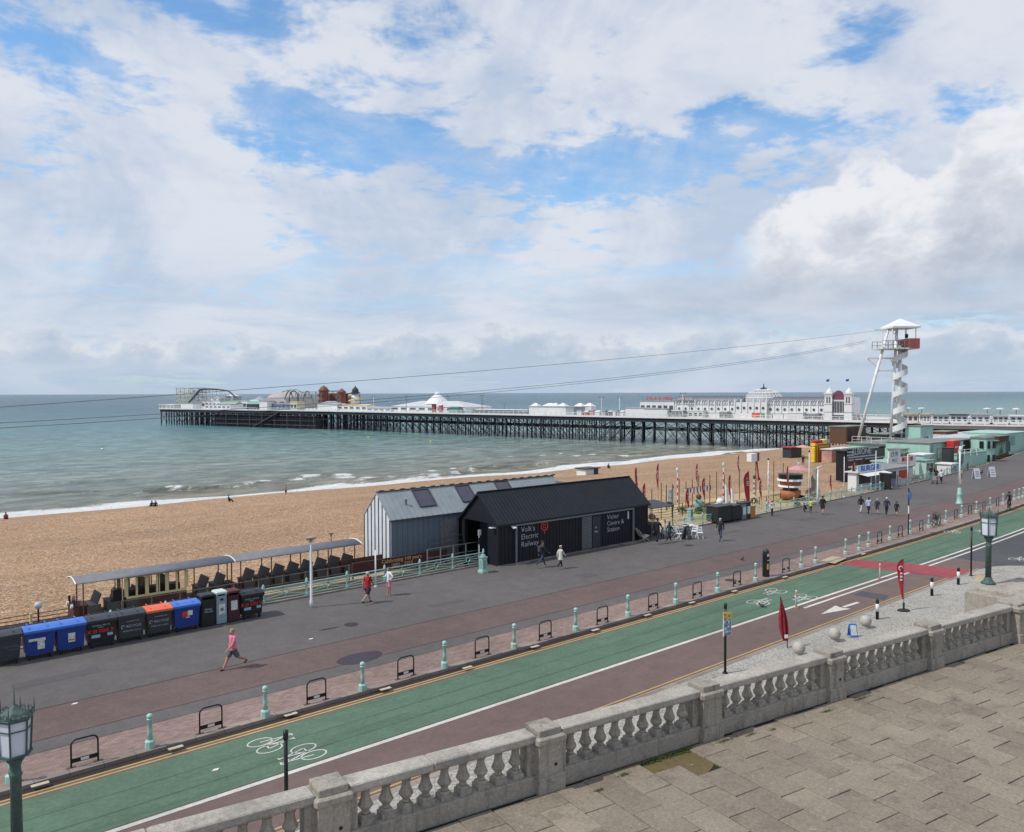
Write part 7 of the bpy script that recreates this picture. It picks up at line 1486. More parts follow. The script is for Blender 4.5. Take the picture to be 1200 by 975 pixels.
hh_(404, 412, 16, 6, 463, 461.5, 'grey brown annex of the castle ride', m_brick2, m_dark, 'castle_annex', 'flat'); hh_(372, 395, 4, 6, 473.5, 470, 'white low kiosk in front of the red castle', kind='hip', name='kiosk', cat='kiosk'); hh_(395, 430, 5, 6, 475, 473.5, 'pale yellowish low pavilion under the helter skelter', m_piw, m_cream, 'pavilion', 'gable', 5)
hh_(300, 335, 22, 26, 467, 459, 'large pale pink grey dome with white base at the middle of the pier head', mat('pinkish_grey_wall', (.42, .38, .38), .7), mat('pink_grey_dome', (.40, .36, .36), .7, .1, .3), 'amusement_dome', 'dome', 4)
hh_(293, 303, 12, 8, 468.5, 464, 'small white carousel roof left of the large dome', name='carousel', kind='cone', cat='ride'); hh_(304, 313, 3, 5, 470.5, None, 'white square kiosk in front of the large dome', kind='flat', name='kiosk', cat='kiosk'); hh_(289, 303, 4, 5, 473.5, 470, 'dark green sloping roofed stall left of the white square kiosk', m_dark, m_mint_d, 'fair_stall', 'gable', cat='stall')
hh_(236, 258, 14, 12, 470, None, 'white two storey ride station with long roof at the left of the pier head', kind='flat', wins=5); hh_(240, 270, 4, 5, 474.5, None, 'long low white stall at the left of the pier head', kind='flat', wins=6, name='fair_stall', cat='stall')
hh_(258, 276, 8, 5, 473.5, 470.5, 'pale green sloping awning building beside the ride station', m_piw, mat('pale_green_roof', (.25, .38, .26), .6), 'fair_stall', 'gable', cat='stall'); hh_(266, 290, 16, 10, 470, 468, 'white ride building with a dark roof edge', kind='flat', wins=3)
hh_(247, 256, 20, 6, 467, 463.5, 'small white cone roof of a ride above the ride station', name='carousel', kind='cone', cat='ride'); hh_(263, 273, 24, 6, 464, 461.5, 'grey drum ride with a white cap', m_roofg, m_piw, 'drum_ride', 'cone', cat='ride'); hh_(186, 204, 4, 14, 474.5, None, 'low flat beige terrace building at the seaward tip of the pier', mat('beige_wall', (.5, .46, .38), .7), m_piw, kind='flat', wins=4); hh_(212, 226, 3, 5, 473, None, 'white block kiosk near the seaward tip of the pier', kind='flat', name='kiosk', cat='kiosk')
hh_(340, 348, 2, 5, 471, None, 'pale yellow framed kiosk below the coaster loop', mat('pale_yellow_wall', (.6, .6, .42), .6), m_cream, 'kiosk', 'flat', 2, cat='kiosk'); hh_(315, 340, 6, 5, 474, 472, 'blue and purple stalls below the large dome', mat('bluish_stall', (.15, .2, .3), .7, .5, .5), m_grey, 'fair_stall', 'gable', 5, cat='stall')
def truss(u0, u1, v0, v1, n, d, nx, nz, ma, label, name='roller_coaster', cat='ride'):
    t1, t0 = th(u0, n), th(u1, n); L_ = t1 - t0; um, tm = (u0 + u1) / 2, (t0 + t1) / 2; h0, h1 = max(0, zh(um, v1, tm, n) - PZ), zh(um, v0, tm, n) - PZ; r = thing(name, (0, 0, 0), label, cat); HM(r, t1, n); mb = MB()
    mb.bar((0, 0, h1), (0, d, h1), .2); mb.bar((L_, 0, h1), (L_, d, h1), .2)
    for y in (0, d):
        for i in range(nx + 1):
            x = L_ * i / nx; mb.bar((x, y, 0), (x, y, h1), .2)
            for j in range(nz):
                za, zb = h0 + (h1 - h0) * j / nz, h0 + (h1 - h0) * (j + 1) / nz
                if i < nx: mb.bar((x, y, zb), (x + L_ / nx, y, zb), .2); mb.bar((x, y, za), (x + L_ / nx, y, zb), .14) if (i + j) % 2 else mb.bar((x, y, zb), (x + L_ / nx, y, za), .14)
    mb.build('trusses', ma, r); return r, L_, h0, h1
m_beige = mat('beige_steel', (.42, .38, .27), .6, .2, .5); m_gst = mat('grey_green_steel', (.20, .23, .20), .6, .2, .5); m_pst = mat('pale_steel', (.42, .43, .46), .5)
q = truss(207, 226, 454.5, 473, 14, 9, 4, 5, m_beige, 'tall beige scaffold tower of a ride near the seaward end of the pier', 'ride_tower'); mb = MB()
for k in range(4): z = q[3] * (1 - .2 * k); mb.box(-.6 + .4 * k, q[1] + .3, -.5, 9, z - .25, z + .1)
mb.build('platforms', m_beige, q[0])
q = truss(226, 246, 457, 473, 12, 10, 4, 3, m_pst, 'pale steel coaster lift structure with a steep track, right of the beige scaffold'); mb = MB(); L_, h = q[1], q[3]; mb.tube([(-6, -.5, 1), (L_ * .5, -.5, h + .4), (L_, -.5, h + .6), (L_ * 1.5, -.5, h + .3), (L_ * 2.1, -.5, h - .6), (L_ * 2.5, -.5, h - 4)], .45, 6); mb.build('track', m_dark, q[0])
q = truss(350, 374, 459, 474, 20, 12, 6, 4, m_gst, 'grey green coaster trestle left of the red castle'); mb = MB(); L_, h = q[1], q[3]
mb.tube([(-10 + L_ * 1.6 * k / 20, -.5, h * (.55 + .5 * math.sin(k * .55))) for k in range(21)], .4, 6); mb.build('track', m_gst, q[0])
n_ = 18; u = 343; t = th(u, n_); r = thing('coaster_loop', (0, 0, 0), 'dark round coaster loop between the dome and the trestle', 'ride'); HM(r, t, n_); hc_ = zh(u, 467, t, n_) - PZ; mb = MB(); mb.smooth = True; mb.tube([(3.9 * math.cos(a), 1.2 * math.sin(a / 2), hc_ + 3.9 * math.sin(a)) for a in [k * math.pi / 16 for k in range(33)]], .3, 6); mb.build('track', m_dark, r); mb = MB(); mb.bar((-4, 0, 0), (-2, 0, hc_ + 3), .25); mb.bar((4, 0, 0), (2, 0, hc_ + 3), .25); mb.tube([(-8, 0, hc_ + 3.4), (-3, 0, hc_ + 4.4), (3, 0, hc_ + 4.6), (10, 0, hc_ + 2.6), (17, 0, hc_ + 1.5), (26, 0, hc_ + 3.8), (36, 0, hc_ + 4.0)], .25, 5); mb.build('support', m_gst, r)
# ------------------------------------------------------------------ pier entrance deck at the shore, with railings and kiosks
r = thing('entrance_deck', (196, 66, 0), 'broad pier entrance deck with white railings above dark arches at the far right', 'deck'); o_ = Vector((196, 66, 0)); mb = MB()
Q = [Vector((214, 88, 0)), Vector((236, 24, 0)), Vector((300, 36, 0)), Vector((300, 100, 0))]
mb.prism([q - o_ + Vector((0, 0, PZ - 1.2)) for q in Q], (0, 0, 1.1)); mb.build('deck', m_roofg, r); mb = MB(); a, b_ = Q[0] - o_, Q[1] - o_; L_ = (b_ - a).length
for k in range(30): q = a.lerp(b_, k / 29); mb.bar(q + Vector((0, 0, PZ - .1)), q + Vector((0, 0, PZ + 1.2)), .18)
for z in (1.2, .6): mb.bar(a + Vector((0, 0, PZ + z)), b_ + Vector((0, 0, PZ + z)), .15)
mb.build('railing', m_piw, r); mb = MB(); mb.bar(a + Vector((-.3, 0, PZ - .15)), b_ + Vector((-.3, 0, PZ - .15)), .5, .35); mb.build('edge_beam', m_piw, r); mb = MB()
for k in range(12): q = a.lerp(b_, k / 11) + Vector((2, 0, 0)); mb.bar(q + Vector((0, 0, -3)), q + Vector((0, 0, PZ - 1.2)), .7)
mb.build('pillar', m_wood, r); mb = MB(); mb.prism([a + Vector((5, 0, -3)), b_ + Vector((5, 0, -3)), b_ + Vector((5.5, 0, -3)), a + Vector((5.5, 0, -3))], (0, 0, 5)); mb.build('back_wall', mat('brown_shingle_wall', (.10, .08, .065), .9, .4, 1), r)
def onQ(u, off=0.0):
    r_ = ray(u, 480); d = Vector((r_.x, r_.y)).normalized(); e = (Q[1] - Q[0]).normalized(); a = Q[0] + Vector((off, 0, 0)); t = -(a.x * d.y - a.y * d.x) / (e.x * d.y - e.y * d.x); q = a + e * t; return Vector((q.x, q.y, PZ))
lab = ['first', 'second', 'third', 'fourth', 'fifth', 'sixth', 'seventh']
for k, (u0, u1, h, m1, m2) in enumerate(((1058, 1076, 2.2, m_piw, m_beige), (1078, 1090, 2.2, m_piw, m_beige), (1093, 1112, 2.0, m_piw, m_gst), (1114, 1134, 2.1, m_piw, m_dark), (1138, 1160, 2.3, m_piw, m_roofg), (1164, 1182, 1.9, m_piw, m_roofg), (1184, 1206, 2.0, m_piw, m_piw))):
    a, b_ = onQ(u0, 5), onQ(u1, 5); r = thing('entrance_kiosk', a, 'white kiosk on the pier entrance deck, ' + lab[k] + ' to the right of the zip wire tower', 'kiosk', 'white kiosks on the pier entrance deck'); d = b_ - a; L_ = d.length; r.matrix_basis = Matrix.Translation(a) @ Matrix.Rotation(math.atan2(d.y, d.x), 4, 'Z')
    mb = MB(); mb.box(0, L_, 0, 3, 0, h); mb.build('wall', m1, r); mb = MB(); mb.box(-.4, L_ + .4, -.6, 3.4, h + .002, h + .3); mb.build('roof', m2, r); n = 3
    for j in range(n): mb = MB(); x = L_ * (j + .5) / n; mb.box(x - L_ * .1, x + L_ * .1, -.05, 0, .7, 1.7); mb.build('window', m_win, r)
for k, u in enumerate((1064, 1080, 1157, 1172, 1191)):
    a = onQ(u, 9); r = thing('deck_lamp', a, 'short lamp with a flat pale head above the entrance kiosks, ' + lab[k] + ' from the left', 'lamp', 'lamps on the pier entrance deck'); mb = MB(); mb.tube([(0, 0, 0), (0, 0, 3.6)], .1, 6); mb.build('column', m_grey, r); mb = MB(); mb.lathe([(.2, 3.5), (.9, 3.7), (.85, 3.9), (.1, 4)], (0, 0, 0), 10); mb.build('head', m_piw, r)
# buoys and a distant sail
for k, (u, v, d) in enumerate(((120, 527, 'off the left beach'), (432, 513, 'left of two before the pier'), (505, 518, 'right of two before the pier'))):
    l = at(u, v, SEA); r = thing('buoy', l, 'small pale buoy floating on the sea, ' + d, 'buoy', 'small buoys on the sea'); mb = MB(); mb.smooth = True; mb.ball((0, 0, .15), .45, 10, 7); mb.build('float', m_yellow if k else m_white, r); mb = MB(); mb.tube([(0, 0, .5), (0, 0, .95)], .1, 6); mb.build('top', m_dark, r)
l = at(459, 462.8, SEA); l = Vector((l.x, l.y, SEA)) if l.length < 9000 else Vector((l.x, l.y, SEA)).normalized() * 3000
l = Vector((ray(459, 470).x, ray(459, 470).y, 0)).normalized() * 1500; l.z = SEA; r = thing('sailing_boat', l, 'tiny white sail on the horizon above the pier', 'boat'); mb = MB(); mb.prism([(-3, 0, 1.2), (3, 0, 1.2), (0, 0, 9)], (.3, .3, 0)); mb.build('sail', m_white, r); mb = MB(); mb.bbox(-3.5, 3.5, -1, 1, 0, 1.1, .2); mb.build('hull', m_white, r)
# ------------------------------------------------------------------ people
_cm = {}
def pm(col, rough=.8):
    k = tuple(round(q, 3) for q in col)
    if k not in _cm: _cm[k] = mat('cloth_' + str(len(_cm)), col, rough, .15, 8)
    return _cm[k]
SKIN = (.42, .24, .17); SKIN2 = (.5, .32, .25); DK = (.015, .015, .02); NAVY = (.018, .024, .05); DEN = (.04, .055, .10)
HAIRB = (.03, .018, .012); HAIRG = (.45, .43, .41); HAIRL = (.35, .24, .12); HAIRR = (.2, .09, .04)
def seg_d(p, a, b_):
    ab = b_ - a; t = max(0, min(1, (p - a).dot(ab) / max(1e-9, ab.dot(ab)))); return (p - (a + ab * t)).length
def person(l, h, head, label, top, bot, shoe=DK, hair=HAIRB, skin=SKIN, stride=.36, pose='walk', sleeve='long', shorts=False, coat=0.0, phase=1, fat=1.0, group='people on the promenade', lean=0.0, hood=None, longhair=False, arms=None, lvl=1, hat=None, extra=None):
    """local +x is the way the person faces; built for a standing height of 1 and scaled"""
    r = thing('person', l, label, 'person', group, rz=head); V = {}; 
    def J(n, x, y, z, rx, ry=None): V[n] = (Vector((x, y, z)), rx, ry or rx)
    hipz = .515; sh = .82; dz = 0.0; dx = 0.0
    if pose == 'sit': hipz, dz = .10, -.43
    if pose == 'crouch': hipz, dz = .24, -.27
    f = fat
    J('pelvis', 0, 0, hipz + .015, .078 * f, .066 * f); J('waist', .004 + lean * .1, 0, .63 + dz, .072 * f, .062 * f); J('chest', .0 + lean * .22, 0, .745 + dz, .085 * f, .068 * f); J('collar', lean * .3, 0, .815 + dz, .062, .05); J('neck', .008 + lean * .34, 0, .852 + dz, .032, .032)
    J('jaw', .018 + lean * .37, 0, .882 + dz, .044, .05); J('brow', .012 + lean * .39, 0, .925 + dz, .052, .062); J('crown', .006 + lean * .4, 0, .966 + dz, .040, .046)
    E = [('pelvis', 'waist'), ('waist', 'chest'), ('chest', 'collar'), ('collar', 'neck'), ('neck', 'jaw'), ('jaw', 'brow'), ('brow', 'crown')]
    for s, y in (('L', 1), ('R', -1)):
        ph = phase * y
        if pose == 'walk':
            a = stride * ph; hx = math.sin(a) * .235; hzz = hipz - math.cos(a) * .235; kb = .10 if ph > 0 else .62
            k_ = (hx, hzz); a2 = a - kb * (1 if ph < 0 else .6); ax, az = hx + math.sin(a2) * .235, hzz - math.cos(a2) * .235
            J('hip' + s, 0, .045 * y, hipz - .02, .062 * f, .06 * f); J('knee' + s, hx, .048 * y, hzz, .040); J('calf' + s, hx * .6 + ax * .4 - .008, .049 * y, hzz * .6 + az * .4, .036); J('ankle' + s, ax, .05 * y, az, .023)
            tip = .0 if ph > 0 else -.5; J('heel' + s, ax - .012, .05 * y, az - .028, .022); J('toe' + s, ax + .085 * math.cos(tip), .054 * y, az - .030 + .085 * math.sin(tip), .017, .013)
        elif pose == 'stand':
            J('hip' + s, 0, .045 * y, hipz - .02, .062 * f, .06 * f); J('knee' + s, .008, .05 * y, .285, .040); J('calf' + s, -.002, .05 * y, .2, .036); J('ankle' + s, 0, .052 * y, .045, .023); J('heel' + s, -.012, .052 * y, .02, .022); J('toe' + s, .08, .06 * y, .016, .018, .013)
        elif pose == 'sit':
            J('hip' + s, .02, .05 * y, hipz, .06 * f); J('knee' + s, .22, .07 * y, .22, .042); J('calf' + s, .27, .07 * y, .13, .035); J('ankle' + s, .32, .07 * y, .045, .023); J('heel' + s, .31, .07 * y, .02, .02); J('toe' + s, .40, .075 * y, .018, .017, .013)
        else:
            J('hip' + s, .0, .05 * y, hipz, .06 * f); J('knee' + s, .20, .07 * y, .27, .042); J('calf' + s, .14, .07 * y, .17, .036); J('ankle' + s, .07, .07 * y, .045, .023); J('heel' + s, .05, .07 * y, .02, .02); J('toe' + s, .15, .075 * y, .018, .017, .013)
        sx0 = V['collar'][0].x; zz = sh + dz
        J('sho' + s, sx0 - .004, .098 * y * (.5 + .5 * f), zz - .012, .043)
        mode = (arms or {}).get(s, 'swing' if pose == 'walk' else 'down')
        if mode == 'swing': a = -.45 * ph; el = Vector((sx0 + math.sin(a) * .165, .128 * y, zz - .012 - math.cos(a) * .165)); a2 = a + .45; wr = el + Vector((math.sin(a2) * .14, -.01 * y, -math.cos(a2) * .14)); hd = wr + Vector((math.sin(a2 + .15) * .055, 0, -math.cos(a2 + .15) * .055))
        elif mode == 'up': el = Vector((sx0 + .08, .13 * y, zz - .14)); wr = el + Vector((.06, -.05 * y, .13)); hd = wr + Vector((.01, -.02 * y, .05))
        elif mode == 'front': el = Vector((sx0 + .05, .125 * y, zz - .16)); wr = el + Vector((.13, -.04 * y, .01)); hd = wr + Vector((.055, 0, .0))
        elif mode == 'out': el = Vector((sx0 + .02, .24 * y, zz - .06)); wr = el + Vector((.05, .11 * y, -.06)); hd = wr + Vector((.02, .045 * y, -.03))
        elif mode == 'hip': el = Vector((sx0 - .04, .20 * y, zz - .15)); wr = el + Vector((.05, -.10 * y, -.09)); hd = wr + Vector((.02, -.03 * y, -.02))
        elif mode == 'rest': el = Vector((sx0 + .07, .12 * y, zz - .15)); wr = el + Vector((.12, -.02 * y, -.05)); hd = wr + Vector((.05, 0, -.02))
        elif mode == 'back': el = Vector((sx0 - .10, .13 * y, zz - .14)); wr = el + Vector((-.05, .01 * y, -.13)); hd = wr + Vector((.0, 0, -.05))
        else: el = Vector((sx0 - .01, .125 * y, zz - .17)); wr = el + Vector((.02, .0, -.145)); hd = wr + Vector((.01, 0, -.055))
        J('elb' + s, *el, .030); J('wri' + s, *wr, .019); J('han' + s, *hd, .019, .014)
        E += [('pelvis', 'hip' + s), ('hip' + s, 'knee' + s), ('knee' + s, 'calf' + s), ('calf' + s, 'ankle' + s), ('ankle' + s, 'heel' + s), ('heel' + s, 'toe' + s), ('collar', 'sho' + s), ('sho' + s, 'elb' + s), ('elb' + s, 'wri' + s), ('wri' + s, 'han' + s)]
    names = list(V); me = bpy.data.meshes.new('body'); me.from_pydata([tuple(V[n][0] * h) for n in names], [(names.index(a), names.index(b_)) for a, b_ in E], []); o = bpy.data.objects.new('tmp', me); C.objects.link(o)
    md = o.modifiers.new('s', 'SKIN'); md.use_smooth_shade = True; sv = me.skin_vertices[0].data
    for i, n in enumerate(names): sv[i].radius = (V[n][1] * h, V[n][2] * h)
    sv[0].use_root = True
    sb = o.modifiers.new('u', 'SUBSURF'); sb.levels = lvl; sb.render_levels = lvl
    dg = bpy.context.evaluated_depsgraph_get(); bm_ = bpy.data.meshes.new_from_object(o.evaluated_get(dg)); bpy.data.objects.remove(o)
    lowz = min(v.co.z for v in bm_.vertices); bm_.transform(Matrix.Translation((0, 0, -lowz)))
    up = Vector((0, 0, -lowz))
    cols = [pm(skin, .6), pm(top), pm(bot), pm(shoe)]
    cls = {}
    for a, b_ in E:
        n = b_.rstrip('LR') if b_[-1] in 'LR' and b_[:-1] in ('hip', 'knee', 'calf', 'ankle', 'heel', 'toe', 'sho', 'elb', 'wri', 'han') else b_
        k = {'waist': 1, 'chest': 1, 'collar': 1, 'neck': 0, 'jaw': 0, 'brow': 0, 'crown': 0, 'hip': 2, 'knee': 2, 'calf': 0 if shorts else 2, 'ankle': 0 if shorts else 2, 'heel': 3, 'toe': 3, 'sho': 1, 'elb': 1, 'wri': 1 if sleeve == 'long' else 0, 'han': 0}[n]; cls[(a, b_)] = k
    if sleeve == 'none':
        for kk in cls:
            if kk[1][:3] in ('elb',): cls[kk] = 0
    S = [(V[a][0] * h + up, V[b_][0] * h + up, (V[a][1] + V[b_][1]) / 2 * h, cls[(a, b_)], b_) for a, b_ in E]
    vs = [v.co.copy() for v in bm_.vertices]; fs = [list(p.vertices) for p in bm_.polygons]; ms = []
    for p in bm_.polygons:
        c_ = p.center; best = min(S, key=lambda q: seg_d(c_, q[0], q[1]) - q[2] * .6); k = best[3]
        if best[4] == 'waist' and c_.z < (hipz + .07) * h + up.z: k = 2
        if sleeve == 'short' and best[4][:3] == 'elb' and seg_d(c_, best[1], best[1]) < .07 * h: k = 0
        if shorts and best[4][:4] == 'knee' and (c_ - best[1]).length < .055 * h: k = 0
        ms.append(k)
    bpy.data.meshes.remove(bm_)
    mb = MB(); mb.smooth = True; mb.v = vs; mb.f = fs; mb.m = ms; mb.sm = [True] * len(fs)
    # fingers and thumb rooted in the palm, face features
    mb.k = 0
    for s, y in (('L', 1), ('R', -1)):
        w_, hd = V['wri' + s][0] * h + up, V['han' + s][0] * h + up; d = (hd - w_).normalized(); side = Vector((0, 0, 1)).cross(d) if abs(d.z) < .8 else Vector((1, 0, 0)); side.normalize(); cu = side.cross(d).normalized() * (y)
        for k in range(4): b0 = hd + side * (k - 1.5) * .0105 * h; ln = (.036, .042, .040, .031)[k] * h; mb.tube([b0 - d * .008 * h, b0 + d * ln * .6, b0 + d * ln * .95 + cu * ln * .25], [.0062 * h, .0058 * h, .0045 * h], 5)
        mb.tube([w_ + d * .02 * h, w_ + d * .035 * h + side * .022 * h, w_ + d * .055 * h + side * .027 * h], [.0075 * h, .0068 * h, .0052 * h], 5)
    br = V['brow'][0] * h + up; jw = V['jaw'][0] * h + up
    mb.ball(br + Vector((.052, 0, -.016)) * h, .011 * h, 6, 5, (1, .8, 1.5)); [mb.ball(br + Vector((-.002, y * .046, -.012)) * h, .014 * h, 6, 5, (1, .45, 1.4)) for y in (1, -1)]
    mb.k = 4; [mb.ball(br + Vector((.043, y * .018, .002)) * h, .006 * h, 6, 4) for y in (1, -1)]; mb.k = 5; mb.box(*(jw.x + .034 * h, jw.x + .046 * h), jw.y - .014 * h, jw.y + .014 * h, jw.z - .004 * h, jw.z + .003 * h); mb.k = 0
    body = mb.build('body', cols + [pm((.02, .015, .012)), pm((.3, .10, .09))], r)
    # hair
    cr = (br + V['crown'][0] * h + up) / 2
    if hood is None:
        mb = MB(); mb.smooth = True; n = 14; m_ = 8; vs2 = []; fs2 = []
        for i in range(m_ + 1):
            for k in range(n):
                t = 2 * math.pi * k / n; front = (math.cos(t) + 1) / 2; low = -.55 + .95 * front ** 1.2 - (0.35 if longhair and front < .6 else 0); ph = math.pi / 2 + (low * 1.0 - math.pi / 2) * i / m_
                rr = .0565 * h; vs2.append((cr.x - .004 * h + rr * 1.08 * math.cos(t) * math.cos(ph), cr.y + rr * .98 * math.sin(t) * math.cos(ph), cr.z + .004 * h + rr * math.sin(ph)))
        fs2 = [(i * n + k, (i + 1) * n + k, (i + 1) * n + (k + 1) % n, i * n + (k + 1) % n) for i in range(m_) for k in range(n)]
        mb.add(vs2, fs2)
        if longhair: mb.tube([cr + Vector((-.035, 0, 0)) * h, cr + Vector((-.055, 0, -.06)) * h, cr + Vector((-.05, 0, -.13)) * h], [.035 * h, .038 * h, .012 * h], 8)
        mb.build('hair', pm(hair, .7), r)
    else:
        mb = MB(); mb.smooth = True; mb.ball(cr + Vector((-.012, 0, -.008)) * h, .066 * h, 12, 9); mb.build('hood', pm(hood), r)
    if hat: mb = MB(); mb.smooth = True; mb.lathe([(.06 * h, 0), (.056 * h, .03 * h), (.02 * h, .042 * h), (.001, .043 * h)], cr + Vector((0, 0, .028 * h)), 12); mb.build('hat', pm(hat), r)
    if coat:
        mb = MB(); mb.smooth = True; z1 = (.80 + dz) * h + up.z; z0 = (hipz - coat) * h + up.z; f2 = f; cx = V['chest'][0].x * h; px_ = V['pelvis'][0].x * h
        prof = [(.115 * f2, z0, px_), (.104 * f2, z0 + (.54 * h + up.z - z0) * .5, px_), (.093 * f2, (.60 + dz) * h + up.z, px_), (.099 * f2, (.72 + dz) * h + up.z, cx), (.085 * f2, z1, cx)]; n = 14; vs2 = [(cxx + rr * h * .82 * math.cos(2 * math.pi * k / n), rr * h * math.sin(2 * math.pi * k / n), z) for rr, z, cxx in prof for k in range(n)]
        mb.add(vs2, [(i * n + k, i * n + (k + 1) % n, (i + 1) * n + (k + 1) % n, (i + 1) * n + k) for i in range(4) for k in range(n)]); mb.build('jacket', pm(top), r)
    else:
        mb = MB(); mb.smooth = True; z0 = (hipz - .015) * h + up.z; n = 14; prof = [(.088 * f, z0, V['pelvis'][0].x * h), (.088 * f, (.58 + dz) * h + up.z, V['pelvis'][0].x * h), (.086 * f, (.66 + dz) * h + up.z, V['waist'][0].x * h)]
        if pose != 'sit': mb.add([(cxx + rr * h * .86 * math.cos(2 * math.pi * k / n), rr * h * math.sin(2 * math.pi * k / n), z) for rr, z, cxx in prof for k in range(n)], [(i * n + k, i * n + (k + 1) % n, (i + 1) * n + (k + 1) % n, (i + 1) * n + k) for i in range(2) for k in range(n)]); mb.build('shirt_hem', pm(top), r)
    if shorts and pose != 'sit':
        for s in 'LR':
            a, k_ = V['hip' + s][0] * h + up, V['knee' + s][0] * h + up; mb = MB(); mb.smooth = True; mb.tube([a, a.lerp(k_, .45), a.lerp(k_, .82)], [.068 * h * f, .060 * h * f, .060 * h], 12, caps=False); mb.build('shorts_leg', pm(bot), r)
    if extra == 'backpack': mb = MB(); c_ = V['chest'][0] * h + up; mb.bbox(c_.x - .16 * h, c_.x - .06 * h, -.08 * h, .08 * h, c_.z - .13 * h, c_.z + .06 * h, .02 * h); mb.build('backpack', pm((.05, .05, .06)), r)
    return r
def PP(u, v, vt, head, label, top, bot, z=.124, **k):
    l = at(u, v, z); d = l.x * math.cos(R_(49.17)) + l.y * math.sin(R_(49.17)); h = max(1.0, min(1.95, (v - vt) * d / 950)); k.setdefault('lvl', 1); return person(l, h, R_(head), label, top, bot, **k)
# heading: 0 = towards the pier end of the road, 180 = towards the left, 90 = towards the sea
PP(273, 783.5, 733, 188, 'person in a pink T shirt and grey shorts walking left past the bins', (.72, .20, .32), (.11, .11, .12), hair=(.36, .22, .13), sleeve='short', shorts=True, stride=.5, phase=-1, shoe=(.02, .02, .02), lvl=2, fat=1.12)
PP(431, 707, 668, 20, 'person with grey hair in a red top and navy shorts walking beside the mint railing', (.36, .02, .03), NAVY, hair=HAIRG, sleeve='short', shorts=True, stride=.42, lvl=2, fat=1.15)
PP(456, 698, 664, 178, 'person in a white top and pink shorts facing the railing', (.72, .74, .76), (.62, .22, .28), hair=HAIRR, sleeve='long', shorts=True, stride=.1, pose='stand', arms={'L': 'hip', 'R': 'front'}, shoe=(.4, .3, .25), lvl=2, longhair=True)
PP(635.5, 665, 632, -8, 'person in a dark jacket with a backpack walking past the white lettering', (.035, .04, .045), DEN, hair=HAIRB, stride=.4, shoe=(.35, .35, .38), extra='backpack')
PP(657, 666.5, 638.5, 5, 'person in a cream jacket, black trousers and pale hat before the black wall', (.58, .56, .50), (.012, .012, .014), hair=HAIRL, hat=(.5, .48, .44), stride=.38, coat=.1, shoe=(.45, .45, .45))
PP(770.5, 637.5, 606, 12, 'tall person in all dark clothes and white shoes walking beside the kiosk', (.012, .014, .025), (.012, .014, .025), hair=HAIRB, stride=.25, shoe=(.6, .6, .6))
PP(784.5, 635.5, 610, 5, 'person in a dark teal jacket striding past the cafe chairs', (.03, .06, .07), DK, hair=HAIRB, stride=.5, shoe=(.45, .4, .38), longhair=True)
PP(777, 631, 611, 200, 'person in a lilac grey top sitting by the cafe behind the two walkers', (.30, .28, .36), NAVY, hair=(.6, .55, .45), pose='crouch')
PP(844, 634, 606, 195, 'person in a navy jacket and blue jeans walking left, alone on the grey asphalt', (.02, .022, .035), (.05, .06, .11), hair=HAIRG, stride=.42, shoe=DK)
PP(904.7, 604.5, 586.5, 85, 'person in a white shirt and blue jeans standing at the mint railing', (.68, .72, .74), DEN, pose='stand', arms={'R': 'out', 'L': 'front'}, hair=HAIRB)
PP(944.5, 600, 585, 140, 'person in black clothes leaning towards the railing beside the yellow vest', (.01, .01, .012), (.01, .01, .012), pose='crouch', lean=.4)
PP(950, 601, 585, 20, 'person in a fluorescent yellow green vest at the mint railing', (.42, .72, .12), (.04, .05, .05), pose='stand', sleeve='short')
PP(964, 603, 580.5, 15, 'person in a long black coat walking with bare legs', (.015, .015, .02), DK, hair=HAIRB, coat=.14, shorts=True, stride=.3)
PP(1008.7, 601.5, 580.5, 10, 'person with a black top and cream trousers, leftmost of the group of five', (.015, .014, .018), (.50, .46, .40), hair=HAIRB, stride=.32, longhair=True)
PP(1018, 602.7, 582, 5, 'person in a pale blue top and black trousers, second of the group of five', (.45, .52, .66), DK, hair=HAIRB, stride=.3, longhair=True)
PP(1028, 602.7, 584, 10, 'person in dark top and shorts, middle of the group of five', (.03, .03, .04), (.06, .06, .07), hair=HAIRG, shorts=True, stride=.3)
PP(1039, 604, 582.5, 8, 'tall person with white hair and navy clothes, fourth of the group of five', (.03, .035, .06), (.015, .016, .022), hair=(.6, .6, .58), stride=.2)
PP(1050.7, 604.7, 587, 12, 'child in a black top and dark shorts, rightmost of the group of five', (.015, .015, .02), (.05, .04, .04), hair=HAIRB, shorts=True, stride=.3)
PP(1091, 560, 546, 200, 'person in dark clothes standing at the rail left of the pushchair group', (.015, .016, .025), DK, pose='stand'); PP(1097, 564, 548, 190, 'person in black pushing the pushchair on the far promenade', (.015, .015, .02), DK, arms={'L': 'front', 'R': 'front'})
PP(1103, 566.5, 550, 190, 'person in a white top and dark trousers beside the pushchair', (.62, .66, .66), DK, hair=HAIRB); PP(1151, 557, 545, 120, 'person in dark clothes sitting by the white A boards', (.10, .04, .06), DK, pose='crouch')
PP(1134, 551, 541, 100, 'person in black under the mint turret', (.015, .015, .02), DK, pose='stand')
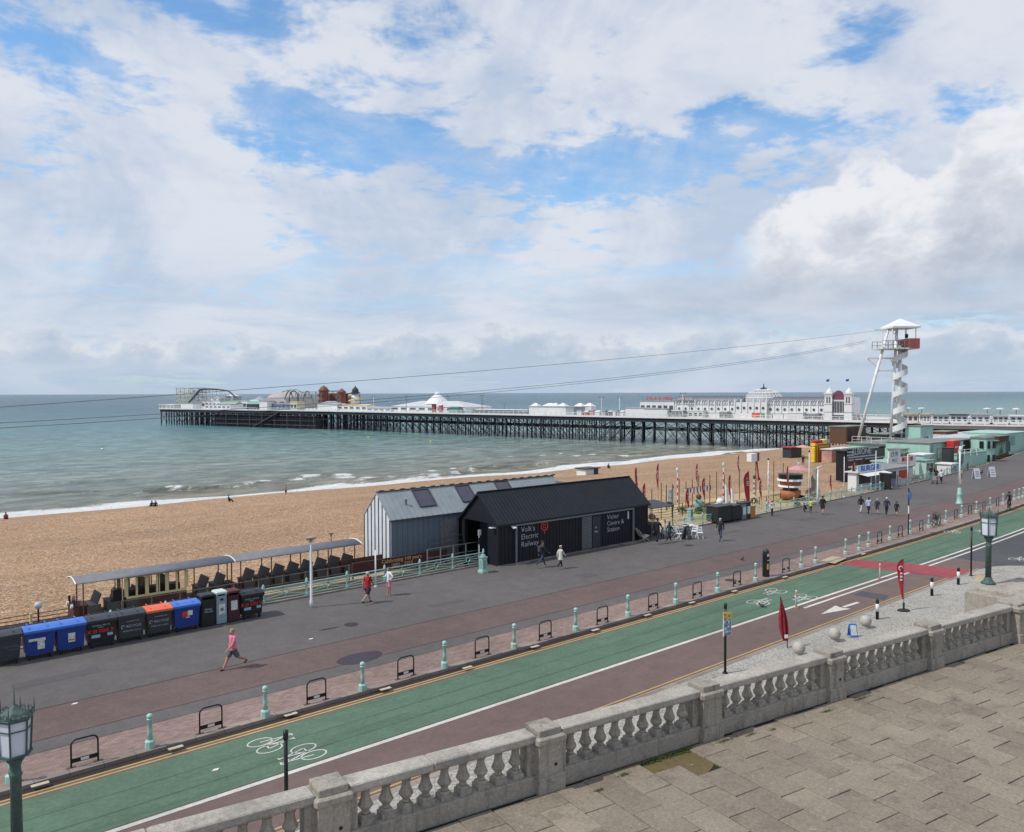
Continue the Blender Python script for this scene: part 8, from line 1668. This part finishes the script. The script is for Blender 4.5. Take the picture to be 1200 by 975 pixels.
# beach
def beachp(u, v, vt, head, label, top, bot, **k):
    l = at(u, v, -5.5); 
    for _ in range(6): l = at(u, v, beach_z(l.x, l.y))
    k.setdefault('group', 'people on the beach'); d = l.x * .6539 + l.y * .7566; return person(l, max(1.5, min(1.85, (v - vt) * d / 950)) if k.get('pose', 'walk') in ('walk', 'stand') else 1.7, R_(head), label, top, bot, **k)
beachp(268, 588.5, 580, 0, 'person in black sitting on the shingle at the water edge', (.012, .012, .015), (.012, .012, .015), pose='sit', arms={'L': 'rest', 'R': 'rest'})
beachp(335, 580.5, 569, 100, 'person with bare back standing at the water edge', (.45, .3, .24), (.03, .03, .04), pose='stand', shorts=True, sleeve='none', arms={'L': 'hip', 'R': 'up'})
beachp(178, 595, 590, 90, 'person in dark clothes sitting by the surf, left of a close pair', (.03, .03, .04), DK, pose='sit'); beachp(182.5, 595, 590, 90, 'person in black sitting by the surf, right of a close pair', DK, DK, pose='sit')
beachp(7, 609.5, 603, 80, 'person in a wine red top sitting at the surf at the far left', (.25, .04, .05), DK, pose='sit', hair=HAIRB)
beachp(713, 549, 545, 20, 'person in dark clothes lying low on the shingle beyond the black roof', DK, DK, pose='sit')
beachp(941, 545, 533, 40, 'person in dark clothes near the fun house on the shingle', (.05, .04, .04), DK); beachp(936, 548, 540, 200, 'person in a white top near the fun house on the shingle', (.6, .6, .58), DK, pose='crouch')
# crowd at the entrance end of the pier deck
rnd = random.Random(21); cn2 = [('dark', DK), ('navy', NAVY), ('white', (.6, .6, .6)), ('dark', DK), ('wine red', (.25, .05, .05)), ('dark', DK)]
proto = []
for k in range(3): q = person(Vector((0, 0, 0)), 1.7, 0, 'x', cn2[k][1], DK, group='visitors on the pier deck', pose='stand' if k else 'walk', lvl=1); proto.append(q)
spots = [(998 + 2.1 * k + rnd.uniform(-.6, .6), rnd.uniform(2, 7)) for k in range(9)] + [(u, rnd.uniform(1, 4)) for u in (596, 604, 613, 556, 570, 676, 700, 722, 838, 905, 918, 480, 448)]
for k, (u, n_) in enumerate(spots):
    l = pt(tu(u, n_), n_, PZ); i = k % 3; src = proto[i]; lab = 'tiny ' + ('dark clothed', 'navy clothed', 'white clothed')[i] + ' visitor on the pier deck, ' + (ORD[k] + ' right of the entrance towers' if k < 9 else ORD[k - 9] + ' of those scattered along it')
    if k < 3: src.matrix_basis = Matrix.Translation(l) @ Matrix.Rotation(rnd.uniform(0, 6), 4, 'Z'); src['label'] = lab
    else: dup(src, l, lab, rz=rnd.uniform(0, 6))
# pushchair
l = at(1095.5, 567, .124); r = thing('pushchair', l, 'black and white pushchair on the far promenade', 'pushchair', rz=R_(190)); mb = MB(); mb.prism([(-.3, -.22, .35), (.35, -.22, .45), (.1, -.22, .95), (-.35, -.22, .7)], (0, .44, 0)); mb.build('seat', m_black, r); mb = MB(); mb.box(-.25, .25, -.23, .23, .45, .6); mb.build('blanket', m_white, r)
for x in (-.3, .35):
    for y in (-.24, .24): mb = MB(); mb.tube([(x, y - .02, .13), (x, y + .02, .13)], .13, 12); mb.build('wheel', m_rub, r)
mb = MB(); mb.bar((-.3, -.24, .13), (.2, -.24, .6), .03); mb.bar((-.3, .24, .13), (.2, .24, .6), .03); mb.bar((-.3, -.22, .5), (-.55, -.22, 1.0), .03); mb.bar((-.3, .22, .5), (-.55, .22, 1.0), .03); mb.bar((-.55, -.22, 1.0), (-.55, .22, 1.0), .03); mb.build('frame', m_grey, r)
# bicycles
def bicycle(l, rz, label, col=DK):
    r = thing('bicycle', l, label, 'bicycle', rz=rz); fm = pm(col, .4)
    for x in (-.52, .52):
        mb = MB(); mb.smooth = True; mb.tube([(x + .335 * math.cos(a), 0, .35 + .335 * math.sin(a)) for a in [k * math.pi / 14 for k in range(28)]], .02, 6, closed=True); w_ = mb.build('wheel', m_rub, r); mb = MB()
        for k in range(9): a = k * math.pi / 9; mb.bar((x - .32 * math.cos(a), 0, .35 - .32 * math.sin(a)), (x + .32 * math.cos(a), 0, .35 + .32 * math.sin(a)), .006)
        mb.build('spokes', m_steel, w_)
    mb = MB(); mb.smooth = True
    for a, b_ in (((-.52, .35), (-.15, .32)), ((-.52, .35), (-.22, .80)), ((-.15, .32), (-.24, .88)), ((-.15, .32), (.34, .78)), ((-.22, .80), (.34, .86)), ((.34, .90), (.52, .35))): mb.tube([(a[0], 0, a[1]), (b_[0], 0, b_[1])], .02, 8)
    mb.build('frame', fm, r); mb = MB(); mb.bbox(-.38, -.12, -.07, .07, .90, .95, .02); mb.build('saddle', m_black, r); mb = MB(); mb.tube([(.45, -.28, 1.0), (.36, -.1, 1.0), (.34, 0, .9), (.36, .1, 1.0), (.45, .28, 1.0)], .015, 6); mb.build('handlebar', m_black, r); mb = MB(); mb.tube([(-.15, -.08, .32), (-.15, .08, .32)], .09, 12); mb.bar((-.15, -.1, .32), (-.02, -.1, .2), .02); mb.bar((-.15, .1, .32), (-.28, .1, .44), .02); mb.build('cranks', m_steel, r); return r
b_ = bicycle(at(1099.5, 617, .127) + Vector((0, .15, 0)), .02, 'dark bicycle locked to a cycle hoop on the kerb'); bicycle(at(1099.5, 616, .127) + Vector((.25, .42, 0)), .1, 'second dark bicycle leaning behind the first at the same hoop')
cy = at(1182.6, 598, .008); hd_ = R_(188); bicycle(cy, hd_, 'dark bicycle ridden along the green lane at the far right')
def rider(l, rz, label):
    h = 1.76; r = thing('person', l, label, 'person', 'people on the promenade', rz=rz); nm = {}; pts = [('pel', (-.24, 0, .98), .085), ('wai', (-.12, 0, 1.16), .10), ('che', (.02, 0, 1.33), .12), ('col', (.10, 0, 1.43), .08), ('nek', (.14, 0, 1.49), .05), ('jaw', (.18, 0, 1.55), .07), ('bro', (.18, 0, 1.63), .085), ('cro', (.17, 0, 1.70), .07)]
    E = [('pel', 'wai'), ('wai', 'che'), ('che', 'col'), ('col', 'nek'), ('nek', 'jaw'), ('jaw', 'bro'), ('bro', 'cro')]
    for s, y, kx, kz, ax, az in (('L', 1, .18, .92, -.02, .50), ('R', -1, .12, .70, -.12, .26)):
        pts += [('hip' + s, (-.22, .09 * y, .95), .095), ('kne' + s, (kx, .10 * y, kz), .068), ('ank' + s, (ax, .11 * y, az), .042), ('toe' + s, (ax + .15, .11 * y, az - .06), .035), ('sho' + s, (.09, .17 * y, 1.41), .07), ('elb' + s, (.24, .23 * y, 1.2), .05), ('wri' + s, (.40, .25 * y, 1.06), .035), ('han' + s, (.46, .26 * y, 1.02), .035)]
        E += [('pel', 'hip' + s), ('hip' + s, 'kne' + s), ('kne' + s, 'ank' + s), ('ank' + s, 'toe' + s), ('col', 'sho' + s), ('sho' + s, 'elb' + s), ('elb' + s, 'wri' + s), ('wri' + s, 'han' + s)]
    names = [p_[0] for p_ in pts]; me = bpy.data.meshes.new('body'); me.from_pydata([p_[1] for p_ in pts], [(names.index(a), names.index(b_)) for a, b_ in E], []); o = bpy.data.objects.new('tmp', me); C.objects.link(o); md = o.modifiers.new('s', 'SKIN'); md.use_smooth_shade = True
    for i, p_ in enumerate(pts): me.skin_vertices[0].data[i].radius = (p_[2], p_[2])
    me.skin_vertices[0].data[0].use_root = True; o.modifiers.new('u', 'SUBSURF').levels = 1; bm_ = bpy.data.meshes.new_from_object(o.evaluated_get(bpy.context.evaluated_depsgraph_get())); bpy.data.objects.remove(o)
    mb = MB(); mb.v = [v.co.copy() for v in bm_.vertices]; mb.f = [list(p_.vertices) for p_ in bm_.polygons]; mb.sm = [True] * len(mb.f); mb.m = [0 if p_.center.z > 1.5 else (1 if (p_.center.z > 1.08 or (p_.center.x > .2 and p_.center.z > 1.0)) else 2) for p_ in bm_.polygons]; mb.build('body', [pm(SKIN), pm((.05, .045, .04)), pm(DK)], r)
    mb = MB(); mb.smooth = True; mb.ball((.16, 0, 1.68), .12, 12, 8, (1.15, .9, .8)); mb.build('helmet', pm((.02, .02, .025)), r); return r
rider(cy, hd_, 'cyclist in dark clothes and helmet riding along the green lane')
# litter and pigeons
for k, (u, v, d) in enumerate(((870, 656.5, 'on the red strip before the cafe'), (893, 712, 'on the green lane'))):
    r = thing('pigeon', at(u, v, .125 if k == 0 else .01), 'small dark pigeon ' + d, 'bird', rz=k * 2.0); mb = MB(); mb.smooth = True; mb.ball((0, 0, .11), .085, 10, 7, (1.6, .8, .8)); mb.ball((.13, 0, .21), .035, 8, 6); mb.tube([(.09, 0, .13), (.125, 0, .2)], [.04, .025], 6); mb.tube([(-.1, 0, .1), (-.24, 0, .07)], [.04, .015], 6); mb.bar((.01, .03, 0), (.01, .03, .08), .01); mb.bar((.01, -.03, 0), (.01, -.03, .08), .01); mb.build('body', pm((.06, .06, .07)), r)
g_lit = mat('white_paper', (.7, .7, .68), .8)
for k, (u, v, z, d) in enumerate(((252, 902.5, .008, 'on the green lane near the large cycle symbols'), (364, 749, .123, 'on the seam of the red strip'), (87, 825, .123, 'on the seam at the left'))):
    r = thing('paper_scrap', at(u, v, z), 'small white scrap of paper lying ' + d, 'litter'); mb = MB(); mb.prism([(-.12, -.03, 0), (.05, -.07, 0), (.13, .02, 0), (-.02, .06, 0)], (.01, 0, .02)); mb.build('scrap', g_lit, r)
# ------------------------------------------------------------------ marks left by use: nothing may stay without its kind
for o in bpy.data.objects:
    if o.parent is None and o.type in ('MESH', 'EMPTY') and 'label' not in o and 'kind' not in o: print('UNTAGGED', o.name)
